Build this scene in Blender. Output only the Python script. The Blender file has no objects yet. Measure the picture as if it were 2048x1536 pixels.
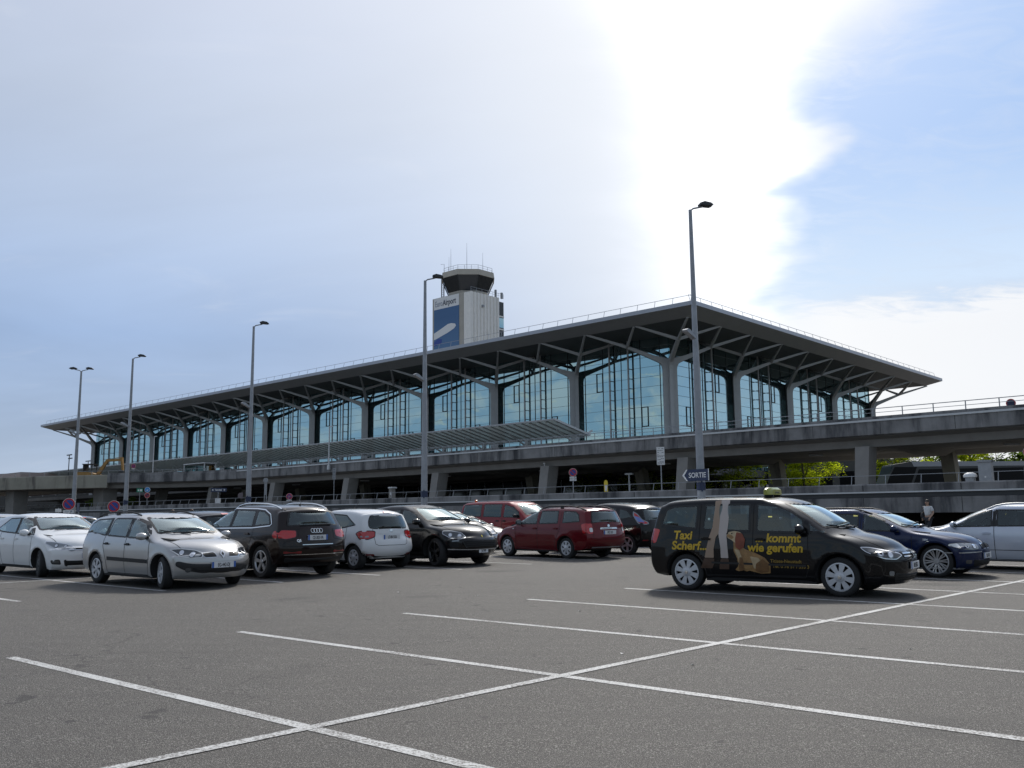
import bpy, bmesh, math, random
from mathutils import Vector, Matrix, geometry
from mathutils.bvhtree import BVHTree
random.seed(7)
R = math.radians
S = bpy.context.scene
COL = S.collection

# ------------------------------------------------------------------ camera
CAM_H = 1.409
_p, _r = R(8.4047), R(-0.5542)
_f = Vector((0, math.cos(_p), math.sin(_p)))
_u0 = Vector((0, -math.sin(_p), math.cos(_p)))
_x0 = Vector((1, 0, 0))
_x = math.cos(_r) * _x0 + math.sin(_r) * _u0
_u = -math.sin(_r) * _x0 + math.cos(_r) * _u0
cam_data = bpy.data.cameras.new('camera')
cam = bpy.data.objects.new('camera', cam_data)
COL.objects.link(cam)
M = Matrix.Identity(4)
for i in range(3):
    M[i][0], M[i][1], M[i][2] = _x[i], _u[i], -_f[i]
M[2][3] = CAM_H
cam.matrix_world = M
cam_data.sensor_width = 36
cam_data.lens = 1850.64 / 2048 * 36
cam_data.clip_start = 0.1
cam_data.clip_end = 6000
S.camera = cam

# ------------------------------------------------------------------ colour, exposure
S.view_settings.view_transform = 'Standard'
S.view_settings.look = 'None'
S.view_settings.exposure = 0.05
S.view_settings.gamma = 1
S.cycles.max_bounces = 8
S.cycles.transparent_max_bounces = 16
S.cycles.caustics_reflective = False
S.cycles.caustics_refractive = False
S.cycles.use_denoising = True

# ------------------------------------------------------------------ sun
SUN_AZ, SUN_EL = 15.5, 41.0
sun_d = bpy.data.lights.new('sun', 'SUN')
sun_d.energy = 2.6
sun_d.angle = R(7)
sun_d.color = (1.0, 0.95, 0.87)
sun = bpy.data.objects.new('sun', sun_d)
COL.objects.link(sun)
_sd = Vector((math.sin(R(SUN_AZ)) * math.cos(R(SUN_EL)), math.cos(R(SUN_AZ)) * math.cos(R(SUN_EL)), math.sin(R(SUN_EL))))
sun.rotation_euler = _sd.to_track_quat('Z', 'Y').to_euler()

# ------------------------------------------------------------------ world: sky with a veil of cloud and a glow round the sun
W_ = bpy.data.worlds.new('World')
S.world = W_
W_.use_nodes = True
nt = W_.node_tree
nt.nodes.clear()

class G:
    """small helper to write node graphs as expressions"""
    def __init__(s, nt): s.nt = nt
    def n(s, t, **kw):
        nd = s.nt.nodes.new(t)
        for k, v in kw.items(): setattr(nd, k, v)
        return nd
    def put(s, sock, v):
        if isinstance(v, bpy.types.NodeSocket): s.nt.links.new(v, sock)
        elif v is not None: sock.default_value = v
    def m(s, op, a, b=None, c=None, clamp=False):
        nd = s.n('ShaderNodeMath', operation=op, use_clamp=clamp)
        s.put(nd.inputs[0], a)
        if b is not None: s.put(nd.inputs[1], b)
        if c is not None: s.put(nd.inputs[2], c)
        return nd.outputs[0]
    def step(s, x, a, b):
        nd = s.n('ShaderNodeMapRange', interpolation_type='SMOOTHSTEP')
        s.put(nd.inputs[0], x)
        nd.inputs[1].default_value = a; nd.inputs[2].default_value = b
        return nd.outputs[0]
    def lin(s, x, a, b, c, d):
        nd = s.n('ShaderNodeMapRange')
        s.put(nd.inputs[0], x)
        for i, v in enumerate((a, b, c, d)): nd.inputs[1 + i].default_value = v
        return nd.outputs[0]
    def mix(s, f, a, b, blend='MIX'):
        nd = s.n('ShaderNodeMix', data_type='RGBA', blend_type=blend)
        s.put(nd.inputs[0], f)
        s.put(nd.inputs[6], a if isinstance(a, bpy.types.NodeSocket) else (*a, 1))
        s.put(nd.inputs[7], b if isinstance(b, bpy.types.NodeSocket) else (*b, 1))
        return nd.outputs[2]
    def ramp(s, x, stops):
        nd = s.n('ShaderNodeValToRGB')
        s.put(nd.inputs[0], x)
        el = nd.color_ramp.elements
        while len(el) > 1: el.remove(el[-1])
        el[0].position = stops[0][0]; el[0].color = (*stops[0][1], 1)
        for p, c in stops[1:]:
            e = el.new(p); e.color = (*c, 1)
        return nd.outputs[0]
    def noise(s, vec, scale, detail=4, rough=.55, dist=0, w=None):
        nd = s.n('ShaderNodeTexNoise')
        if vec is not None: s.put(nd.inputs['Vector'], vec)
        nd.inputs['Scale'].default_value = scale
        nd.inputs['Detail'].default_value = detail
        nd.inputs['Roughness'].default_value = rough
        nd.inputs['Distortion'].default_value = dist
        return nd.outputs[0]
    def mapping(s, vec, scale=(1, 1, 1), loc=(0, 0, 0)):
        nd = s.n('ShaderNodeMapping')
        s.put(nd.inputs['Vector'], vec)
        nd.inputs['Scale'].default_value = scale
        nd.inputs['Location'].default_value = loc
        return nd.outputs[0]

g = G(nt)
tc = g.n('ShaderNodeTexCoord')
sep = g.n('ShaderNodeSeparateXYZ')
nt.links.new(tc.outputs['Generated'], sep.inputs[0])
nx, ny, nz = sep.outputs
az = g.m('MULTIPLY', g.m('ARCTAN2', nx, ny), 57.2958)
el = g.m('MULTIPLY', g.m('ARCSINE', nz), 57.2958)
# cloud sheet: direction projected on a plane overhead
den = g.m('ADD', g.m('MAXIMUM', nz, 0.0), 0.16)
cmb = g.n('ShaderNodeCombineXYZ')
g.put(cmb.inputs[0], g.m('DIVIDE', nx, den)); g.put(cmb.inputs[1], g.m('DIVIDE', ny, den))
P2 = cmb.outputs[0]
n_big = g.noise(g.mapping(P2, (.55, .8, 1), (3.1, .4, 0)), 1.1, 5, .55, .4)
n_mid = g.noise(g.mapping(P2, (1, 1.6, 1), (7.3, 2.2, 0)), 2.2, 7, .6, .7)
n_fine = g.noise(g.mapping(P2, (1.0, 2.0, 1), (1.7, 5.5, 0)), 6.0, 8, .62, 1.0)
jit = g.m('MULTIPLY', g.m('SUBTRACT', n_mid, .5), 9)         # degrees
jit2 = g.m('MULTIPLY', g.m('SUBTRACT', n_fine, .5), 5)
sky = g.n('ShaderNodeTexSky', sky_type='NISHITA', sun_disc=False)
sky.sun_elevation = R(SUN_EL); sky.sun_rotation = R(SUN_AZ)
sky.air_density = 1.0; sky.dust_density = 1.5; sky.ozone_density = 1.5
blue = g.mix(1.0, sky.outputs[0], (.075, .075, .075), 'MULTIPLY')
# thin grey-blue overcast, by elevation
base = g.ramp(g.lin(el, 0, 90, 0, 1), [(0, (.50, .58, .70)), (.05, (.41, .52, .70)), (.12, (.33, .46, .70)),
      (.19, (.44, .55, .75)), (.27, (.54, .63, .80)), (.36, (.58, .65, .82)), (1, (.56, .62, .74))])
tone = g.lin(n_big, .3, .7, .88, 1.14)
tcmb = g.n('ShaderNodeCombineXYZ')
for i in range(3): g.put(tcmb.inputs[i], tone)
base = g.mix(1.0, base, tcmb.outputs[0], 'MULTIPLY')
base = g.mix(g.m('MULTIPLY', g.step(n_mid, .55, .78), .16), base, (.80, .83, .90))
# the low sky away from the sun is bluer with some evening-lit banks
away = g.step(g.m('ABSOLUTE', az), 45, 110)
low = g.m('MULTIPLY', away, g.step(el, 55, 12))
back = g.mix(g.step(n_mid, .46, .64), (.25, .37, .48), (.52, .54, .53))
back = g.mix(g.m('MULTIPLY', g.step(n_fine, .56, .70), .6), back, (.75, .66, .42))
base = g.mix(g.m('MULTIPLY', low, .8), base, back)
base = g.mix(g.m('MULTIPLY', away, g.step(el, 14, 40)), base, (.27, .32, .42))
# broad glow round the sun
sx, sy, sz = _sd
dotp = g.m('ADD', g.m('ADD', g.m('MULTIPLY', nx, sx), g.m('MULTIPLY', ny, sy)), g.m('MULTIPLY', nz, sz))
ang = g.m('MULTIPLY', g.m('ARCCOSINE', g.m('MINIMUM', dotp, 1.0)), 57.2958)
ang = g.m('ADD', ang, g.m('MULTIPLY', jit, .35))
wide = g.m('POWER', 2.71828, g.m('MULTIPLY', -1, g.m('POWER', g.m('DIVIDE', ang, 25), 2)))
base = g.mix(g.m('MULTIPLY', wide, .88, clamp=True), base, (.92, .95, 1.0))
# paler air below the sun, down to the horizon
shaft = g.m('POWER', 2.71828, g.m('MULTIPLY', -1, g.m('POWER', g.m('DIVIDE', g.m('SUBTRACT', az, 13), 13.5), 2)))
base = g.mix(g.m('MULTIPLY', shaft, .72), base, (.90, .93, .97))
# burnt-out core: thin bright cloud in front of the sun, reaching down towards the roof
cx = g.m('DIVIDE', g.m('SUBTRACT', g.m('SUBTRACT', az, 13.6), g.m('MULTIPLY', jit, .40)), 4.5)
cy = g.m('DIVIDE', g.m('SUBTRACT', el, 34.0), 23)
core = g.m('POWER', 2.71828, g.m('MULTIPLY', -1, g.m('ADD', g.m('POWER', g.m('ABSOLUTE', cx), 2.2), g.m('POWER', cy, 2))))
base = g.mix(1.0, base, g.mix(core, (0, 0, 0), (.8, .78, .75)), 'ADD')
hot = g.m('POWER', 2.71828, g.m('MULTIPLY', -1, g.m('POWER', g.m('DIVIDE', ang, 5.9), 2)))
base = g.mix(1.0, base, g.mix(hot, (0, 0, 0), (12, 11.6, 10.8)), 'ADD')
veil = g.m('MULTIPLY', g.m('POWER', 2.71828, g.m('MULTIPLY', -1, g.m('POWER', g.m('DIVIDE', ang, 20), 2))), g.step(el, 31, 40))
base = g.mix(1.0, base, g.mix(veil, (0, 0, 0), (1.5, 1.5, 1.5)), 'ADD')
# clear blue gap to the right of the sun
n_edge = g.noise(g.mapping(P2, (1, 1, 1), (2.3, 8.2, 0)), 2.6, 4, .5, .3)
jit3 = g.m('MULTIPLY', g.m('SUBTRACT', n_edge, .5), 16)
edge = g.m('ADD', g.m('ADD', az, jit3), g.m('MULTIPLY', jit2, .45))
e2 = g.m('ADD', g.m('ADD', el, g.m('MULTIPLY', jit, .35)), g.m('MULTIPLY', jit2, .45))
gapx = g.m('MULTIPLY', g.step(edge, 16.4, 20.0), g.step(az, 75, 45))
gapy = g.m('MULTIPLY', g.step(e2, 10.6, 13.4), g.step(g.m('SUBTRACT', e2, g.m('MULTIPLY', g.m('SUBTRACT', az, 20), .42)), 28.5, 23.5))
gap = g.m('MULTIPLY', gapx, gapy)
gap = g.m('MULTIPLY', gap, g.lin(n_fine, .45, .75, 1.0, .72))
bluec = g.mix(.35, (.33, .58, 1.0), blue)
bluec = g.mix(g.step(el, 22, 12), bluec, (.66, .80, .98))
base = g.mix(gap, base, bluec)
# white bank low on the right
bank = g.m('MULTIPLY', g.step(az, 14, 20), g.m('MULTIPLY', g.step(e2, 12.6, 11.4), g.step(az, 80, 50)))
base = g.mix(g.m('MULTIPLY', bank, .8), base, (1.0, 1.0, 1.0))
# ground-side of the sky sphere
base = g.mix(g.step(el, -.5, -3), base, (.16, .16, .16))
bg = g.n('ShaderNodeBackground')
nt.links.new(base, bg.inputs[0]); bg.inputs[1].default_value = 1.0
bg2 = g.n('ShaderNodeBackground')
nt.links.new(sky.outputs[0], bg2.inputs[0]); bg2.inputs[1].default_value = 0.06
mx = g.n('ShaderNodeMixShader'); mx.inputs[0].default_value = .94
nt.links.new(bg2.outputs[0], mx.inputs[1]); nt.links.new(bg.outputs[0], mx.inputs[2])
wo = g.n('ShaderNodeOutputWorld')
nt.links.new(mx.outputs[0], wo.inputs[0])

# ------------------------------------------------------------------ frames, helpers
AZ = R(-47.6)
Uv = Vector((math.sin(AZ), math.cos(AZ), 0))
Vv = Vector((math.cos(AZ), -math.sin(AZ), 0))
TH = math.atan2(-Uv.y, -Uv.x)          # local x = -U, local y = V

def gz(X, Y):
    return 0.001 * max(-60, min(60, X)) + 0.012 * max(-40, min(70, Y))

def P(u, v, z=None):
    p = Uv * u + Vv * v
    p.z = gz(p.x, p.y) if z is None else z
    return p

def tag(o, label=None, cat=None, group=None, kind=None):
    if label: o['label'] = label
    if cat: o['category'] = cat
    if group: o['group'] = group
    if kind: o['kind'] = kind
    return o

def empty(name, loc, rz=0.0, label=None, cat=None, group=None):
    o = bpy.data.objects.new(name, None)
    COL.objects.link(o)
    o.location = loc; o.rotation_euler = (0, 0, rz)
    o.empty_display_size = .2
    return tag(o, label, cat, group)

def copy_tree(o, parent=None):
    c = o.copy(); COL.objects.link(c)
    if parent is not None: c.parent = parent
    for ch in list(o.children): copy_tree(ch, c)
    return c

class MB:
    def __init__(s): s.v = []; s.f = []; s.m = []
    def add(s, vs, fs, mi=0):
        b = len(s.v)
        s.v += [tuple(v) for v in vs]
        for f in fs:
            s.f.append([b + i for i in f]); s.m.append(mi)
        return s
    def box(s, x0, x1, y0, y1, z0, z1, mi=0):
        return s.add([(x0, y0, z0), (x1, y0, z0), (x1, y1, z0), (x0, y1, z0), (x0, y0, z1), (x1, y0, z1), (x1, y1, z1), (x0, y1, z1)],
              [(3, 2, 1, 0), (4, 5, 6, 7), (0, 1, 5, 4), (1, 2, 6, 5), (2, 3, 7, 6), (3, 0, 4, 7)], mi)
    def hexa(s, pts, mi=0):   # 4 bottom, 4 top
        return s.add(pts, [(3, 2, 1, 0), (4, 5, 6, 7), (0, 1, 5, 4), (1, 2, 6, 5), (2, 3, 7, 6), (3, 0, 4, 7)], mi)
    def quad(s, a, b, c, d, mi=0): return s.add([a, b, c, d], [(0, 1, 2, 3)], mi)
    def beam(s, p, q, w, h, w2=None, h2=None, mi=0):
        p, q = Vector(p), Vector(q); d = (q - p).normalized()
        up = Vector((0, 0, 1)) if abs(d.z) < .95 else Vector((0, 1, 0))
        sd = d.cross(up).normalized(); up = sd.cross(d)
        w2 = w if w2 is None else w2; h2 = h if h2 is None else h2
        A = [p + sd * (a * w / 2) + up * (b * h / 2) for a, b in ((-1, -1), (1, -1), (1, 1), (-1, 1))]
        B = [q + sd * (a * w2 / 2) + up * (b * h2 / 2) for a, b in ((-1, -1), (1, -1), (1, 1), (-1, 1))]
        return s.add(A + B, [(3, 2, 1, 0), (4, 5, 6, 7), (0, 1, 5, 4), (1, 2, 6, 5), (2, 3, 7, 6), (3, 0, 4, 7)], mi)
    def tube(s, pts, r, n=8, mi=0, cap=True):
        pts = [Vector(p) for p in pts]
        rs = r if isinstance(r, (list, tuple)) else [r] * len(pts)
        b = len(s.v); prev = None
        for i, p in enumerate(pts):
            d = (pts[min(i + 1, len(pts) - 1)] - pts[max(i - 1, 0)]).normalized()
            if prev is None:
                a = Vector((0, 0, 1)) if abs(d.z) < .9 else Vector((1, 0, 0))
                e1 = d.cross(a).normalized()
            else:
                e1 = (prev - d * prev.dot(d)).normalized()
            prev = e1; e2 = d.cross(e1)
            for k in range(n):
                t = 2 * math.pi * k / n
                s.v.append(tuple(p + (e1 * math.cos(t) + e2 * math.sin(t)) * rs[i]))
        for i in range(len(pts) - 1):
            for k in range(n):
                s.f.append([b + i * n + k, b + i * n + (k + 1) % n, b + (i + 1) * n + (k + 1) % n, b + (i + 1) * n + k]); s.m.append(mi)
        if cap:
            s.f.append([b + k for k in range(n)][::-1]); s.m.append(mi)
            s.f.append([b + (len(pts) - 1) * n + k for k in range(n)]); s.m.append(mi)
        return s
    def lathe(s, prof, n=24, axis='z', c=(0, 0, 0), mi=0):
        """prof: (radius, height) pairs"""
        b = len(s.v); c = Vector(c)
        for r, h in prof:
            for k in range(n):
                t = 2 * math.pi * k / n
                a, bb = r * math.cos(t), r * math.sin(t)
                q = {'z': (a, bb, h), 'y': (a, h, bb), 'x': (h, a, bb)}[axis]
                s.v.append(tuple(c + Vector(q)))
        for i in range(len(prof) - 1):
            for k in range(n):
                s.f.append([b + i * n + k, b + i * n + (k + 1) % n, b + (i + 1) * n + (k + 1) % n, b + (i + 1) * n + k]); s.m.append(mi)
        return s
    def prism(s, poly, axis, a, b, mi=0):
        """poly: 2D points extruded from a to b along axis ('x': (y,z), 'y': (x,z), 'z': (x,y))"""
        def mk(p, t): return {'x': (t, p[0], p[1]), 'y': (p[0], t, p[1]), 'z': (p[0], p[1], t)}[axis]
        n = len(poly)
        return s.add([mk(p, a) for p in poly] + [mk(p, b) for p in poly],
              [list(range(n))[::-1], [n + i for i in range(n)]] + [[i, (i + 1) % n, n + (i + 1) % n, n + i] for i in range(n)], mi)
    def ball(s, c, r, n=10, mi=0):
        c = Vector(c); rx, ry, rz = r if isinstance(r, (tuple, list)) else (r, r, r)
        prof = []
        b = len(s.v); h = n // 2 + 1
        for i in range(h + 1):
            ph = math.pi * i / h
            for k in range(n):
                t = 2 * math.pi * k / n
                s.v.append((c.x + rx * math.sin(ph) * math.cos(t), c.y + ry * math.sin(ph) * math.sin(t), c.z + rz * math.cos(ph)))
        for i in range(h):
            for k in range(n):
                s.f.append([b + i * n + k, b + (i + 1) * n + k, b + (i + 1) * n + (k + 1) % n, b + i * n + (k + 1) % n]); s.m.append(mi)
        return s
    def build(s, name, mats, parent=None, smooth=False, weld=False, recalc=True):
        me = bpy.data.meshes.new(name)
        me.from_pydata(s.v, [], s.f)
        for m in (mats if isinstance(mats, (list, tuple)) else [mats]): me.materials.append(m)
        me.polygons.foreach_set('material_index', s.m)
        if recalc or weld:
            bm = bmesh.new(); bm.from_mesh(me)
            if weld: bmesh.ops.remove_doubles(bm, verts=bm.verts, dist=1e-4)
            bmesh.ops.recalc_face_normals(bm, faces=bm.faces)
            bm.to_mesh(me); bm.free()
        if smooth:
            me.polygons.foreach_set('use_smooth', [True] * len(me.polygons))
            if smooth != 'all':
                try: me.set_sharp_from_angle(angle=R(40))
                except Exception: pass
        o = bpy.data.objects.new(name, me)
        COL.objects.link(o)
        if parent is not None: o.parent = parent
        return o

# ------------------------------------------------------------------ materials
MAT = {}
def mat(name, col, rough=.5, metal=0.0, vary=0.0, scale=3.0, bump=0.0, bscale=60.0, coat=0.0, spec=.5, streak=None, stretch=(1, 1, 1)):
    m = bpy.data.materials.new(name); m.use_nodes = True
    q = G(m.node_tree); bs = m.node_tree.nodes['Principled BSDF']
    bs.inputs['Roughness'].default_value = rough
    bs.inputs['Metallic'].default_value = metal
    bs.inputs['Coat Weight'].default_value = coat
    bs.inputs['Coat Roughness'].default_value = .04
    bs.inputs['Specular IOR Level'].default_value = spec
    c = None
    if vary or streak or bump:
        t = q.n('ShaderNodeTexCoord').outputs['Object']
        if vary:
            nz_ = q.noise(q.mapping(t, stretch), scale, 5, .6)
            c = q.mix(q.lin(nz_, .25, .75, 0, 1), tuple(x * (1 - vary) for x in col), tuple(min(1, x * (1 + vary)) for x in col))
        if streak:
            sc_, dark, lo, hi = streak
            ns = q.noise(q.mapping(t, (1, 1, .18)), sc_, 6, .65)
            c = q.mix(q.step(ns, lo, hi), c if c is not None else col, dark)
        if bump:
            bn = q.n('ShaderNodeBump'); bn.inputs['Strength'].default_value = bump; bn.inputs['Distance'].default_value = .02
            q.put(bn.inputs['Height'], q.noise(t, bscale, 4, .6))
            m.node_tree.links.new(bn.outputs[0], bs.inputs['Normal'])
    q.put(bs.inputs['Base Color'], c if c is not None else (*col, 1))
    MAT[name] = m
    return m

def emit(name, col, strength):
    m = bpy.data.materials.new(name); m.use_nodes = True
    bs = m.node_tree.nodes['Principled BSDF']
    bs.inputs['Base Color'].default_value = (*col, 1)
    bs.inputs['Emission Color'].default_value = (*col, 1)
    bs.inputs['Emission Strength'].default_value = strength
    MAT[name] = m
    return m

mat('galvanised', (.33, .345, .37), .5, .35, .15, 4)
mat('white_metal', (.62, .63, .64), .45, .1, .06, 3)
mat('dark_metal', (.05, .053, .058), .5, .3, .1, 4)
mat('concrete', (.20, .192, .182), .9, 0, .18, 1.2, .25, 14, streak=(.9, (.075, .073, .072), .50, .72))
mat('concrete_stained', (.25, .245, .245), .9, 0, .28, .8, .25, 14, streak=(.75, (.060, .061, .066), .42, .66))
mat('concrete_dark', (.15, .145, .14), .9, 0, .15, .8, .2, 10)
mat('concrete_beige', (.33, .31, .255), .9, 0, .15, .6, .2, 12, streak=(.8, (.14, .125, .11), .5, .7))
mat('concrete_beam', (.27, .255, .24), .9, 0, .14, 1.0, .2, 12)
mat('steel_grey', (.46, .465, .47), .5, .05, .08, 1.5)
mat('roof_metal', (.43, .45, .50), .40, .25, .07, .8)
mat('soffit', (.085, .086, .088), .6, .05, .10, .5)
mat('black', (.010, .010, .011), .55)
mat('rubber', (.012, .012, .013), .8)
mat('white_paint', (.72, .73, .74), .55)
mat('sign_red', (.50, .025, .03), .4)
mat('sign_blue', (.025, .06, .30), .4)
mat('sign_navy', (.022, .035, .085), .4)
mat('sign_sky', (.06, .28, .62), .4)
mat('sign_green', (.01, .25, .14), .4)
mat('sign_white', (.75, .75, .75), .45)
mat('sign_back', (.30, .31, .33), .5, .3)
mat('orange', (.62, .27, .03), .45, 0, .15, 4)
mat('yellow', (.72, .55, .05), .45)
mat('glass_dark', (.012, .016, .018), .08, 0, spec=.8)

def text_obj(s, size, material, parent, loc, rot, name='lettering', bold=0.0, shear=0.0, ext=.004, space=1.0, align='LEFT', xs=1.0):
    cu = bpy.data.curves.new(name, 'FONT'); cu.body = s; cu.size = size; cu.extrude = ext
    cu.offset = bold; cu.shear = shear; cu.space_character = space; cu.align_x = align; cu.resolution_u = 4
    o = bpy.data.objects.new(name, cu); COL.objects.link(o)
    dg = bpy.context.evaluated_depsgraph_get()
    me = bpy.data.meshes.new_from_object(o.evaluated_get(dg))
    bpy.data.objects.remove(o); bpy.data.curves.remove(cu)
    me.name = name
    if xs != 1.0:
        for v in me.vertices: v.co.x *= xs
    me.materials.clear(); me.materials.append(material)
    o = bpy.data.objects.new(name, me); COL.objects.link(o)
    o.location = loc; o.rotation_euler = rot
    if parent is not None: o.parent = parent
    return o
mat('seam_dark', (.03, .03, .03), .9)
# ================================================================== ground
def asphalt():
    m = bpy.data.materials.new('asphalt'); m.use_nodes = True
    q = G(m.node_tree); bs = m.node_tree.nodes['Principled BSDF']
    t = q.n('ShaderNodeTexCoord').outputs['Object']
    big = q.noise(t, .22, 4, .6, .6)
    mid = q.noise(q.mapping(t, (1, 1, 1)), 1.7, 5, .65)
    fine = q.noise(t, 55, 3, .7)
    grit = q.noise(t, 150, 1, .6)
    chip = q.noise(t, 62, 1, .5)
    lump = q.noise(t, 24, 2, .6)
    c = q.mix(q.lin(big, .3, .7, 0, 1), (.064, .057, .050), (.100, .090, .079))
    c = q.mix(q.m('MULTIPLY', q.step(mid, .50, .72), .5), c, (.060, .056, .053))
    c = q.mix(q.lin(lump, .34, .66, .0, .45), c, (.048, .045, .043))
    c = q.mix(q.lin(fine, .30, .70, .0, .65), c, (.026, .024, .023))
    c = q.mix(q.m('MULTIPLY', q.step(grit, .54, .68), .85), c, (.34, .325, .30))
    c = q.mix(q.m('MULTIPLY', q.step(chip, .64, .72), .75), c, (.30, .285, .26))
    # oil drips, old patches and hairline cracks: marks of their own in the surface
    st = q.noise(q.mapping(t, (.5, .5, 1), (9, 3, 0)), .9, 3, .5)
    c = q.mix(q.m('MULTIPLY', q.step(st, .63, .74), .55), c, (.030, .029, .029))
    dr = q.noise(q.mapping(t, (1, 1, 1), (3, 17, 0)), 3.2, 2, .5)
    c = q.mix(q.m('MULTIPLY', q.step(dr, .70, .76), .6), c, (.022, .021, .021))
    vo = q.n('ShaderNodeTexVoronoi', feature='DISTANCE_TO_EDGE'); vo.inputs['Scale'].default_value = .16
    wv = q.n('ShaderNodeVectorMath', operation='ADD'); q.put(wv.inputs[0], t)
    wn = q.n('ShaderNodeTexNoise'); q.put(wn.inputs['Vector'], t); wn.inputs['Scale'].default_value = 1.1; wn.inputs['Detail'].default_value = 6
    q.put(wv.inputs[1], wn.outputs[1]); q.put(vo.inputs['Vector'], wv.outputs[0])
    ck = q.m('MULTIPLY', q.step(vo.outputs[0], .0035, .0012), q.step(q.noise(t, .35, 2, .5), .50, .58))
    c = q.mix(q.m('MULTIPLY', ck, .35), c, (.018, .017, .017))
    q.put(bs.inputs['Base Color'], c)
    bs.inputs['Roughness'].default_value = .82
    bs.inputs['Specular IOR Level'].default_value = .35
    bn = q.n('ShaderNodeBump'); bn.inputs['Strength'].default_value = .55; bn.inputs['Distance'].default_value = .012
    q.put(bn.inputs['Height'], q.m('ADD', fine, grit))
    m.node_tree.links.new(bn.outputs[0], bs.inputs['Normal'])
    MAT['asphalt'] = m
    return m
asphalt()

def line_paint():
    m = bpy.data.materials.new('line_paint'); m.use_nodes = True
    q = G(m.node_tree); bs = m.node_tree.nodes['Principled BSDF']
    t = q.n('ShaderNodeTexCoord').outputs['Object']
    w = q.noise(t, 48, 4, .75); w2 = q.noise(t, 1.3, 3, .6)
    wear = q.m('ADD', w, q.m('MULTIPLY', q.m('SUBTRACT', w2, .5), .35))
    c = q.mix(q.step(wear, .47, .60), (.52, .52, .51), (.14, .13, .12))
    q.put(bs.inputs['Base Color'], c); bs.inputs['Roughness'].default_value = .75
    MAT['line_paint'] = m
line_paint()

xs = [-400, -200, -100] + list(range(-60, 61, 10)) + [100, 200, 400]
ys = [-40, -10, 0, 10, 20, 30, 40, 50, 60, 70, 90, 150, 300, 700, 1500, 3000]
gm = MB()
gv = [(x * (1 if abs(x) <= 100 else 6), y, gz(x, y)) for y in ys for x in xs]
nxs = len(xs)
gm.add(gv, [(j * nxs + i, j * nxs + i + 1, (j + 1) * nxs + i + 1, (j + 1) * nxs + i) for j in range(len(ys) - 1) for i in range(nxs - 1)])
tag(gm.build('car_park_ground', MAT['asphalt']), kind='structure')

# ---- painted stall lines (a sheet 5 mm above the asphalt)
def strip(mb, a, b, w=.105):
    d = (b - a).normalized(); n = Vector((-d.y, d.x, 0)) * (w / 2)
    k = max(1, int((b - a).length / 5))
    for i in range(k):
        p, q_ = a.lerp(b, i / k), a.lerp(b, (i + 1) / k)
        vs = []
        for c in (p - n, q_ - n, q_ + n, p + n): vs.append((c.x, c.y, gz(c.x, c.y) + .0035))
        mb.add(vs, [(0, 1, 2, 3)])
def row(o, ang, k0, k1, la, lb, pitch=2.515):
    """o = crossing 0 in (u,v); stall lines run la..lb from the centre line"""
    mb = MB()
    e1 = (math.cos(R(ang)), -math.sin(R(ang))); e2 = (math.sin(R(ang)), math.cos(R(ang)))
    def pt(s, t): return P(o[0] + e1[0] * s - e2[0] * t, o[1] + e1[1] * s + e2[1] * t)
    for k in range(k0, k1 + 1):
        strip(mb, pt(la, k * pitch), pt(lb, k * pitch))
    c = MB()
    strip(c, pt(0, (k0 - .0) * pitch), pt(0, k1 * pitch), .10)
    for i in range(len(c.v)): c.v[i] = (c.v[i][0], c.v[i][1], c.v[i][2] + .002)
    mb.add(c.v, c.f)
    return mb
tag(row((5.27, 3.77), 1.6, -3, 12, 4.85, -4.9).build('parking_lines', MAT['line_paint']), kind='structure')
tag(row((21.1, 8.30), 1.6, -4, 12, 4.8, -4.78, 2.46).build('parking_lines', MAT['line_paint']), kind='structure')
tag(row((37.2, 8.0), 1.6, -4, 14, 4.8, -4.78, 2.46).build('parking_lines', MAT['line_paint']), kind='structure')

# ================================================================== terminal hall
T0 = P(50.6, 79.1, 0)
term = empty('terminal_building', T0, TH, 'long glass airport hall under an overhanging grey roof on branching concrete columns', 'building')
BX, BY, NXB, NYB = 12.1, 12.95, 11, 4
LX, LY = BX * NXB, BY * NYB
x0, x1, y0, y1 = -LX - 7.66, 7.66, -7.66, LY + 7.66
def rect(o, z): return [(x0 + o, y0 + o, z), (x1 - o, y0 + o, z), (x1 - o, y1 - o, z), (x0 + o, y1 - o, z)]
def ring(mb, A, B, mi=0):
    for i in range(4):
        j = (i + 1) % 4
        mb.add([A[i], A[j], B[j], B[i]], [(0, 1, 2, 3)], mi)
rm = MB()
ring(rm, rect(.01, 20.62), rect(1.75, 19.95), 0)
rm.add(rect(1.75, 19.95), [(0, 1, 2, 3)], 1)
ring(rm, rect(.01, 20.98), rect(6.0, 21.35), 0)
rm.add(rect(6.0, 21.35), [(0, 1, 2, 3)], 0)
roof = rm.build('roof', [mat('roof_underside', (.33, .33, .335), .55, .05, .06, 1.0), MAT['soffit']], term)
em = MB()
ring(em, rect(0, 20.62), rect(0, 21.0)); ring(em, rect(.30, 21.0), rect(0, 21.0)); ring(em, rect(0, 20.62), rect(.2, 20.60))
em.build('roof_edge', MAT['roof_metal'], roof)
rr = MB()
def rail_line(mb, a, b, h, n, r=.022, mid=True, lean=0.0):
    a, b = Vector(a), Vector(b)
    up = Vector((0, 0, h))
    d = (b - a).normalized(); sd = Vector((-d.y, d.x, 0)) * lean
    mb.beam(a + up + sd, b + up + sd, r * 2, r * 2)
    if mid: mb.beam(a + up * .5 + sd * .5, b + up * .5 + sd * .5, r * 1.4, r * 1.4)
    for i in range(n + 1):
        p = a.lerp(b, i / n)
        mb.beam(p, p + up + sd, r * 1.8, r * 1.8)
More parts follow.
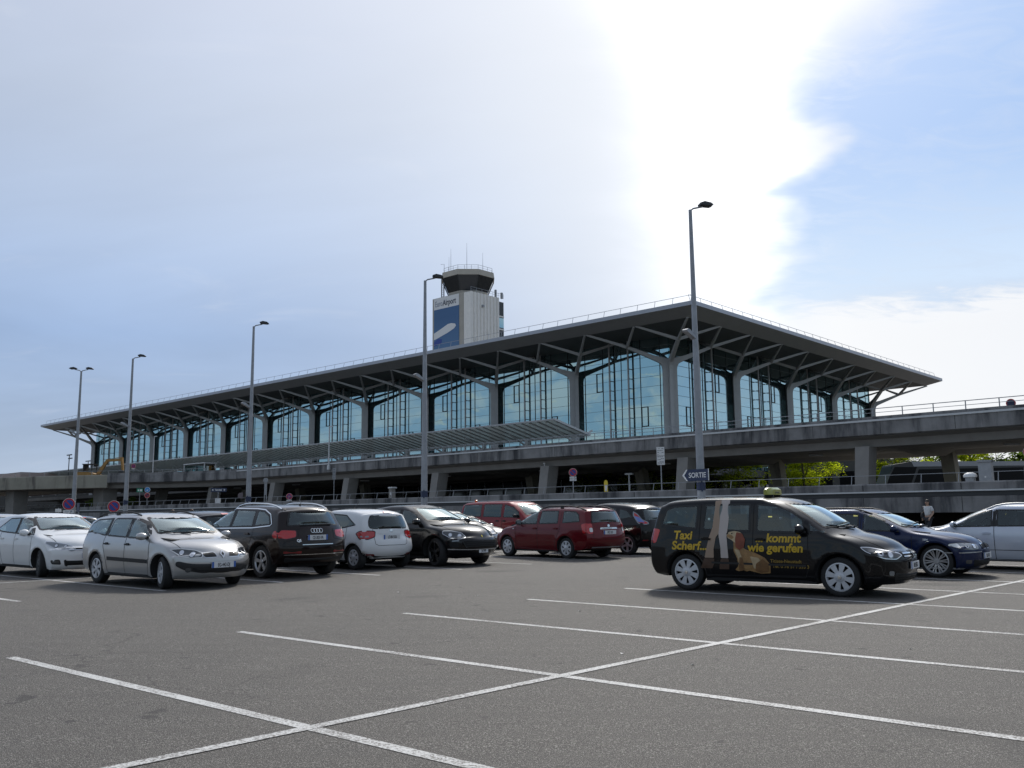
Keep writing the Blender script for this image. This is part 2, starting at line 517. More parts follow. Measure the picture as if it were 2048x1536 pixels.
rail_line(rr, (x0 + .7, y0 + .7, 21.0), (x1 - .7, y0 + .7, 21.0), .78, 74, .017, False, .2)
rail_line(rr, (x1 - .7, y0 + .7, 21.0), (x1 - .7, y1 - .7, 21.0), .78, 33, .017, False, .2)
rr.build('roof_railing', MAT['galvanised'], roof)

def facade_glass():
    m = bpy.data.materials.new('facade_glass'); m.use_nodes = True
    q = G(m.node_tree); m.node_tree.nodes.clear()
    t = q.n('ShaderNodeTexCoord').outputs['Object']
    bn = q.n('ShaderNodeBump'); bn.inputs['Strength'].default_value = .10; bn.inputs['Distance'].default_value = .02
    q.put(bn.inputs['Height'], q.noise(t, .45, 2, .5))
    gl = q.n('ShaderNodeBsdfGlossy'); gl.inputs['Roughness'].default_value = .015
    gl.inputs['Color'].default_value = (.50, .70, .74, 1)
    m.node_tree.links.new(bn.outputs[0], gl.inputs['Normal'])
    tr = q.n('ShaderNodeBsdfTransparent'); tr.inputs['Color'].default_value = (.42, .60, .62, 1)
    mx = q.n('ShaderNodeMixShader'); mx.inputs[0].default_value = .16
    m.node_tree.links.new(gl.outputs[0], mx.inputs[1]); m.node_tree.links.new(tr.outputs[0], mx.inputs[2])
    o = q.n('ShaderNodeOutputMaterial'); m.node_tree.links.new(mx.outputs[0], o.inputs[0])
    MAT['facade_glass'] = m
facade_glass()
mat('frame_dark', (.02, .026, .03), .45)
mat('frame_light', (.22, .24, .25), .5)

ZF, ZC = 6.7, 19.95
def tree_column(x, y, dirs, hx, hy):
    """forked concrete column: a fin for each diagonal that bends out into an arm, each arm forking again"""
    mb = MB()
    for sx, sy in dirs:
        d = Vector((sx, sy, 0)).normalized(); n = Vector((-d.y, d.x, 0))
        m2 = Vector((sx * hx / 2, sy * hy / 2, 0)); L = m2.length; d = m2.normalized(); n = Vector((-d.y, d.x, 0))
        prof = [(.13, ZF), (.72, ZF), (.72, 16.40), (.78, 16.75), (.94, 17.02), (1.3, 17.22), (L, 18.54), (L, 18.84), (1.6, 17.85), (.13, 17.5)]
        th = .175
        A = [d * a + n * th + Vector((0, 0, z)) for a, z in prof]
        B = [d * a - n * th + Vector((0, 0, z)) for a, z in prof]
        k = len(prof)
        mb.add(A + B, [list(range(k)), [k + i for i in range(k)][::-1]] + [[i, (i + 1) % k, k + (i + 1) % k, k + i] for i in range(k)])
        mid = m2 + Vector((0, 0, 18.70))
        for ex, ey in ((sx * hx, sy * hy), (0, sy * hy), (sx * hx, 0)):
            e = Vector((ex, ey, 20.02)); v = e - mid
            if (ex, ey) != (sx * hx, sy * hy) and ((ey == 0 and abs(y) < .1 and False)): continue
            mb.beam(mid + v * .02, e - v.normalized() * .22, .22, .30, .17, .19)
            pl = e - v.normalized() * .22
            mb.box(pl.x - .09, pl.x + .09, pl.y - .09, pl.y + .09, pl.z - .05, 19.96)
        # dark core box: the shade between the fins, put into the colour
    mb.box(-.12, .12, -.12, .12, ZF, 17.45, 1)
    for v in range(len(mb.v)):
        a = mb.v[v]; mb.v[v] = (a[0] + x, a[1] + y, a[2])
    return mb
colmats = [MAT['steel_grey'], MAT['frame_dark']]  # second colour: painted shade between the column fins
hx, hyR = BX / 2, BY / 2
for k in range(NXB + 1):
    dirs = [(1, -1), (-1, -1)]
    if k == 0: dirs.append((1, 1))
    if k == NXB: dirs.append((-1, 1))
    tree_column(-BX * k, .03, dirs, hx, hx).build('tree_column', colmats, term)
for k in range(1, NYB + 1):
    dirs = [(1, -1), (1, 1)]
    if k == NYB: dirs.append((-1, 1))
    tree_column(-.03, BY * k, dirs, hx, hyR).build('tree_column', colmats, term)

def glass_bay(w, seed):
    """one bay of glass between two columns in local (s along, out = -n) ; returns glass, mullions, posts"""
    rnd = random.Random(seed)
    gl, mu, po = MB(), MB(), MB()
    j = [w * f for f in (.1, .3, .5, .7, .9)]
    cuts = [0] + j + [w]
    for a, b in zip(cuts[:-1], cuts[1:]):
        t1, t2 = rnd.uniform(-.006, .006), rnd.uniform(-.006, .006)
        gl.add([(a, .10 + t1, ZF), (b, .10 + t2, ZF), (b, .10 - t1, ZC), (a, .10 - t2, ZC)], [(0, 1, 2, 3)])
    for a in j: mu.box(a - .03, a + .03, .055, .085, ZF, ZC, 0)
    z = ZF + 1.03
    while z < ZC - .3:
        mu.box(0, w, .06, .08, z - .009, z + .009, 1); z += 1.03
    def fr(a, b, za, zb, t=.05):
        mu.box(a, b, .035, .075, za, za + t * 1.6, 0); mu.box(a, b, .035, .075, zb - t * 1.6, zb, 0)
        mu.box(a, a + t * 1.7, .035, .075, za, zb, 0); mu.box(b - t * 1.7, b, .035, .075, za, zb, 0)
    fr(j[1] - .86, j[1], 10.85, 12.9); fr(j[3], j[3] + .86, 14.97, 17.0); fr(j[3], j[3] + .86, 7.75, 9.8)
    for a in (w * .40, w * .60):
        po.box(a - .07, a + .07, -.42, -.28, ZF, ZC, 0)
        z = ZF + 1.03
        while z < 17.6:
            po.box(a - .035, a + .035, -.28, .06, z - .04, z + .04, 0); z += 1.03
    return gl, mu, po
def place(mb, fn):
    for i, v in enumerate(mb.v): mb.v[i] = fn(v)
    return mb
for k in range(NXB):
    gl, mu, po = glass_bay(BX, k)
    f = lambda v, k=k: (-BX * k - v[0], v[1], v[2])
    go = place(gl, f).build('glass_wall', MAT['facade_glass'], term)
    place(mu, f).build('mullion', [MAT['frame_dark'], MAT['frame_light']], go)
    place(po, f).build('facade_post', MAT['steel_grey'], term)
for k in range(NYB):
    gl, mu, po = glass_bay(BY, 50 + k)
    f = lambda v, k=k: (-v[1], BY * k + v[0], v[2])
    go = place(gl, f).build('glass_wall', MAT['facade_glass'], term)
    place(mu, f).build('mullion', [MAT['frame_dark'], MAT['frame_light']], go)
    place(po, f).build('facade_post', MAT['steel_grey'], term)
# far sides, floor
bk = MB(); bk.quad((-LX, LY, ZF), (0, LY, ZF), (0, LY, ZC), (-LX, LY, ZC)); bk.quad((-LX, 0.1, ZF), (-LX, LY, ZF), (-LX, LY, ZC), (-LX, 0.1, ZC))
bk.build('rear_glass_wall', MAT['facade_glass'], term)
fl = MB(); fl.box(-LX - 1, 1.2, -1.2, LY + 1, 5.9, 6.69)
fl.build('hall_floor', MAT['concrete_dark'], term)
# lower storey: dark glazing set back under the deck
ls = MB()
ls.box(-LX - 60, -4, 2.0, 2.3, 1.5, 6.4, 0)
ls.box(-4.3, -4, 2.3, LY, 1.5, 6.4, 0)
for i in range(66):
    a = -4 - 3.0 * i
    ls.box(a - .07, a + .07, 1.9, 1.999, 2.0, 6.2, 1)
ls.box(-LX - 60, -4, 1.88, 1.97, 5.05, 5.17, 1)
for i in range(17):
    ls.box(-3.99, -3.9, 3 + 3 * i - .07, 3 + 3 * i + .07, 2, 6.2, 1)
ls.build('lower_glazing', [MAT['glass_dark'], MAT['galvanised']], term)

# ================================================================== viaduct in front of the hall
via = empty('viaduct', P(40, 58.5, 0), 0, 'raised concrete roadway with stained parapet running in front of the glass hall', 'viaduct')
vo = Vector(via.location)
path = [(-70, 58.5), (20, 58.5), (60, 58.5), (97, 58.4), (103, 57.6), (109, 55.2), (115, 51.2), (121, 47.6), (130, 43.9), (145, 38.5), (165, 31)]
def path_frames(pth):
    out = []
    for i, p in enumerate(pth):
        a = Vector(pth[max(0, i - 1)]); b = Vector(pth[min(len(pth) - 1, i + 1)])
        d = (b - a).normalized(); out.append((Vector(p), Vector((-d.y, d.x)) if True else None))
    return out
def sweep(mb, pth, prof, org, mi=0, zf=None, closed=True):
    fr = path_frames(pth); k = len(prof); b = len(mb.v)
    for p, n in fr:
        for o, z in prof:
            q_ = p + n * o
            w = P(q_.x, q_.y, z + (zf(p.x) if zf else 0)) - org
            mb.v.append(tuple(w))
    rng = range(k) if closed else range(k - 1)
    for i in range(len(pth) - 1):
        for j in rng:
            mb.f.append([b + i * k + j, b + i * k + (j + 1) % k, b + (i + 1) * k + (j + 1) % k, b + (i + 1) * k + j]); mb.m.append(mi)
    if closed:
        mb.f.append([b + j for j in range(k)]); mb.m.append(mi)
        mb.f.append([b + (len(pth) - 1) * k + j for j in range(k)][::-1]); mb.m.append(mi)
def fine(pth, step=4.0):
    out = []
    for a, b in zip(pth[:-1], pth[1:]):
        n = max(1, int(math.dist(a, b) / step))
        out += [(a[0] + (b[0] - a[0]) * i / n, a[1] + (b[1] - a[1]) * i / n) for i in range(n)]
    return out + [pth[-1]]
straight = fine(path[:7]); curve = fine(path[6:], 2.0)
m_ = MB(); sweep(m_, straight, [(0, 6.58), (0, 7.46), (.09, 7.50), (.09, 7.73), (.36, 7.73), (.36, 6.60), (.16, 6.52)], vo)
m_.build('parapet', MAT['concrete_stained'], via)
m_ = MB(); u = -18.0
while u < 96:
    pts = [P(u + a, 58.5 + b, z) - vo for z in (6.60, 7.40) for a, b in ((-.014, -.003), (.014, -.003), (.014, .01), (-.014, .01))]
    m_.hexa(pts); u += 4.45
m_.build('joint', MAT['seam_dark'], via)
m_ = MB(); sweep(m_, curve, [(0, 5.95), (0, 7.45), (.06, 7.55), (.36, 7.55), (.36, 6.60), (.16, 5.9)], vo)
tag(m_.build('parapet', MAT['concrete_beige'], via), 'pale beige parapet on the curving ramp end')
m_ = MB(); sweep(m_, fine(path[:4]), [(-.07, 7.41), (-.07, 7.53), (.02, 7.53), (.02, 7.41)], vo)
m_.build('guard_rail', MAT['white_metal'], via)
m_ = MB(); sweep(m_, fine(path), [(.36, 6.62), (.36, 6.74), (14.2, 6.74), (14.2, 6.1), (13.6, 5.85), (12.6, 5.85), (12.0, 6.15), (2.2, 6.15), (2.0, 5.9), (1.1, 5.88), (.95, 6.35), (.17, 6.50)], vo)
m_.build('deck', MAT['concrete_beam'], via)
m_ = MB(); sweep(m_, fine([(41, 58.5), (200, 58.5)], 8), [(14.22, 6.2), (14.22, 6.73), (22.5, 6.73), (22.5, 6.2)], vo)
m_.build('forecourt_slab', MAT['concrete_dark'], via)
m_ = MB(); sweep(m_, fine(path), [(.37, 6.745), (.37, 6.76), (14.1, 6.76), (14.1, 6.745)], vo)
m_.build('road_surface', MAT['asphalt'], via)
# handrail on the coping
def handrail(mb, pth, o, z, h, org, r=.02, zf=None, lean=0.0, mids=(.5,)):
    fr = path_frames(pth)
    def w(p, n, oo, zz): 
        q_ = p + n * oo
        return P(q_.x, q_.y, zz + (zf(p.x) if zf else 0)) - org
    prev = None
    for p, n in fr:
        a, t = w(p, n, o, z), w(p, n, o + lean, z + h)
        mb.beam(a, t, r * 2.4, r * 2.4)
        ms = [w(p, n, o + lean * f, z + h * f) for f in mids]
        if prev:
            mb.beam(prev[0], t, r * 2.2, r * 2.2)
            for i, f in enumerate(mids): mb.beam(prev[1][i], ms[i], r * 1.5, r * 1.5)
        prev = (t, ms)
hp = [(u * 1.85 - 20, 58.5) for u in range(0, 63)]
m_ = MB(); handrail(m_, hp, .22, 7.72, .52, vo); m_.build('handrail', MAT['galvanised'], via)
m_ = MB(); handrail(m_, fine(path[4:], 2.0), .22, 7.54, .5, vo, mids=()); m_.build('handrail', MAT['galvanised'], via)
# leaning supports
def pillar(u, v, ub, vb, zb, zt, wu, wv, u2=None):
    mb = MB()
    pts = []
    for (uu, vv, z, s) in ((ub, vb, zb, 1.0), (u, v, zt, 1.12)):
        for a, b in ((-1, -1), (1, -1), (1, 1), (-1, 1)):
            pts.append(P(uu + a * wu / 2 * s, vv + b * wv / 2 * s, z) - vo)
    mb.hexa(pts)
    return mb
for i in range(-2, 8):
    u = 23.45 + 13.37 * i
    pillar(u, 59.55, u + .05, 58.75, 1.4, 5.90, .82, 1.15).build('pillar', MAT['concrete_beam'], via)
    pillar(u - 1.55, 70.6, u - 1.65, 71.6, 1.4, 6.16, .8, .9).build('pillar', MAT['concrete_beige'], via)
for (u, v) in ((118.5, 52.6), (131, 46.5), (145, 41.0)):
    pillar(u, v, u, v, .8, 6.1, 2.6, 1.6).build('pillar', MAT['concrete_beam'], via)
# soffit haunches between the pillars
m_ = MB()
for i in range(-2, 8):
    u = 23.45 + 13.37 * i - .8
    pts = [P(u + a, v, z) - vo for v, a, z in ((61, -.7, 6.14), (61, .7, 6.14), (70, 1.6, 6.14), (70, -1.6, 6.14), )]
    low = [P(u + a, v, z) - vo for v, a, z in ((61, -.35, 6.05), (61, .35, 6.05), (70, .8, 5.72), (70, -.8, 5.72))]
    m_.hexa(low + pts)
m_.build('soffit_beam', MAT['concrete_beam'], via)
# soffit lamps
m_ = MB()
for i in range(-1, 8):
    c = P(30 + 13.37 * i, 66.5, 6.08) - vo
    m_.box(c.x - .5, c.x + .5, c.y - .1, c.y + .1, c.z - .1, c.z + .02)
m_.build('soffit_lamp', MAT['white_metal'], via)

# ================================================================== lower road and its wall
zl = lambda u: .0045 * (u - 12)
lw_o = P(30, 50, 0)
lwall = empty('retaining_wall', lw_o, 0, 'weathered grey concrete wall with handrail between the car park and the lower road', 'wall')
wp = fine([(-45, 50), (170, 50)], 5)
m_ = MB(); sweep(m_, wp, [(0, 2.74), (0, 3.08), (.05, 3.14), (.32, 3.14), (.32, 2.2), (.06, 2.2), (.06, 2.74)], lw_o, zf=zl)
m_.build('upper_parapet', MAT['concrete_stained'], lwall)
m_ = MB(); sweep(m_, wp, [(-.10, 2.65), (-.10, 2.73), (.04, 2.73), (.04, 2.65)], lw_o, zf=zl)
m_.build('guard_rail', MAT['white_metal'], lwall)
m_ = MB(); sweep(m_, wp, [(.02, 2.42), (.02, 2.64), (.3, 2.64), (.3, 2.42)], lw_o, zf=zl)
m_.build('channel', MAT['dark_metal'], lwall)
m_ = MB(); sweep(m_, wp, [(-.02, 1.60), (-.02, 2.40), (.35, 2.40), (.35, 1.60)], lw_o, zf=zl)
m_.build('wall_face', MAT['concrete_stained'], lwall)
m_ = MB(); u = -20.0
while u < 120:
    for za_, zb2 in ((1.62, 2.39), (2.76, 3.07)):
        m_.hexa([P(u + a, 50 + b, z + zl(u)) - lw_o for z in (za_, zb2) for a, b in ((-.013, -.025), (.013, -.025), (.013, .01), (-.013, .01))])
    u += 5.0
m_.build('joint', MAT['seam_dark'], lwall)
m_ = MB(); sweep(m_, fine([(38, 50), (170, 50)], 5), [(-.01, .0), (-.01, 1.598), (.34, 1.598), (.34, .0)], lw_o, zf=zl)
m_.build('wall_base', MAT['concrete'], lwall)
m_ = MB(); handrail(m_, [(u * 1.85 - 20, 50) for u in range(0, 95)], .18, 3.13, .47, lw_o, r=.013, zf=zl, lean=.12, mids=())
m_.build('handrail', MAT['galvanised'], lwall)
# the low undercroft opening below the wall, with lit tubes
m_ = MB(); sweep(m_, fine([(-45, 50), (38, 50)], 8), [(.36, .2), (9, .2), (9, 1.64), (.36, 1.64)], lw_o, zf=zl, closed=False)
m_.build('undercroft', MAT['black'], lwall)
lamp_m = emit('tube_light', (1.0, .72, .20), 1.3)
for u in (13.9, 11.2, 8.0, 20.5, 26):
    c = P(u, 50.9, 1.50)
    mb = MB(); mb.beam((-.62 * Uv.x, -.62 * Uv.y, 0), (.62 * Uv.x, .62 * Uv.y, 0), .07, .07)
    o = mb.build('tube_lamp', lamp_m); o.location = c
    tag(o, 'thin yellow tube lamp glowing in the dark gap under the grey wall', 'lamp', 'tube lamps under the wall')
m_ = MB(); sweep(m_, wp, [(.33, 2.60), (.33, 2.66), (60, 2.66), (60, 2.60)], Vector((0, 0, 0)), zf=zl)
tag(m_.build('lower_road', mat('road_grey', (.17, .165, .155), .9, 0, .15, .6)), kind='structure')

# ================================================================== canopy over the drop-off lane
can = empty('entrance_canopy', P(53.7, 66, 6.76), TH, 'long sloping ribbed glass canopy over the drop-off lane before the hall', 'canopy')
def can_glass():
    m = bpy.data.materials.new('canopy_glass'); m.use_nodes = True
    q = G(m.node_tree); m.node_tree.nodes.clear()
    d = q.n('ShaderNodeBsdfDiffuse'); d.inputs[0].default_value = (.50, .52, .48, 1)
    t = q.n('ShaderNodeBsdfTranslucent'); t.inputs[0].default_value = (.42, .45, .41, 1)
    tr = q.n('ShaderNodeBsdfTransparent'); tr.inputs[0].default_value = (.6, .66, .63, 1)
    a = q.n('ShaderNodeMixShader'); a.inputs[0].default_value = .5
    b = q.n('ShaderNodeMixShader'); b.inputs[0].default_value = .10
    m.node_tree.links.new(d.outputs[0], a.inputs[1]); m.node_tree.links.new(t.outputs[0], a.inputs[2])
    m.node_tree.links.new(a.outputs[0], b.inputs[1]); m.node_tree.links.new(tr.outputs[0], b.inputs[2])
    o = q.n('ShaderNodeOutputMaterial'); m.node_tree.links.new(b.outputs[0], o.inputs[0])
    MAT['canopy_glass'] = m
can_glass()
CL = 175.0
ya, yb, za, zb_ = -1.6, 3.2, 3.75, 2.72
m_ = MB(); m_.quad((0, ya, za), (-CL, ya, za), (-CL, yb, zb_), (0, yb, zb_)); m_.build('glazing', MAT['canopy_glass'], can)
m_ = MB()
x = 0.0
while x > -CL:
    m_.beam((x, ya, za - .07), (x, yb, zb_ - .07), .07, .12); x -= 1.0
m_.build('rib', mat('canopy_rib', (.40, .41, .40), .5), can)
m_ = MB(); m_.beam((0.1, ya, za), (-CL, ya, za), .08, .14); m_.build('edge_strip', MAT['steel_grey'], can)
m_ = MB(); m_.beam((.3, yb + .1, zb_ - .12), (-CL, yb + .1, zb_ - .12), .32, .2); m_.beam((.05, ya, za), (.05, yb, zb_), .16, .2); m_.beam((.05, yb, zb_), (.05, yb + .8, zb_ + .35), .14, .16)
m_.build('gutter_beam', MAT['white_metal'], can)
x = -1.5
while x > -CL:
    m_ = MB(); m_.beam((x, yb + .1, 0), (x, yb + .1, zb_ - .15), .26, .26, .34, .34); m_.beam((x, yb + .1, 1.9), (x, .6, zb_ + .35), .1, .16)
    m_.build('canopy_post', MAT['white_metal'], can); x -= 6.05

# ================================================================== control tower
tw = empty('control_tower', P(149.7, 150, 0), TH, 'tall grey control tower with dark flared cab and blue banner behind the hall', 'tower')
mat('tower_panel', (.86, .84, .80), .6, 0, .06, 1.0)
mat('tower_concrete', (.42, .395, .35), .8, 0, .1, .6)
mat('cab_glass', (.016, .02, .024), .12, 0, spec=.6)
mat('crown_band', (.48, .44, .37), .6, 0, .06, .8)
m_ = MB(); m_.box(-13.9, -2.3, .6, 11.4, 1, 55.3); m_.build('shaft', MAT['tower_concrete'], tw)
m_ = MB()
for i in range(17):
    a = .02 + 9.6 * i / 17
    m_.box(-2.3, 0 if i % 2 == 0 else -.28, a, a + 9.6 / 17 - .003, 1, 54.9)
m_.box(-2.3, -.03, 0.0, .018, 1, 54.85)
for i in range(4):
    m_.box(-2.3 + i * .58, -2.3 + i * .58 + .44, -.06, -.001, 1, 54.85)
m_.build('ribbed_cladding', MAT['tower_panel'], tw)
m_ = MB(); m_.box(-2.2, -.15, 9.63, 11.35, 1, 54.0, 0)
for z in (31, 34.2, 37.4, 40.6, 43.8, 47.0, 50.2): m_.box(-2.2, -.05, 9.64, 11.36, z, z + .35, 1)
m_.box(-.14, -.10, 9.7, 11.3, 47.6, 50.0, 2)
m_.build('stair_windows', [MAT['cab_glass'], MAT['tower_panel'], MAT['facade_glass']], tw)
# banner: a flat printed sheet on the wall
def banner_mat():
    m = bpy.data.materials.new('banner_print'); m.use_nodes = True
    q = G(m.node_tree); bs = m.node_tree.nodes['Principled BSDF']
    t = q.n('ShaderNodeTexCoord').outputs['Object']
    s_ = q.n('ShaderNodeSeparateXYZ'); q.put(s_.inputs[0], t)
    cl = q.noise(q.mapping(t, (.5, 1, .5)), 1.4, 5, .6)
    f = q.m('MULTIPLY', q.step(cl, .42, .60), q.step(s_.outputs[2], 37.5, 33.5))
    c = q.mix(q.lin(s_.outputs[2], 33, 50, 0, 1), (.13, .25, .42), (.06, .145, .30))
    c = q.mix(f, c, (.55, .60, .66))
    q.put(bs.inputs['Base Color'], c); bs.inputs['Roughness'].default_value = .6
    return m
bm_ = banner_mat()
m_ = MB()
m_.box(-13.3, -4.6, .50, .58, 52.4, 55.2, 1); m_.box(-13.3, -4.6, .50, .58, 30, 52.4, 0)
ban = m_.build('banner', [bm_, MAT['sign_white']], tw)
# tail and fuselage of an aeroplane printed on it
m_ = MB()
def pz(b): return 46.6 + (b - 41) * .58
m_.prism([(a, pz(b)) for a, b in [(-13.28, 38.2), (-12.2, 38.6), (-8.4, 40.3), (-6.2, 41.6), (-5.6, 42.6), (-5.9, 43.5), (-7.2, 44.0), (-8.4, 43.9), (-10.8, 42.4), (-13.28, 41.0)]], 'y', .47, .495, 0)
m_.prism([(a, pz(b)) for a, b in [(-13.28, 35.4), (-10.6, 36.4), (-10.4, 38.0), (-11.8, 38.4), (-13.28, 37.2)]], 'y', .46, .495, 1)
m_.build('printed_aeroplane', [MAT['sign_white'], MAT['sign_blue']], ban)

mat('letter_dark', (.05, .06, .09), .5)
mat('letter_grey', (.30, .33, .40), .5)
text_obj('Euro', 2.0, MAT['letter_grey'], ban, (-12.9, .47, 53.1), (R(90), 0, 0), ext=.02, xs=.68)
text_obj('Airport', 2.0, MAT['letter_dark'], ban, (-10.15, .47, 53.1), (R(90), 0, 0), bold=.018, ext=.02, xs=.74)
# cab
def ngon_ring(r, n, z, c=(-6.6, 5.6), a0=22.5): return [(c[0] + r * math.cos(R(a0 + 360 * i / n)), c[1] + r * math.sin(R(a0 + 360 * i / n)), z) for i in range(n)]
def frustum(mb, A, B, mi=0, cap=True):
    n = len(A)
    fs = [[i, (i + 1) % n, n + (i + 1) % n, n + i] for i in range(n)]
    if cap: fs += [list(range(n))[::-1], [n + i for i in range(n)]]
    mb.add(A + B, fs, mi)
m_ = MB(); frustum(m_, ngon_ring(5.0, 8, 54), ngon_ring(5.1, 8, 56.0)); m_.build('cab_base', MAT['tower_concrete'], tw)
m_ = MB(); frustum(m_, ngon_ring(5.1, 8, 56.0), ngon_ring(6.7, 8, 59.5))
cab = m_.build('cab', MAT['cab_glass'], tw)
m_ = MB()
for i in range(8):
    a, b = ngon_ring(5.14, 8, 56.0)[i], ngon_ring(6.74, 8, 59.5)[i]; m_.beam(a, b, .14, .14)
m_.build('cab_frame', MAT['frame_dark'], cab)
m_ = MB(); frustum(m_, ngon_ring(6.9, 8, 59.5), ngon_ring(6.7, 8, 60.9)); m_.box(-5.2, -2.8, 5.5, 8, 60.9, 61.7)
m_.build('crown', MAT['crown_band'], tw)
m_ = MB()
A = ngon_ring(6.3, 8, 60.9)
for i in range(8): rail_line(m_, A[i], A[(i + 1) % 8], 1.1, 3, .03)
m_.build('cab_railing', MAT['galvanised'], tw)
m_ = MB()
rail_line(m_, (-13.9, .7, 54.2), (-2.3, .7, 54.2), 1.1, 6, .03); rail_line(m_, (-.15, .1, 54.9), (-.15, 11.3, 54.9), 1.1, 6, .03)
m_.box(-.6, -.2, 8.6, 9.0, 54.9, 56.8); m_.box(-.5, -.1, 10.6, 11.1, 54.9, 56.4)
m_.box(-.2, .45, 3.5, 4.0, 51.6, 52.1)
m_.build('roof_equipment', MAT['galvanised'], tw)
m_ = MB(); m_.box(-12.4, -12.2, 2.0, 2.2, 54.2, 61); m_.box(-11.6, -11.4, 2.0, 2.2, 54.2, 61)
for i in range(14): m_.box(-12.4, -11.4, 2.05, 2.15, 54.6 + i * .46, 54.66 + i * .46)
m_.tube([(-11.4, 2.1, 61), (-11.4, 2.1, 64), (-12.6, 2.1, 64.2)], .05, 5)
m_.build('ladder_mast', MAT['galvanised'], tw)
for (x, y, h) in ((-12.1, 4.4, 66.5), (-8.5, 1.6, 67.3), (-3.6, 2.2, 67.8), (-.6, 4.6, 65.2)):
    m_ = MB(); m_.tube([(x, y, 60.9), (x, y, h - 2.5), (x, y, h)], [.06, .04, .02], 6); m_.build('antenna', MAT['galvanised'], tw)

# ================================================================== lamp posts of the car park
def lamp_post(u, v, h, double=False, kind=0):
    base = P(u, v)
    lb = ['tall grey lamp post rising behind the black taxi, arrow sign on its stem',
          'tall grey lamp post rising behind the black off-roader beside the white hatchback',
          'tall grey lamp post behind the brown off-roader, brown arrow board on its stem',
          'tall grey single-headed lamp post behind the silver estate car',
          'tall grey lamp post with two heads on its top, behind the white saloon-like hatchback'][kind]
    root = empty('lamp_post', base, 0, lb, 'lamp post', 'lamp posts of the car park')
    H_ = h - base.z
    m_ = MB(); m_.lathe([(.165, 0), (.165, 1.2), (.155, 3), (.095, H_ * .75), (.07, H_ - .1), (.0, H_ - .08)], 12); m_.box(-.26, .26, -.26, .26, 0, .05)
    m_.build('pole', MAT['galvanised'], root, smooth=True)
    m_ = MB(); m_.lathe([(.172, 2.05), (.172, 2.35)], 12); m_.box(-.03, .03, -.2, -.17, 2.0, 2.4)
    m_.build('band', MAT['sign_navy'], root, smooth=True)
    def head(d, z, big=True, tilt=.1):
        d = Vector(d).normalized(); sd = Vector((-d.y, d.x, 0)); up = Vector((0, 0, 1))
        L = .42
        a = MB(); a.tube([Vector((0, 0, z - .12)), d * .12 + up * (z - .02), d * (L + .1) + up * (z + .07)], .035, 6)
        arm = a.build('lamp_arm', MAT['galvanised'], root, smooth=True)
        b = MB(); o = d * L + up * (z + .10)
        pr = [(-.05, .08), (.14, .15), (.40, .10), (.50, .02), (.40, -.02), (-.03, .01)]
        A = [o + d * p + up * q_ + sd * .18 for p, q_ in pr]; B = [o + d * p + up * q_ - sd * .18 for p, q_ in pr]
        k = len(pr)
        b.add(A + B, [list(range(k)), [k + i for i in range(k)][::-1]] + [[i, (i + 1) % k, k + (i + 1) % k, k + i] for i in range(k)])
        b.build('lamp_head', MAT['dark_metal'] if big else MAT['galvanised'], root)
    right = Vector((1, .12, 0)); 
    head(right, H_ - .02)
    if double: head((-1, -.12, 0), H_ - .02)
    # lower head on the other side, pointing down the bay
    d = Vector((-.75, -.66, 0)).normalized(); z = H_ * .62
    a = MB(); a.tube([Vector((0, 0, z - .35)), d * .25 + Vector((0, 0, z - .25))], .04, 6)
    a.build('lamp_arm', MAT['galvanised'], root)
    b = MB(); sd = Vector((-d.y, d.x, 0)); up = Vector((0, 0, 1))
    pr = [(.1, -.32), (.12, -.22), (.42, .0), (.56, .04), (.66, -.02), (.62, -.09), (.4, -.18)]
    A = [d * p + up * (z + q_) + sd * .12 for p, q_ in pr]; B = [d * p + up * (z + q_) - sd * .12 for p, q_ in pr]; k = len(pr)
    b.add(A + B, [list(range(k)), [k + i for i in range(k)][::-1]] + [[i, (i + 1) % k, k + (i + 1) % k, k + i] for i in range(k)])
    b.build('lamp_head', MAT['galvanised'], root)
    return root
LP = []
for i, (u, v, h, d) in enumerate(((18.64, 31.05, 13.7, 0), (34.3, 31.05, 13.7, 0), (50.2, 31.05, 13.7, 0), (66.5, 31.05, 13.7, 0), (74.9, 30.8, 13.7, 1))):
    LP.append(lamp_post(u, v, h, d, i))
# ================================================================== vehicles: shell from curves, fittings laid onto its surface
def curve(pts):
    """monotone cubic through (x, y) points"""
    pts = sorted(pts); n = len(pts)
    xs_ = [p[0] for p in pts]; ys_ = [p[1] for p in pts]
    d = [(ys_[i + 1] - ys_[i]) / (xs_[i + 1] - xs_[i]) for i in range(n - 1)]
    m = [d[0]] + [0 if d[i - 1] * d[i] <= 0 else 2 * d[i - 1] * d[i] / (d[i - 1] + d[i]) for i in range(1, n - 1)] + [d[-1]]
    def f(x):
        if x <= xs_[0]: return ys_[0]
        if x >= xs_[-1]: return ys_[-1]
        lo = 0
        while xs_[lo + 1] < x: lo += 1
        h = xs_[lo + 1] - xs_[lo]; t = (x - xs_[lo]) / h
        return ((2 * t ** 3 - 3 * t * t + 1) * ys_[lo] + (t ** 3 - 2 * t * t + t) * h * m[lo] + (-2 * t ** 3 + 3 * t * t) * ys_[lo + 1] + (t ** 3 - t * t) * h * m[lo + 1])
    return f

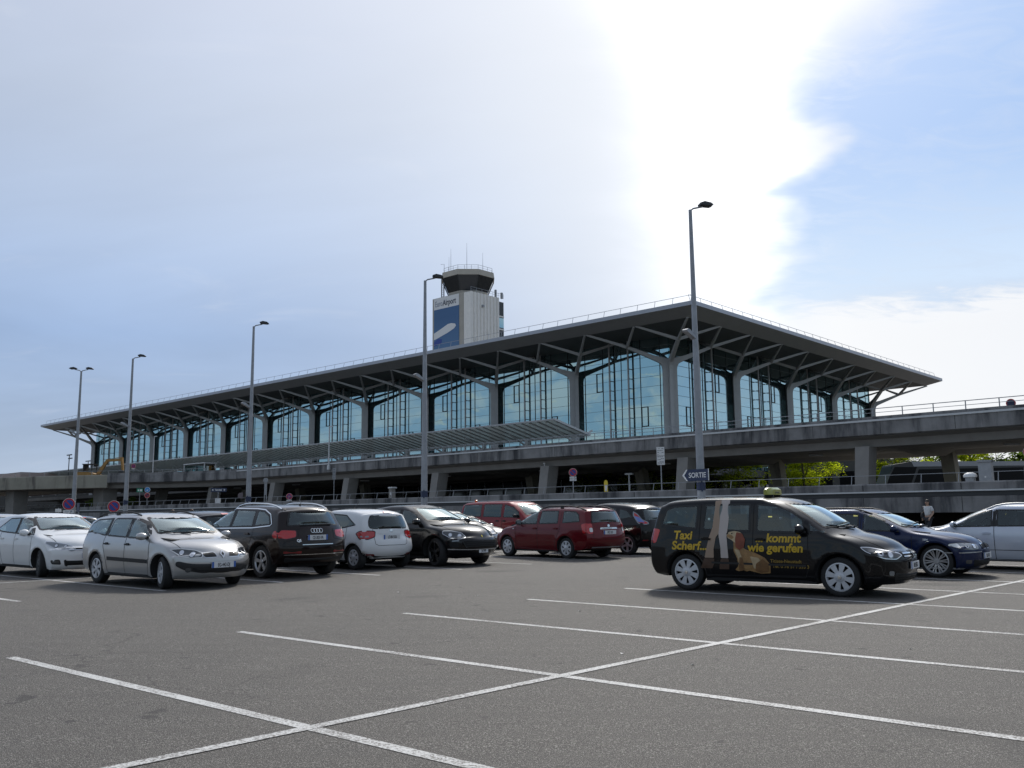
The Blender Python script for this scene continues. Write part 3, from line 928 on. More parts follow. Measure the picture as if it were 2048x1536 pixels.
def inside(pt, poly):
    x, y = pt; c = False; n = len(poly); j = n - 1
    for i in range(n):
        xi, yi = poly[i][0], poly[i][1]; xj, yj = poly[j][0], poly[j][1]
        if (yi > y) != (yj > y) and x < (xj - xi) * (y - yi) / (yj - yi) + xi: c = not c
        j = i
    return c
def area(p): return .5 * sum(p[i][0] * p[(i + 1) % len(p)][1] - p[(i + 1) % len(p)][0] * p[i][1] for i in range(len(p)))
def rounded(poly, r=.04, k=3):
    out = []; n = len(poly)
    for i in range(n):
        a, b, c = Vector(poly[i - 1]), Vector(poly[i]), Vector(poly[(i + 1) % n])
        r1 = min(r, (a - b).length * .4, (c - b).length * .4)
        p, q_ = b + (a - b).normalized() * r1, b + (c - b).normalized() * r1
        for j in range(k + 1):
            t = j / k
            out.append(tuple(p * (1 - t) ** 2 + b * 2 * t * (1 - t) + q_ * t * t))
    return out
def inset(poly, d):
    n = len(poly); s = 1 if area(poly) > 0 else -1; out = []
    for i in range(n):
        a, b, c = Vector(poly[i - 1]), Vector(poly[i]), Vector(poly[(i + 1) % n])
        e1, e2 = (b - a), (c - b)
        if e1.length < 1e-6 or e2.length < 1e-6: out.append(tuple(b)); continue
        e1.normalize(); e2.normalize()
        n1, n2 = Vector((-e1.y, e1.x)) * s, Vector((-e2.y, e2.x)) * s
        bis = n1 + n2
        if bis.length < 1e-4: bis = n1.copy()
        bis.normalize()
        out.append(tuple(b + bis * (d / max(.45, bis.dot(n1)))))
    return out

def car_glass(name, tint, refl=1.0):
    m = bpy.data.materials.new(name); m.use_nodes = True
    q = G(m.node_tree); m.node_tree.nodes.clear()
    gl = q.n('ShaderNodeBsdfGlossy'); gl.inputs['Roughness'].default_value = .02; gl.inputs['Color'].default_value = (.88, 1, 1, 1)
    tr = q.n('ShaderNodeBsdfTransparent'); tr.inputs['Color'].default_value = (*tint, 1)
    fr = q.n('ShaderNodeFresnel'); fr.inputs[0].default_value = 1.55
    mx = q.n('ShaderNodeMixShader'); q.put(mx.inputs[0], q.m('MULTIPLY', fr.outputs[0], refl, clamp=True))
    m.node_tree.links.new(tr.outputs[0], mx.inputs[1]); m.node_tree.links.new(gl.outputs[0], mx.inputs[2])
    o = q.n('ShaderNodeOutputMaterial'); m.node_tree.links.new(mx.outputs[0], o.inputs[0])
    MAT[name] = m
car_glass('car_glass', (.60, .70, .70), 2.0)
car_glass('screen_glass', (.50, .58, .56), 2.5)
car_glass('car_glass_dark', (.16, .19, .20), 1.9)
mat('seal', (.012, .012, .013), .5)
mat('chrome', (.75, .76, .77), .12, 1.0)
mat('alloy', (.50, .51, .53), .3, .6)
mat('hubcap', (.56, .57, .60), .35, .25)
mat('tyre', (.018, .018, .019), .78)
mat('rim_black', (.012, .012, .013), .3, .2, coat=.5)
mat('interior', (.022, .022, .024), .85)
mat('trim_black', (.018, .018, .019), .6)
mat('seam', (.006, .006, .007), .8)
mat('plate_white', (.70, .71, .72), .4)
mat('plate_blue', (.05, .13, .42), .4)
mat('plate_letter', (.015, .015, .02), .5)
mat('lens_red', (.52, .012, .014), .12, coat=1.0)
mat('lens_dark_red', (.20, .008, .012), .12, coat=1.0)
mat('lens_clear', (.25, .27, .29), .10, .35, coat=1.0)
mat('lens_white', (.75, .75, .74), .15, coat=1.0)
mat('lens_sky_reflection', (.16, .24, .55), .12, .2, coat=1.0)  # clear lens with the reflected blue sky put into its colour
mat('lens_amber', (.75, .30, .08), .2, coat=.5)
mat('reflector', (.85, .86, .88), .08, 1.0)
mat('lens_smoke', (.06, .065, .07), .1, coat=1.0)
def paint(name, col, metal=.25, rough=.38):
    m = mat(name, col, rough, metal, .03, 2.0, coat=.75, spec=.08)
    return m

KS = 0.97   # measured against the stall width
class Car:
    def __init__(s, name, sp, paintm, loc, rz, label, cat='car', group='parked cars', nx=104):
        s.sp = sp; s.paint = paintm
        s.root = empty(name, loc, rz, label, cat, group)
        s.root.scale = (KS, KS, KS)
        sl = math.atan(.012)                                  # the ground's gentle slope, in the car's frame
        s.root.rotation_euler = (sl * math.cos(rz), -sl * math.sin(rz) * 1.0, rz)
        s.holes = []; s.parts = []
        s._shell(nx)
    def _shell(s, nx):
        sp = s.sp; top = curve(sp['top']); xrt, xft = sp['top'][0][0], sp['top'][-1][0]
        fz, rz_ = curve(sp['front']), curve(sp['rear'])
        sec, plan, bot = curve(sp['sec']), curve(sp['plan']), curve(sp['bot'])
        hw = sp['hw']; cw = sp.get('cw', .16); cb = sp.get('cb', .06); xm = sp.get('xm', .2)
        cf, cr = sp.get('cf', .22), sp.get('cr', .12); crown = sp.get('crown', .045)
        ax = sp['axles']; r = sp['tyre']; RA = r + sp.get('arch', .05)
        ny, nh = 24, 26
        def pos(s_, t, h):
            x0 = xrt + (xft - xrt) * s_
            xe = x0 + (cw * t * t if x0 > xm else -cb * t * t)
            zb = bot(x0); zt = top(min(max(xe, xrt), xft)) - crown * t * t
            z = zb + (zt - zb) * h
            x = x0 + (rz_(z) - xrt) * (1 - s_) ** 4 + (fz(z) - xft) * s_ ** 4
            x += -cf * abs(t) ** 3 * s_ ** 6 + cr * abs(t) ** 3 * (1 - s_) ** 6
            y = t * hw * plan(x) * sec(z)
            if abs(t) > .99:
                for a in ax:
                    d = math.hypot(x - a, z - r)
                    y += math.copysign(sp.get('flare', .016) * math.exp(-((d - RA - .03) / .06) ** 2), t)
            return Vector((x, y, z))
        ss = [.5 * (i / nx) + .5 * (.5 - .5 * math.cos(math.pi * i / nx)) for i in range(nx + 1)]
        bm = bmesh.new(); V = {}
        def vert(i, j, k):
            if (i, j, k) not in V: V[(i, j, k)] = bm.verts.new(pos(ss[i], 2 * j / ny - 1, k / nh))
            return V[(i, j, k)]
        def face(*c):
            try: bm.faces.new([vert(*q_) for q_ in c])
            except ValueError: pass
        for i in range(nx):
            for k in range(nh):
                face((i, 0, k), (i + 1, 0, k), (i + 1, 0, k + 1), (i, 0, k + 1))
                face((i + 1, ny, k), (i, ny, k), (i, ny, k + 1), (i + 1, ny, k + 1))
            for j in range(ny):
                face((i, j, nh), (i + 1, j, nh), (i + 1, j + 1, nh), (i, j + 1, nh))
        for j in range(ny):
            for k in range(nh):
                face((0, j + 1, k), (0, j, k), (0, j, k + 1), (0, j + 1, k + 1))
                face((nx, j, k), (nx, j + 1, k), (nx, j + 1, k + 1), (nx, j, k + 1))
        for it in range(sp.get('smooth', 3)):
            bmesh.ops.smooth_vert(bm, verts=bm.verts, factor=.5, use_axis_x=True, use_axis_y=True, use_axis_z=True)
        bmesh.ops.recalc_face_normals(bm, faces=bm.faces)
        bm.normal_update()
        s.bm = bm; s.bvh = BVHTree.FromBMesh(bm)
        s.ax, s.r, s.RA, s.hw = ax, r, RA, hw
    # ---- projection
    def hit(s, D, T, a, z):
        D = Vector(D)
        o = Vector(T) * a + D * 10 + Vector((0, 0, z)) if abs(D.z) < .5 else Vector((a, z, 10))
        h = s.bvh.ray_cast(o, -D)
        return (h[0], h[1]) if h[0] is not None else (None, None)
    @staticmethod
    def view(phi):
        return Vector((math.cos(R(phi)), math.sin(R(phi)), 0)), Vector((-math.sin(R(phi)), math.cos(R(phi)), 0))
    def patch(s, name, pts, phi, mats, ring=0.0, off=.004, both=False, hole=False, rnd=.04, step=.05, parent=None, right=False, label=None):
        """pts: (x,z) for phi=+-90, (y,z) for phi=0/180, (x,y,z) for a corner view; laid on the shell"""
        top = phi == 'top'
        if top: D, T = Vector((0, 0, 1)), None
        else: D, T = s.view(phi)
        def a2(p):
            if top: return (p[0], p[1])
            if len(p) == 3: return (Vector((p[0], p[1], 0)).dot(T), p[2])
            if abs(phi) == 90: return (p[0] * T.x, p[1])
            return (p[0] * T.y, p[1])
        poly = [a2(p) for p in pts]
        if rnd: poly = rounded(poly, rnd)
        vs = [Vector(p) for p in poly]; n = len(vs); ed = [(i, (i + 1) % n) for i in range(n)]
        inn = None
        if ring:
            inn = inset(poly, ring); b = len(vs)
            vs += [Vector(p) for p in inn]; ed += [(b + i, b + (i + 1) % n) for i in range(n)]
        x0_, x1_ = min(p[0] for p in poly), max(p[0] for p in poly); z0_, z1_ = min(p[1] for p in poly), max(p[1] for p in poly)
        small = inset(poly, step * .3)
        i_ = x0_ + step / 2
        while i_ < x1_:
            k_ = z0_ + step / 2
            while k_ < z1_:
                if inside((i_, k_), small): vs.append(Vector((i_, k_)))
                k_ += step
            i_ += step
        res = geometry.delaunay_2d_cdt(vs, ed, [], 1, 1e-5)
        co, fs = res[0], res[2]
        P3 = []; last = None
        for c in co:
            h, nn = s.hit(D, T, c[0], c[1])
            if h is None:
                for k in (.98, .95, .9, .8):
                    cx_, cz_ = sum(p[0] for p in poly) / n, sum(p[1] for p in poly) / n
                    h, nn = s.hit(D, T, cx_ + (c[0] - cx_) * k, cz_ + (c[1] - cz_) * k)
                    if h is not None: break
            if h is None: h, nn = (last if last else (Vector((0, 0, 0)), D))
            last = (h, nn)
            if nn.dot(D) < 0: nn = -nn
            P3.append(h + nn * off)
        mb = MB()
        flip = 1
        for f in fs:
            c = (sum(co[i][0] for i in f) / 3, sum(co[i][1] for i in f) / 3)
            mi = 1 if (inn and not inside(c, inn)) else 0
            mb.f.append(list(f)); mb.m.append(mi)
        mb.v = [tuple(p) for p in P3]
        outs = []
        sides = (1, -1) if both else ((-1,) if right else (1,))
        for sd in sides:
            m2 = MB(); m2.v = [(v[0], v[1] * sd, v[2]) for v in mb.v]; m2.f = [list(f) for f in mb.f]; m2.m = list(mb.m)
            o = m2.build(name, mats, parent or s.root, smooth='all', recalc=False)
            bmx = bmesh.new(); bmx.from_mesh(o.data); bmx.normal_update()
            ref = Vector((D.x, D.y * sd, D.z))
            bad = [f for f in bmx.faces if f.normal.dot(ref) < 0]
            if bad: bmesh.ops.reverse_faces(bmx, faces=bad)
            bmx.to_mesh(o.data); bmx.free()
            if label: o['label'] = label
            outs.append(o)
        if hole: s.holes.append((D, T, inset(poly, .020), both, top))
        return outs
    def surf(s, phi, a, z):
        """point and normal on the shell; a is x for +-90 views and y for 0/180 views"""
        D, T = s.view(phi)
        aa = a * T.x if abs(phi) == 90 else a * T.y
        return s.hit(D, T, aa, z)
    def line(s, name, pts, phi, w=.012, m=None, both=True, off=.003, parent=None):
        """a narrow strip following a polyline on the shell"""
        D, T = s.view(phi) if phi != 'top' else (Vector((0, 0, 1)), None)
        dense = []
        for a, b in zip(pts[:-1], pts[1:]):
            k = max(1, int(math.dist(a, b) / .05))
            dense += [(a[0] + (b[0] - a[0]) * i / k, a[1] + (b[1] - a[1]) * i / k) for i in range(k)]
        dense.append(pts[-1])
        mb = MB(); prev = None
        for i, p in enumerate(dense):
            a, b = Vector(dense[max(0, i - 1)]), Vector(dense[min(len(dense) - 1, i + 1)])
            d = (b - a).normalized(); nn = Vector((-d.y, d.x)) * w / 2
            cur = []
            for q_ in (Vector(p) + nn, Vector(p) - nn):
                aa = q_.x if phi == 'top' else (q_.x * T.x if abs(phi) == 90 else q_.x * T.y)
                h, n = s.hit(D, T, aa, q_.y)
                if h is None: cur = None; break
                if n.dot(D) < 0: n = -n
                cur.append(h + n * off)
            if cur and prev: mb.quad(prev[0], prev[1], cur[1], cur[0])
            prev = cur
        if not mb.v: return
        m2 = MB(); m2.v = list(mb.v); m2.f = list(mb.f); m2.m = list(mb.m)
        if both: m2.add([(v[0], -v[1], v[2]) for v in mb.v], mb.f)
        return m2.build(name, m or MAT['seam'], parent or s.root, smooth='all')
    def pillars(s, xs_):
        for a, b, z0, z1 in xs_: s.patch('pillar_trim', [(a, z0), (b, z0), (b, z1), (a, z1)], 90, [MAT['seal']], off=.0025, both=True, rnd=.004)
    def seams(s, lines, w=.012):
        mb = MB()
        for pts in lines:
            o = s.line('shut_line', pts, 90, w)
            if o is None: continue
            b = len(mb.v); mb.v += [tuple(v.co) for v in o.data.vertices]
            for p in o.data.polygons: mb.f.append([b + i for i in p.vertices]); mb.m.append(0)
            bpy.data.objects.remove(o)
        if mb.v: mb.build('shut_lines', MAT['seam'], s.root, smooth='all')
    def finish(s, trim=None):
        bm = s.bm; sp = s.sp
        bm.normal_update()
        kill = set()
        for f in bm.faces:
            c = f.calc_center_median()
            for D, T, poly, both, top in s.holes:
                cc = Vector((c.x, abs(c.y), c.z)) if both else c
                nn = Vector((f.normal.x, abs(f.normal.y), f.normal.z)) if both else f.normal
                if nn.dot(D) < .12: continue
                if not top and cc.dot(D) < 0: continue
                if inside((cc.x, cc.y) if top else (cc.dot(T), cc.z), poly): kill.add(f); break
            for a in s.ax:
                if math.hypot(c.x - a, c.z - s.r) < s.RA and abs(c.y) > s.hw * .6 and abs(f.normal.y) > .25: kill.add(f)
        bmesh.ops.delete(bm, geom=list(kill), context='FACES')
        for v in list(bm.verts):
            if not v.link_faces: bm.verts.remove(v)
        on = set()
        for v in bm.verts:
            if abs(v.co.y) < s.hw * .6 or not any(e.is_boundary for e in v.link_edges): continue
            for a in s.ax:
                dx, dz = v.co.x - a, v.co.z - s.r; d = math.hypot(dx, dz)
                if abs(d - s.RA) < .045 and d > 1e-4:
                    v.co.x, v.co.z = a + dx / d * s.RA, s.r + dz / d * s.RA; on.add(v)
        ed = [e for e in bm.edges if e.is_boundary and e.verts[0] in on and e.verts[1] in on]
        ret = bmesh.ops.extrude_edge_only(bm, edges=ed)
        for v in [x for x in ret['geom'] if isinstance(x, bmesh.types.BMVert)]:
            v.co.y -= math.copysign(.30, v.co.y)
        for f in [x for x in ret['geom'] if isinstance(x, bmesh.types.BMFace)]: f.material_index = 1
        me = bpy.data.meshes.new('body')
        if sp.get('band'):                                   # unpainted lower plastic
            zz = curve(sp['band'])
            for f in bm.faces:
                c = f.calc_center_median()
                if f.material_index == 0 and c.z < zz(c.x): f.material_index = 2
        bm.to_mesh(me); bm.free()
        for mm in (s.paint, MAT['seam'], MAT['trim_black']): me.materials.append(mm)
        me.polygons.foreach_set('use_smooth', [True] * len(me.polygons))
        o = bpy.data.objects.new('body', me); COL.objects.link(o); o.parent = s.root
        xr_, xf_ = sp['rear'][0][1], sp['front'][0][1]
        mb = MB(); hw = s.hw
        a0, a1 = s.ax[1], s.ax[0]
        mb.box(a0 + s.RA, a1 - s.RA, -hw + .06, hw - .06, .19, .26)
        mb.box(a1 - s.RA, xf_ - .28, -hw + .42, hw - .42, .20, .5); mb.box(xr_ + .22, a0 + s.RA, -hw + .42, hw - .42, .24, .5)
        for a in s.ax: mb.box(a - s.RA, a + s.RA, -hw + .33, hw - .33, .25, .75)
        mb.build('underbody', MAT['seam'], s.root)
        return s
    def wheels(s, style, rim_r, tw=.105, rimmat=None, steer=0.0, inset_y=.035, label=None):
        r = s.r
        tb = MB()
        w = tw
        tb.lathe([(rim_r - .012, -w * .9), (rim_r + .012, -w), (r - .03, -w), (r - .006, -w * .8), (r, -w * .4), (r, w * .4), (r - .006, w * .8), (r - .03, w), (rim_r + .03, w * 1.02), (rim_r + .005, w * .96), (rim_r - .006, w * .80)], 36, 'y')
        tyre = tb.build('wheel', MAT['tyre'], None, smooth=True)
        rb = MB(); w0 = w * .78
        rb.lathe([(rim_r - .004, w0 - .02), (rim_r + .004, w0 + .022), (rim_r - .016, w0 + .026), (rim_r - .030, w0 - .005)], 36, 'y', mi=0)
        rb.lathe([(0, w0 - .075), (rim_r - .02, w0 - .075), (rim_r - .02, w0 - .02)], 30, 'y', mi=1)
        def spoke(t, ra, rb_, wa, wb, ya, yb, th=.02, skew=0.0):
            c, sn = math.cos(t), math.sin(t)
            c2, s2 = math.cos(t + skew), math.sin(t + skew)
            e, e2 = (-sn, c), (-s2, c2)
            A = [(c * ra + e[0] * k * wa, ya + o_, sn * ra + e[1] * k * wa) for o_ in (-th, 0) for k in (-1, 1)]
            B = [(c2 * rb_ + e2[0] * k * wb, yb + o_, s2 * rb_ + e2[1] * k * wb) for o_ in (-th, 0) for k in (-1, 1)]
            rb.add(A + B, [(0, 1, 5, 4), (3, 2, 6, 7), (0, 4, 6, 2), (1, 3, 7, 5), (0, 2, 3, 1), (4, 5, 7, 6)], 0)
        if style == 'cover':
            n = 8
            rb.lathe([(0, w0 + .035), (rim_r * .30, w0 + .032), (rim_r * .36, w0 + .022), (rim_r * .45, w0 + .01)], 24, 'y', mi=0)
            for i in range(n): spoke(2 * math.pi * (i + .5) / n, rim_r * .32, rim_r * .95, rim_r * .12, rim_r * .23, w0 + .024, w0 + .020)
            rb.lathe([(0, w0 + .044), (.030, w0 + .043), (.034, w0 + .034)], 14, 'y', mi=2)
        elif style == 'cover7':
            n = 7
            rb.lathe([(0, w0 + .035), (rim_r * .36, w0 + .03), (rim_r * .46, w0 + .012)], 24, 'y', mi=0)
            for i in range(n): spoke(2 * math.pi * i / n, rim_r * .34, rim_r * .95, rim_r * .13, rim_r * .24, w0 + .026, w0 + .018, skew=.12)
        elif style == 'five':
            rb.lathe([(0, w0 + .02), (rim_r * .20, w0 + .018), (rim_r * .24, w0 + .0)], 18, 'y', mi=0)
            for i in range(5): spoke(2 * math.pi * (i + .25) / 5, rim_r * .18, rim_r * .95, rim_r * .12, rim_r * .17, w0 + .005, w0 + .018, .03)
        elif style == 'multi':
            rb.lathe([(0, w0 + .015), (rim_r * .20, w0 + .012), (rim_r * .25, w0 - .01)], 18, 'y', mi=0)
            for i in range(10):
                for dt in (-.10, .10): spoke(2 * math.pi * i / 10 + dt * .7, rim_r * .2, rim_r * .94, .010, .012, w0 - .01, w0 + .015, .03, skew=dt * .5)
        elif style == 'turbine':
            rb.lathe([(0, w0 + .03), (rim_r * .25, w0 + .025), (rim_r * .3, w0 + .0)], 18, 'y', mi=0)
            for i in range(6): spoke(2 * math.pi * i / 6, rim_r * .25, rim_r * .95, rim_r * .10, rim_r * .26, w0 + .02, w0 + .018, .02, skew=.18)
        rim = rb.build('rim', [rimmat or MAT['hubcap'], MAT['seam'], MAT['chrome']], tyre, smooth=True)
        first = True
        for ai, a in enumerate(s.ax):
            for sd in (1, -1):
                if first: t, rm_ = tyre, rim; first = False
                else:
                    t = tyre.copy(); COL.objects.link(t)
                    rm_ = rim.copy(); COL.objects.link(rm_); rm_.parent = t
                t.parent = s.root
                t.location = (a, sd * (s.hw * .985 - tw - inset_y), s.r)
                t.rotation_euler = (0, R(random.uniform(0, 60)), (0 if sd > 0 else math.pi) + (R(steer) if ai == 0 else 0))
                t.rotation_mode = 'XYZ'
    def mirror(s, x, z, m, y=None, size=(.10, .11, .075), arm=True):
        y = y if y is not None else s.surf(90, x, z - .05)[0].y
        for sd in (1, -1):
            mb = MB(); c = (x - .03, sd * (y + .10), z)
            mb.ball(c, (size[0] * .8, size[1], size[2]), 14, 0)
            for i, v in enumerate(mb.v):
                if v[0] < x - .06: mb.v[i] = (x - .06, v[1], v[2])
            mb.beam((x + .02, sd * (y - .03), z - .05), (x - .02, sd * (y + .07), z - .035), .07, .035, mi=1)
            mb.quad(*[(x - .062, sd * (y + .10 + a * size[1] * .8), z + b * size[2] * .75) for a, b in ((-1, -1), (1, -1), (1, 1), (-1, 1))], mi=2)
            mb.build('wing_mirror', [m, MAT['trim_black'], MAT['reflector']], s.root, smooth=True)
    def handles(s, xs_, z, m, L=.17):
        for x in xs_:
            for sd in (1, -1):
                h, n = s.surf(90, x, z)
                if h is None: continue
                mb = MB(); mb.box(x - L / 2, x + L / 2, sd * (h.y + .004), sd * (h.y + .032), z - .014, z + .016)
                mb.box(x - L / 2 + .03, x + L / 2 - .03, sd * (h.y - .01), sd * (h.y + .003), z - .03, z + .03)
                mb.build('door_handle', m, s.root, smooth=True)
    def rails(s, xa, xb, y, m, lift=.055, r=.018, feet=True):
        D = Vector((0, 0, 1))
        for sd in (1, -1):
            pts = []
            for i in range(11):
                x = xa + (xb - xa) * i / 10
                h = s.bvh.ray_cast(Vector((x, y, 5)), Vector((0, 0, -1)))[0]
                e = min(1, 4.0 * min(i / 10, 1 - i / 10) + (0 if feet else 0))
                pts.append((x, sd * y, h.z + .008 + lift * min(1, e)))
            mb = MB(); mb.tube(pts, r, 8)
            if feet:
                x = (xa + xb) / 2; h = s.bvh.ray_cast(Vector((x, y, 5)), Vector((0, 0, -1)))[0]
                mb.box(x - .06, x + .06, sd * y - .016, sd * y + .016, h.z - .01, h.z + lift)
            mb.build('roof_rail', m, s.root, smooth=True)
    def plate(s, phi, z, text, y=0.0, w=.52, h=.112, size=.098, bands=(1, 0), xs=.62, tilt=0, out=.012):
        front = phi == 0
        hit, nn = s.surf(phi, y, z)
        p = empty('number_plate', (0, 0, 0)) if False else None
        mb = MB()
        mb.box(-w / 2, w / 2, -.006, .006, -h / 2, h / 2, 0)
        if bands[0]: mb.box(-w / 2, -w / 2 + .045, -.0075, -.006, -h / 2, h / 2, 1)
        if bands[1]: mb.box(w / 2 - .045, w / 2, -.0075, -.006, -h / 2, h / 2, 1)
        o = mb.build('number_plate', [MAT['plate_white'], MAT['plate_blue']], s.root)
        # local: reads along +x seen from -y
        o.rotation_euler = (R(tilt), 0, R(90) if front else R(-90))
        o.location = hit + Vector(((out if front else -out), 0, 0))
        text_obj(text, size, MAT['plate_letter'], o, (0.012 * (bands[0] - bands[1]), -.0075, -size * .36), (R(90), 0, 0), align='CENTER', xs=xs, ext=.001, bold=.0015)
        return o
    def decal(s, text, x, z, size, m, side=-1, phi=None, name='lettering', shear=0.0, bold=0.0, off=.006, xs=1.0, align='LEFT'):
        """lettering on the flank (side -1: right-hand flank) or on the tail (phi=180) / nose (phi=0)"""
        o = text_obj(text, size, m, s.root, (0, 0, 0), (0, 0, 0), name, bold, shear, .0, 1.0, align, xs)
        for v in o.data.vertices:
            if phi is None:
                X_ = x + v.co.x if side < 0 else x - v.co.x
                h, n = s.surf(90, X_, z + v.co.y)
                v.co = (h.x, side * (h.y + off), h.z) if h is not None else (X_, side * s.hw, z + v.co.y)
            else:
                yy = x + (-v.co.x if phi == 180 else v.co.x) * (1 if phi == 0 else 1)
                yy = x - v.co.x if phi == 180 else x + v.co.x
                h, n = s.surf(phi, yy, z + v.co.y)
                v.co = h + n * off if h is not None else Vector((0, yy, z + v.co.y))
        o.data.update()
        return o
    def cabin(s, x_dash, x_front, x_rear, zb, w=None, seat=.62, rows=1, wheel_side=1):
        """dark cabin fittings seen through the glass"""
        hw = s.hw * .80; zs = zb
        mb = MB()
        mb.box(x_rear - .75, x_dash + .25, -hw, hw, zs - .30, zs - .16)
        mb.hexa([(x_dash - .12, -hw, zs - .2), (x_dash + .35, -hw * .95, zs - .2), (x_dash + .35, hw * .95, zs - .2), (x_dash - .12, hw, zs - .2),
                 (x_dash - .05, -hw, zs + .02), (x_dash + .38, -hw * .9, zs - .03), (x_dash + .38, hw * .9, zs - .03), (x_dash - .05, hw, zs + .02)])
        cab_ = mb.build('cabin', MAT['interior'], s.root)
        def seat_mb(x, y, wd):
            m_ = MB()
            m_.hexa([(x - .10, y - wd, zs - .25), (x + .10, y - wd, zs - .25), (x + .10, y + wd, zs - .25), (x - .10, y + wd, zs - .25),
                     (x - .22, y - wd * .8, zs + .20), (x - .10, y - wd * .8, zs + .20), (x - .10, y + wd * .8, zs + .20), (x - .22, y + wd * .8, zs + .20)])
            m_.box(x - .24, x - .13, y - .12, y + .12, zs + .24, zs + .40); m_.box(x - .19, x - .17, y - .05, y + .05, zs + .19, zs + .25)
            return m_
        for y in (.36, -.36): seat_mb(x_front, y, .25).build('seat', MAT['interior'], cab_)
        for y in (.40, -.40): seat_mb(x_rear, y, .38).build('seat', MAT['interior'], cab_)
        sw = MB(); c = Vector((x_dash - .22, .36 * wheel_side, zs + .0)); pts = []
        for i in range(17):
            t = 2 * math.pi * i / 16; pts.append(c + Vector((-.06 * math.sin(t) * -1, .18 * math.cos(t), .17 * math.sin(t))))
        sw.tube(pts, .016, 6, cap=False); sw.beam(c, c + Vector((.25, 0, -.1)), .06, .06)
        sw.build('steering_wheel', MAT['interior'], cab_, smooth=True)
    def wiper(s, phi, pts, name='wiper'):
        mb = MB()
        P3 = []
        for a, z in pts:
            h, n = s.surf(phi, a, z); P3.append(h + n * .022)
        mb.tube(P3, .011, 6)
        return mb.build(name, MAT['trim_black'], s.root, smooth=True)
    def stick(s, name, x, h=.18, y=0.0, lean=-.10, m=None):
        hit = s.bvh.ray_cast(Vector((x, y, 5)), Vector((0, 0, -1)))[0]
        mb = MB(); mb.lathe([(.022, 0), (.016, .03), (.0, .04)], 8, c=hit); mb.tube([hit + Vector((0, 0, .02)), hit + Vector((lean, 0, h))], .005, 5)
        mb.build(name, m or MAT['trim_black'], s.root)
    def disc(s, name, phi, a, z, r, m, parent=None, off=.005, both=False, sx=1.0):
        pts = [(a + r * sx * math.cos(2 * math.pi * i / 18), z + r * math.sin(2 * math.pi * i / 18)) for i in range(18)]
        return s.patch(name, pts, phi, [m], 0, off, both, rnd=0, step=max(.03, r), parent=parent)

def repaint(root, m):
    for c in root.children:
        for sl in c.material_slots:
            if sl.material and sl.material.name.startswith('paint'):
                sl.link = 'OBJECT'; sl.material = m
# ================================================================== the cars
SEC = [(.18, .90), (.30, .955), (.45, .985), (.62, 1.0), (.80, .995), (.95, .965), (1.10, .905), (1.30, .83), (1.5, .755), (1.7, .68)]
def sec(scale=1.0, belt=0.0): return [(z * scale + belt, f) for z, f in SEC]
GL = [MAT['car_glass'], MAT['seal']]
GW = [MAT['screen_glass'], MAT['seal']]
GD = [MAT['car_glass_dark'], MAT['seal']]
def carpos(near_rear, near_front, track_half, side):
    """ground points (u,v) of the near-side wheels -> centre and heading (front - rear)"""
    a, b = P(*near_rear), P(*near_front)
    d = (b - a); d.z = 0; d.normalize()
    n = Vector((-d.y, d.x, 0)) * side           # towards the far side
    c = (a + b) / 2 + n * track_half * KS
    c.z = gz(c.x, c.y)
    return c, math.atan2(d.y, d.x)

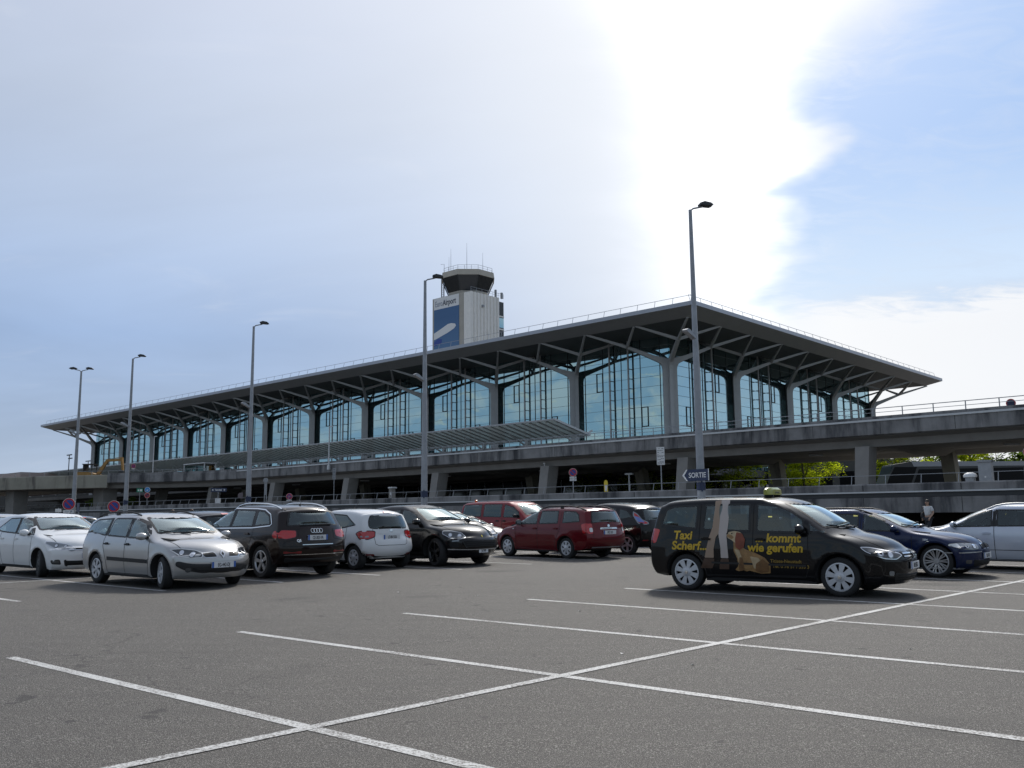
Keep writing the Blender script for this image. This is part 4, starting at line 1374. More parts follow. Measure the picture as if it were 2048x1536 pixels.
# ------------------------------------------------------------------ black people-carrier taxi
def black_taxi():
    sp = dict(hw=.897, axles=(1.339, -1.339), tyre=.318, arch=.052,
        top=[(-1.93, 1.53), (-1.82, 1.585), (-1.5, 1.615), (-.9, 1.635), (-.1, 1.63), (.38, 1.585), (.74, 1.47), (1.08, 1.285), (1.34, 1.11), (1.50, 1.025), (1.72, .975), (1.95, .90), (2.10, .815), (2.15, .76)],
        front=[(.18, 2.13), (.28, 2.235), (.42, 2.285), (.56, 2.29), (.68, 2.26), (.76, 2.15)],
        rear=[(.22, -1.98), (.32, -2.09), (.5, -2.145), (.75, -2.14), (.95, -2.12), (1.10, -2.08), (1.35, -2.01), (1.53, -1.93)],
        sec=[(.18, .90), (.28, .955), (.42, .985), (.60, 1.0), (.80, .998), (.95, .975), (1.03, .95), (1.20, .91), (1.40, .86), (1.55, .815), (1.7, .77)],
        plan=[(-2.1, .90), (-1.7, .965), (-1.0, .995), (0, 1.0), (1.0, .995), (1.6, .955), (2.0, .885), (2.2, .83)],
        bot=[(-2.1, .30), (-1.7, .22), (0, .19), (1.7, .20), (2.2, .20)], cf=.26, cr=.08, cw=.27, xm=.1)
    c, rz = carpos((8.76, 14.05), (6.18, 14.34), .80, 1)
    car = Car('taxi', sp, paint('paint_black', (.004, .004, .005), .0, .3), c, rz, 'black people-carrier taxi with yellow lettering and a dog picture on its side', 'taxi', None)
    B = dict(both=True, hole=True, ring=.035)
    car.patch('windscreen', [(-.72, 1.085), (.72, 1.085), (.66, 1.33), (.60, 1.515), (-.60, 1.515), (-.66, 1.33)], 0, GW, ring=.035, hole=True, rnd=.06)
    car.patch('rear_window', [(-.60, 1.10), (.60, 1.10), (.50, 1.49), (-.50, 1.49)], 180, GW, ring=.04, hole=True, rnd=.08)
    car.patch('side_window', [(-.03, 1.015), (.80, 1.005), (.80, 1.235), (.55, 1.40), (.30, 1.485), (-.03, 1.51)], 90, GL, **B)
    car.patch('side_window', [(-1.02, 1.045), (-.13, 1.02), (-.13, 1.512), (-.98, 1.508)], 90, GL, **B)
    car.patch('side_window', [(-1.86, 1.13), (-1.12, 1.055), (-1.10, 1.50), (-1.60, 1.485), (-1.76, 1.42)], 90, GL, **B)
    car.patch('side_window', [(.86, 1.01), (1.17, 1.015), (.86, 1.20)], 90, GL, **B)
    car.seams([[(.86, 1.0), (.86, .45), (.80, .30)], [(-.08, 1.5), (-.08, .32)], [(-1.06, 1.5), (-1.07, .85), (-.90, .60), (-.86, .32)], [(.80, .29), (-.86, .29)]])
    car.line('side_moulding', [(-.84, .50), (.82, .485)], 90, .035, MAT['trim_black'], off=.010)
    car.line('bonnet_gap', [(1.35, -.62), (1.75, -.60), (2.02, -.50)], 'top', .010, both=False)
    # front
    car.patch('headlight', [(2.16, -.36, .665), (2.13, -.55, .60), (2.00, -.74, .615), (1.76, -.84, .72), (1.68, -.845, .80), (1.85, -.79, .795), (2.05, -.62, .745), (2.13, -.42, .70)], -50, [MAT['lens_smoke'], MAT['chrome']], ring=.012, both=True, off=.006)
    for (x, y, z, r) in ((2.04, -.60, .675, .055), (1.93, -.725, .70, .05)):
        D, T = car.view(-50); a = Vector((x, y, 0)).dot(T)
        pts = [(a + r * math.cos(t * .35), z + r * math.sin(t * .35)) for t in range(18)]
        p3 = [(q_[0] * T.x, q_[0] * T.y, q_[1]) for q_ in pts]
        car.patch('headlight_bulb', p3, -50, [MAT['reflector'], MAT['lens_clear']], ring=.015, both=True, off=.010, rnd=0)
    car.patch('grille', [(-.40, .615), (.40, .615), (.44, .72), (-.44, .72)], 0, [MAT['trim_black']], off=.006)
    for z in (.645, .69): car.line('grille_bar', [(-.40, z), (-.10, z), (.10, z), (.40, z)], 0, .018, MAT['chrome'], both=False, off=.012)
    car.disc('emblem', 0, 0, .672, .072, MAT['chrome'], off=.016)
    car.disc('emblem_field', 0, 0, .672, .058, MAT['trim_black'], off=.019)
    car.line('emblem_stroke', [(-.035, .705), (-.012, .64), (0, .675), (.012, .64), (.035, .705)], 0, .012, MAT['chrome'], both=False, off=.022)
    car.patch('lower_grille', [(-.55, .245), (.55, .245), (.62, .40), (-.62, .40)], 0, [MAT['trim_black']], off=.005)
    for z in (.28, .32, .36): car.line('grille_slat', [(-.55, z), (.55, z)], 0, .014, MAT['seam'], both=False, off=.012)
    car.line('bumper_lip', [(-.70, .215), (.70, .215)], 0, .03, MAT['chrome'], both=False, off=.008)
    car.patch('fog_lamp', [(2.06, -.70, .36), (2.12, -.62, .35), (2.12, -.62, .42), (2.06, -.70, .43)], -40, [MAT['lens_clear']], both=True, off=.006)
    car.plate(0, .50, 'FR:D 5553', y=0.0, xs=.60)
    # rear
    car.patch('tail_light', [(-2.10, -.68, .80), (-2.10, -.74, .80), (-1.96, -.86, .82), (-1.93, -.865, 1.06), (-2.02, -.80, 1.08), (-2.08, -.68, 1.06)], -140, [MAT['lens_red']], both=True, off=.005)
    car.plate(180, .80, 'FR:D 5553')
    # fittings
    car.mirror(.78, 1.075, car.paint, size=(.11, .13, .085))
    car.handles((.05, -.93), .90, car.paint)
    car.wheels('cover', .225, .10)
    car.cabin(1.02, .10, -.95, 1.02)
    car.wiper(0, [(.50, 1.07), (.0, 1.10), (-.35, 1.09)])
    car.wiper(0, [(-.10, 1.07), (-.40, 1.095), (-.62, 1.13)])
    # roof sign
    m_ = MB(); zr = 1.635
    prof = [(-.085, .055), (.085, .055), (.075, .15), (.035, .185), (-.035, .185), (-.075, .15)]
    A = []
    for y, sc in ((-.34, .35), (-.27, .8), (-.15, 1), (.15, 1), (.27, .8), (.34, .35)):
        A.append([(-.02 + x * sc, y, zr + .025 + (z - .055) * (.55 + .45 * sc)) for x, z in prof])
    k = 6
    vs = [p for r_ in A for p in r_]
    fs = [[i * k + j, i * k + (j + 1) % k, (i + 1) * k + (j + 1) % k, (i + 1) * k + j] for i in range(5) for j in range(k)] + [list(range(k)), [30 + j for j in range(k)]]
    m_.add(vs, fs)
    sign = m_.build('roof_sign', mat('sign_yellow', (.36, .36, .025), .3, coat=.6), car.root, smooth=True)
    for face, rz2, xo in ((1, R(90), .062), (-1, R(-90), -.102)):
        text_obj('TAXI', .105, MAT['plate_letter'], sign, (xo, 0, zr + .05), (R(78), 0, rz2), align='CENTER', bold=.003)
    m_ = MB(); m_.box(-.10, .06, -.20, -.16, zr - .02, zr + .03); m_.box(-.10, .06, .16, .20, zr - .02, zr + .03)
    m_.build('sign_bracket', MAT['trim_black'], sign)
    # the advert on the flank: lettering
    yl = mat('letter_yellow', (.56, .36, .012), .4)
    yd = mat('letter_dim', (.30, .19, .03), .45)
    kw = dict(bold=.0065, shear=.10)
    car.decal('Taxi', -1.57, .895, .205, yl, xs=1.02, **kw)
    car.decal('Scherf...', -1.60, .715, .205, yl, xs=1.06, **kw)
    car.decal('... kommt', -.03, .865, .195, yl, xs=1.03, **kw)
    car.decal('wie gerufen', -.17, .705, .195, yl, xs=1.03, **kw)
    car.decal('Titisee-Neustadt', .22, .525, .078, yd, bold=.001)
    car.decal('Tel. 0 76 51 / 555 3', .25, .440, .078, yd, bold=.001)
    # legs in tights and boots, printed across door and window
    tan, pale, boot = mat('print_tan', (.34, .24, .17), .4), mat('print_pale', (.48, .42, .39), .4), mat('print_brown', (.075, .04, .025), .5)
    kw = dict(phi=-90, rnd=.015, off=.009)
    dx = -.15
    def sh(pts, k=1.0): return [(a * k + dx, b) for a, b in pts]
    art = car.patch('printed_legs', sh([(-.64, 1.56), (-.52, 1.57), (-.53, 1.02), (-.60, .93), (-.64, .72), (-.64, .58), (-.81, .58), (-.78, .72), (-.72, .95), (-.67, 1.1)]), mats=[tan], **kw)[0]
    car.patch('printed_leg', sh([(-.53, 1.57), (-.37, 1.57), (-.38, 1.15), (-.40, .95), (-.38, .75), (-.37, .58), (-.51, .58), (-.51, .75), (-.55, .98), (-.54, 1.2)]), mats=[pale], parent=art, **kw)
    car.patch('printed_boot', sh([(-.63, .57), (-.82, .57), (-.86, .46), (-.90, .40), (-.68, .40), (-.64, .48)]), mats=[boot], parent=art, **kw)
    car.patch('printed_boot', sh([(-.37, .57), (-.51, .57), (-.54, .46), (-.55, .39), (-.37, .39), (-.36, .48)]), mats=[boot], parent=art, **kw)
    # the sitting dog looking up at them
    fur, red_, cream = mat('print_fur', (.30, .17, .065), .5, 0, .35, 16), mat('print_ear', (.20, .045, .018), .5, 0, .3, 14), mat('print_cream', (.46, .35, .21), .5, 0, .25, 14)
    dog = car.patch('printed_dog', sh([(-.27, .88), (-.15, .84), (-.07, .74), (.10, .685), (.28, .60), (.37, .49), (.36, .35), (.20, .335), (.0, .38), (-.06, .365), (-.10, .385), (-.20, .365), (-.26, .385), (-.20, .45), (-.21, .58), (-.27, .70)]), mats=[fur], **kw)[0]
    kw['off'] = .012
    car.patch('printed_head', sh([(-.40, .985), (-.36, 1.02), (-.26, 1.04), (-.15, 1.02), (-.09, .93), (-.12, .84), (-.22, .825), (-.30, .885), (-.38, .925)]), mats=[cream], parent=dog, **kw)
    car.patch('printed_chest', sh([(-.26, .74), (-.17, .72), (-.12, .58), (-.13, .42), (-.18, .42), (-.19, .58)]), mats=[cream], parent=dog, **kw)
    car.patch('printed_flank', sh([(.02, .62), (.16, .60), (.25, .50), (.22, .40), (.08, .42)]), mats=[cream], parent=dog, **kw)
    kw['off'] = .015
    car.patch('printed_ear', sh([(-.22, 1.02), (-.12, 1.0), (-.06, .90), (-.08, .77), (-.16, .72), (-.23, .77), (-.24, .91)]), mats=[red_], parent=dog, **kw)
    car.patch('printed_eye', sh([(-.315, .985), (-.29, .985), (-.29, 1.005), (-.315, 1.005)]), mats=[MAT['seam']], parent=dog, **kw)
    car.patch('printed_muzzle', sh([(-.40, .95), (-.30, .90), (-.26, .93), (-.30, .97), (-.37, .985)]), mats=[fur], parent=dog, **kw)
    car.patch('printed_foreleg', sh([(-.17, .60), (-.11, .60), (-.09, .39), (-.16, .37), (-.19, .39)]), mats=[mat('print_fur_dark', (.17, .085, .03), .5, 0, .3, 16)], parent=dog, **kw)
    car.patch('printed_haunch', sh([(.12, .50), (.24, .58), (.34, .50), (.34, .37), (.20, .35), (.10, .38)]), mats=[MAT['print_fur_dark']], parent=dog, **kw)
    car.patch('printed_nose', sh([(-.405, .975), (-.37, .985), (-.375, 1.01), (-.40, 1.005)]), mats=[MAT['seam']], parent=dog, **kw)
    car.finish()
    return car

# ------------------------------------------------------------------ silver estate
def silver_estate():
    sp = dict(hw=.888, axles=(1.343, -1.343), tyre=.312, arch=.045,
        top=[(-2.12, 1.34), (-1.95, 1.405), (-1.3, 1.455), (-.5, 1.467), (.05, 1.44), (.42, 1.345), (.82, 1.175), (1.12, 1.03), (1.30, .965), (1.65, .915), (1.95, .82), (2.08, .72), (2.11, .68)],
        front=[(.19, 2.03), (.27, 2.12), (.38, 2.165), (.50, 2.175), (.60, 2.155), (.68, 2.11)],
        rear=[(.25, -2.12), (.38, -2.27), (.6, -2.30), (.85, -2.28), (1.0, -2.24), (1.2, -2.18), (1.34, -2.12)],
        sec=[(.18, .90), (.28, .955), (.42, .985), (.60, 1.0), (.78, .995), (.90, .972), (.97, .94), (1.15, .875), (1.30, .81), (1.42, .75), (1.5, .70)],
        plan=[(-2.2, .90), (-1.7, .965), (-1.0, .995), (0, 1.0), (1.0, .995), (1.5, .965), (1.9, .90), (2.2, .84)],
        bot=[(-2.2, .30), (-1.7, .21), (0, .18), (1.7, .19), (2.2, .19)], cf=.36, cr=.20, cw=.20, xm=.05)
    c, rz = carpos((19.40, 8.56), (16.80, 8.63), .79, 1)
    car = Car('estate_car', sp, paint('paint_silver', (.50, .495, .49), .5, .28), c, rz, 'silver estate car with black roof rails and dark side moulding, nose out', 'car')
    B = dict(both=True, hole=True, ring=.032)
    car.patch('windscreen', [(-.68, 1.04), (.68, 1.04), (.62, 1.22), (.55, 1.375), (-.55, 1.375), (-.62, 1.22)], 0, GW, ring=.035, hole=True, rnd=.06)
    car.patch('rear_window', [(-.58, 1.0), (.58, 1.0), (.50, 1.31), (-.50, 1.31)], 180, GW, ring=.04, hole=True, rnd=.06)
    car.patch('side_window', [(-.02, .955), (.82, .94), (.80, 1.04), (.44, 1.26), (.14, 1.345), (-.02, 1.355)], 90, GL, **B)
    car.patch('side_window', [(-.92, .985), (-.10, .96), (-.10, 1.362), (-.80, 1.362), (-.88, 1.30)], 90, GL, **B)
    car.patch('side_window', [(-1.98, 1.05), (-1.02, .99), (-.96, 1.30), (-.98, 1.36), (-1.62, 1.335), (-1.84, 1.25)], 90, GL, **B)
    car.pillars([(-.11, -.01, .965, 1.355), (-1.03, -.90, .995, 1.36)])
    car.seams([[(.90, .93), (.92, .60), (.86, .26)], [(-.06, 1.36), (-.07, .25)], [(-.97, 1.35), (-1.02, .80), (-.86, .50), (-.82, .25)], [(.86, .25), (-.82, .25)]])
    car.line('side_moulding', [(-.80, .535), (.88, .515)], 90, .075, MAT['trim_black'], off=.010)
    car.line('bonnet_gap', [(1.30, .70), (1.70, .66), (2.0, .52)], 'top', .010)
    car.patch('headlight', [(2.10, -.40, .595), (2.02, -.60, .59), (1.86, -.75, .625), (1.64, -.83, .735), (1.60, -.83, .765), (1.82, -.74, .775), (2.02, -.58, .745), (2.10, -.42, .685)], -48, [MAT['lens_smoke'], MAT['lens_white']], ring=.014, both=True, off=.005)
    for (x, y, z, r) in ((2.0, -.585, .66, .058), (1.84, -.725, .695, .055)):
        D, T = car.view(-48); a = Vector((x, y, 0)).dot(T)
        car.patch('headlight_bulb', [((a + r * math.cos(t * .35)) * T.x, (a + r * math.cos(t * .35)) * T.y, z + r * math.sin(t * .35)) for t in range(18)], -48, [MAT['reflector'], MAT['lens_smoke']], ring=.012, both=True, off=.010, rnd=0)
    car.patch('grille', [(.11, .595), (.37, .59), (.41, .68), (.16, .705)], 0, [MAT['trim_black'], MAT['chrome']], ring=.010, off=.006)
    car.patch('grille', [(-.11, .595), (-.37, .59), (-.41, .68), (-.16, .705)], 0, [MAT['trim_black'], MAT['chrome']], ring=.010, off=.006)
    car.patch('emblem', [(0, .575), (.058, .655), (0, .735), (-.058, .655)], 0, [MAT['trim_black'], MAT['chrome']], ring=.022, off=.018, rnd=0)
    car.patch('front_moulding', [(-.80, .535), (.80, .535), (.80, .45), (.66, .36), (.42, .315), (0, .30), (-.42, .315), (-.66, .36), (-.80, .45)], 0, [MAT['trim_black']], off=.010)
    car.patch('lower_grille', [(-.50, .345), (0, .33), (.50, .345), (.58, .41), (-.58, .41)], 0, [MAT['seam']], off=.016)
    for sd in (1, -1): car.disc('fog_lamp', 0, .62 * sd, .375, .045, MAT['lens_smoke'], off=.014)
    car.plate(0, .455, 'EG-442-DJ', bands=(1, 1), xs=.62, out=.02)
    car.patch('tail_light', [(-2.26, -.70, .72), (-2.24, -.76, .70), (-2.10, -.85, .74), (-2.06, -.83, 1.05), (-2.14, -.76, 1.08), (-2.2, -.68, 1.02)], -140, [MAT['lens_red']], both=True, off=.005)
    car.mirror(.76, 1.00, car.paint, size=(.10, .115, .075))
    car.handles((.04, -.86), .83, MAT['trim_black'])
    car.wheels('turbine', .205, .098, steer=-16)
    car.cabin(.98, .08, -.88, .96)
    car.rails(-1.95, .02, .59, MAT['trim_black'], .05, .018)
    car.wiper(0, [(.50, 1.03), (.05, 1.055), (-.30, 1.05)]); car.wiper(0, [(-.10, 1.03), (-.42, 1.05), (-.60, 1.10)])
    car.patch('permit', [(.42, 1.10), (.50, 1.10), (.50, 1.20), (.42, 1.20)], 0, [MAT['sign_white']], off=-.004, rnd=0)
    car.patch('permit', [(-.62, 1.06), (-.55, 1.06), (-.53, 1.22), (-.60, 1.22)], 0, [MAT['sign_green']], off=-.004, rnd=0)
    car.finish(); return car

# ------------------------------------------------------------------ white hatchback
def white_hatch(u=22.4, v=8.56):
    sp = dict(hw=.894, axles=(1.304, -1.304), tyre=.318, arch=.045,
        top=[(-1.90, 1.30), (-1.75, 1.37), (-1.2, 1.45), (-.5, 1.488), (0, 1.47), (.40, 1.37), (.85, 1.19), (1.15, 1.06), (1.32, 1.0), (1.7, .94), (2.0, .83), (2.12, .74), (2.15, .69)],
        front=[(.17, 2.08), (.24, 2.18), (.35, 2.225), (.50, 2.235), (.62, 2.21), (.69, 2.15)],
        rear=[(.25, -1.92), (.4, -2.06), (.6, -2.09), (.85, -2.07), (1.0, -2.02), (1.15, -1.96), (1.30, -1.90)],
        sec=SEC, plan=[(-2.1, .90), (-1.6, .965), (-1.0, .995), (0, 1.0), (1.0, .995), (1.6, .955), (2.0, .89), (2.2, .84)],
        bot=[(-2.1, .30), (-1.7, .21), (0, .18), (1.7, .19), (2.2, .17)], cf=.32, cr=.12, cw=.22, xm=.05)
    c, rz = carpos((u + 2.53, v - .07), (u, v), .79, 1)
    car = Car('hatchback', sp, paint('paint_white', (.80, .81, .82), .0, .3), c, rz, 'white hatchback with a wide chrome-barred grille at the left edge behind the silver estate car', 'car')
    B = dict(both=True, hole=True, ring=.032)
    car.patch('windscreen', [(-.68, 1.07), (.68, 1.07), (.62, 1.25), (.54, 1.40), (-.54, 1.40), (-.62, 1.25)], 0, GW, ring=.035, hole=True, rnd=.06)
    car.patch('rear_window', [(-.56, 1.0), (.56, 1.0), (.48, 1.25), (-.48, 1.25)], 180, GW, ring=.04, hole=True, rnd=.06)
    car.patch('side_window', [(-.02, .985), (.62, .97), (.62, 1.20), (.40, 1.31), (.14, 1.375), (-.02, 1.385)], 90, GL, **B)
    car.patch('side_window', [(.68, .97), (.98, .975), (.68, 1.15)], 90, GL, **B)
    car.patch('side_window', [(-.90, 1.02), (-.10, .99), (-.10, 1.385), (-.72, 1.37), (-.95, 1.26), (-1.35, 1.10), (-1.3, 1.06)], 90, GL, **B)
    car.pillars([(-.11, -.01, .99, 1.38)])
    car.seams([[(.92, .95), (.92, .60), (.84, .26)], [(-.06, 1.38), (-.07, .25)], [(-.92, 1.25), (-1.0, .80), (-.84, .50), (-.80, .25)], [(.84, .25), (-.80, .25)]])
    car.line('bonnet_gap', [(1.32, .70), (1.75, .65), (2.05, .52)], 'top', .010)
    car.patch('headlight', [(2.16, -.44, .655), (2.06, -.62, .635), (1.90, -.76, .655), (1.62, -.845, .77), (1.60, -.845, .83), (1.80, -.78, .815), (2.02, -.62, .765), (2.12, -.46, .715)], -48, [MAT['lens_clear'], MAT['chrome']], ring=.012, both=True, off=.005)
    for (x, y, z, r) in ((2.03, -.60, .70, .045), (1.88, -.74, .725, .045)):
        D, T = car.view(-48); a = Vector((x, y, 0)).dot(T)
        car.patch('headlight_bulb', [((a + r * math.cos(t * .35)) * T.x, (a + r * math.cos(t * .35)) * T.y, z + r * math.sin(t * .35)) for t in range(18)], -48, [MAT['reflector'], MAT['lens_smoke']], ring=.012, both=True, off=.010, rnd=0)
    car.patch('grille', [(-.50, .60), (.50, .60), (.58, .72), (-.58, .72)], 0, [MAT['trim_black']], off=.006)
    for z, w in ((.625, .52), (.68, .55)): car.line('chevron_bar', [(-w, z), (-.12, z - .005), (0, z + .035), (.12, z - .005), (w, z)], 0, .018, MAT['chrome'], both=False, off=.014)
    car.patch('lower_grille', [(-.56, .26), (.56, .26), (.60, .41), (-.60, .41)], 0, [MAT['seam'], MAT['trim_black']], ring=.02, off=.006)
    car.patch('fog_lamp', [(2.06, -.66, .30), (1.90, -.80, .31), (1.86, -.82, .40), (2.04, -.68, .42)], -46, [MAT['lens_smoke'], MAT['trim_black']], ring=.025, both=True, off=.006)
    car.plate(0, .50, 'CB-715-KT', bands=(1, 1), xs=.62)
    car.patch('tail_light', [(-2.04, -.66, .80), (-2.02, -.74, .78), (-1.84, -.86, .84), (-1.66, -.87, 1.0), (-1.80, -.84, 1.0), (-2.0, -.66, .95)], -140, [MAT['lens_red']], both=True, off=.005)
    car.mirror(.72, 1.02, car.paint, size=(.10, .115, .085)); car.handles((.04, -.82), .87, car.paint)
    car.wheels('cover7', .205, .10, steer=-14, rimmat=MAT['dark_metal'])
    car.cabin(1.0, .10, -.85, .98)
    car.wiper(0, [(.48, 1.06), (.0, 1.085), (-.40, 1.07)])
    car.patch('permit', [(-.62, 1.09), (-.54, 1.09), (-.53, 1.17), (-.60, 1.17)], 0, [MAT['sign_green']], off=-.004, rnd=0)
    car.finish(); return car

# ------------------------------------------------------------------ brown off-roader seen from behind
def brown_suv():
    sp = dict(hw=.949, axles=(1.4035, -1.4035), tyre=.365, arch=.05,
        top=[(-2.00, 1.50), (-1.85, 1.565), (-1.2, 1.615), (-.5, 1.63), (.05, 1.605), (.45, 1.49), (.90, 1.29), (1.22, 1.14), (1.40, 1.075), (1.75, 1.02), (2.1, .92), (2.2, .83)],
        front=[(.28, 2.12), (.4, 2.25), (.6, 2.29), (.75, 2.26), (.83, 2.20)],
        rear=[(.34, -2.14), (.48, -2.27), (.62, -2.31), (.80, -2.29), (.95, -2.24), (1.08, -2.21), (1.12, -2.19), (1.30, -2.10), (1.50, -2.00)],
        sec=[(.25, .90), (.36, .955), (.50, .985), (.70, 1.0), (.88, .998), (1.02, .97), (1.09, .935), (1.25, .87), (1.42, .80), (1.55, .735), (1.65, .68)],
        plan=[(-2.3, .90), (-1.8, .965), (-1.0, .995), (0, 1.0), (1.0, .995), (1.7, .955), (2.2, .88)],
        bot=[(-2.3, .40), (-1.9, .30), (0, .26), (1.8, .27), (2.3, .27)], cf=.26, cr=.20, cw=.18, cb=.10, xm=.05)
    c, rz = carpos((17.57, 11.30), (20.37, 11.34), .83, -1)
    car = Car('offroad_car', sp, paint('paint_brown', (.013, .0065, .0055), .2, .28), c, rz, 'dark brown off-roader with silver roof rails and red tail lamps, tail towards the aisle', 'car')
    B = dict(both=True, hole=True, ring=.032)
    car.patch('windscreen', [(-.70, 1.16), (.70, 1.16), (.58, 1.52), (-.58, 1.52)], 0, GW, ring=.035, hole=True, rnd=.06)
    car.patch('rear_window', [(-.68, 1.13), (.68, 1.13), (.60, 1.34), (.53, 1.475), (-.53, 1.475), (-.60, 1.34)], 180, GW, ring=.035, hole=True, rnd=.06)
    win = [[(-.02, 1.10), (.95, 1.09), (.50, 1.40), (.20, 1.50), (-.02, 1.515)], [(-.98, 1.125), (-.10, 1.105), (-.10, 1.52), (-.92, 1.50)], [(-1.66, 1.17), (-1.06, 1.13), (-1.0, 1.495), (-1.28, 1.475), (-1.52, 1.38)]]
    for w in win: car.patch('side_window', w, 90, GL, **B)
    car.line('chrome_trim', [(.98, 1.075), (-1.0, 1.10), (-1.66, 1.15), (-1.71, 1.19), (-1.55, 1.40), (-1.28, 1.50), (-.95, 1.525), (-.02, 1.54), (.22, 1.525), (.52, 1.42)], 90, .022, MAT['chrome'], off=.009)
    car.pillars([(-.11, -.01, 1.105, 1.515), (-1.07, -.96, 1.13, 1.495)])
    car.seams([[(1.0, 1.05), (1.0, .65), (.92, .36)], [(-.06, 1.52), (-.07, .35)], [(-1.02, 1.5), (-1.08, .95), (-.92, .62), (-.88, .35)], [(.92, .35), (-.88, .35)]])
    # clamshell tailgate, lamps
    car.patch('tail_light', [(-2.18, -.50, .90), (-2.12, -.70, .86), (-1.92, -.89, .87), (-1.84, -.91, .93), (-1.90, -.90, 1.04), (-2.08, -.76, 1.06), (-2.17, -.50, 1.045)], -145, [MAT['lens_red'], MAT['lens_dark_red']], ring=.012, both=True, off=.005)
    car.patch('tail_light_white', [(-2.13, -.66, .97), (-1.98, -.84, .96), (-1.94, -.86, 1.0), (-2.10, -.70, 1.02)], -145, [MAT['lens_red']], both=True, off=.010)
    car.line('tailgate_gap', [(-.46, 1.07), (-.46, .86), (-.78, .80), (-.80, .70), (.80, .70), (.78, .80), (.46, .86), (.46, 1.07)], 180, .012, both=False)
    car.line('tailgate_chrome', [(-.40, .735), (.40, .735)], 180, .016, MAT['chrome'], both=False, off=.008)
    for i in range(4):
        a = -.108 + .072 * i
        car.line('emblem', [(a + .045 * math.cos(t * .3927), 1.035 + .045 * math.sin(t * .3927)) for t in range(17)], 180, .010, MAT['chrome'], both=False, off=.008)
    car.decal('Q5', .52, .80, .075, MAT['chrome'], phi=180, name='badge', bold=.003)
    car.plate(180, .885, 'CE-303-VA', y=.0, bands=(1, 1), xs=.62)
    car.patch('reflector', [(-.42, .545), (-.80, .555), (-.80, .60), (-.42, .60)], 180, [MAT['lens_dark_red']], off=.006)
    car.patch('reflector', [(.42, .545), (.80, .555), (.80, .60), (.42, .60)], 180, [MAT['lens_dark_red']], off=.006)
    car.line('bumper_chrome', [(-.78, .525), (.78, .525)], 180, .014, MAT['chrome'], both=False, off=.008)
    car.patch('lower_valance', [(-.72, .36), (.72, .36), (.76, .47), (-.76, .47)], 180, [MAT['trim_black']], off=.006)
    car.patch('spoiler_lip', [(-.58, 1.485), (.58, 1.485), (.56, 1.515), (-.56, 1.515)], 180, [MAT['trim_black']], off=.012, rnd=.01)
    car.wiper(180, [(.0, 1.155), (-.30, 1.165), (-.42, 1.16)], 'rear_wiper')
    car.mirror(.84, 1.16, MAT['trim_black'], size=(.10, .12, .10)); car.handles((.04, -.86), .97, car.paint)
    car.wheels('five', .245, .115, rimmat=MAT['alloy'])
    car.cabin(1.06, .12, -.85, 1.10); car.rails(-1.75, .20, .60, MAT['chrome'], .05, .02, feet=False); car.stick('antenna', -1.55, .10, lean=-.07)
    car.finish(); return car

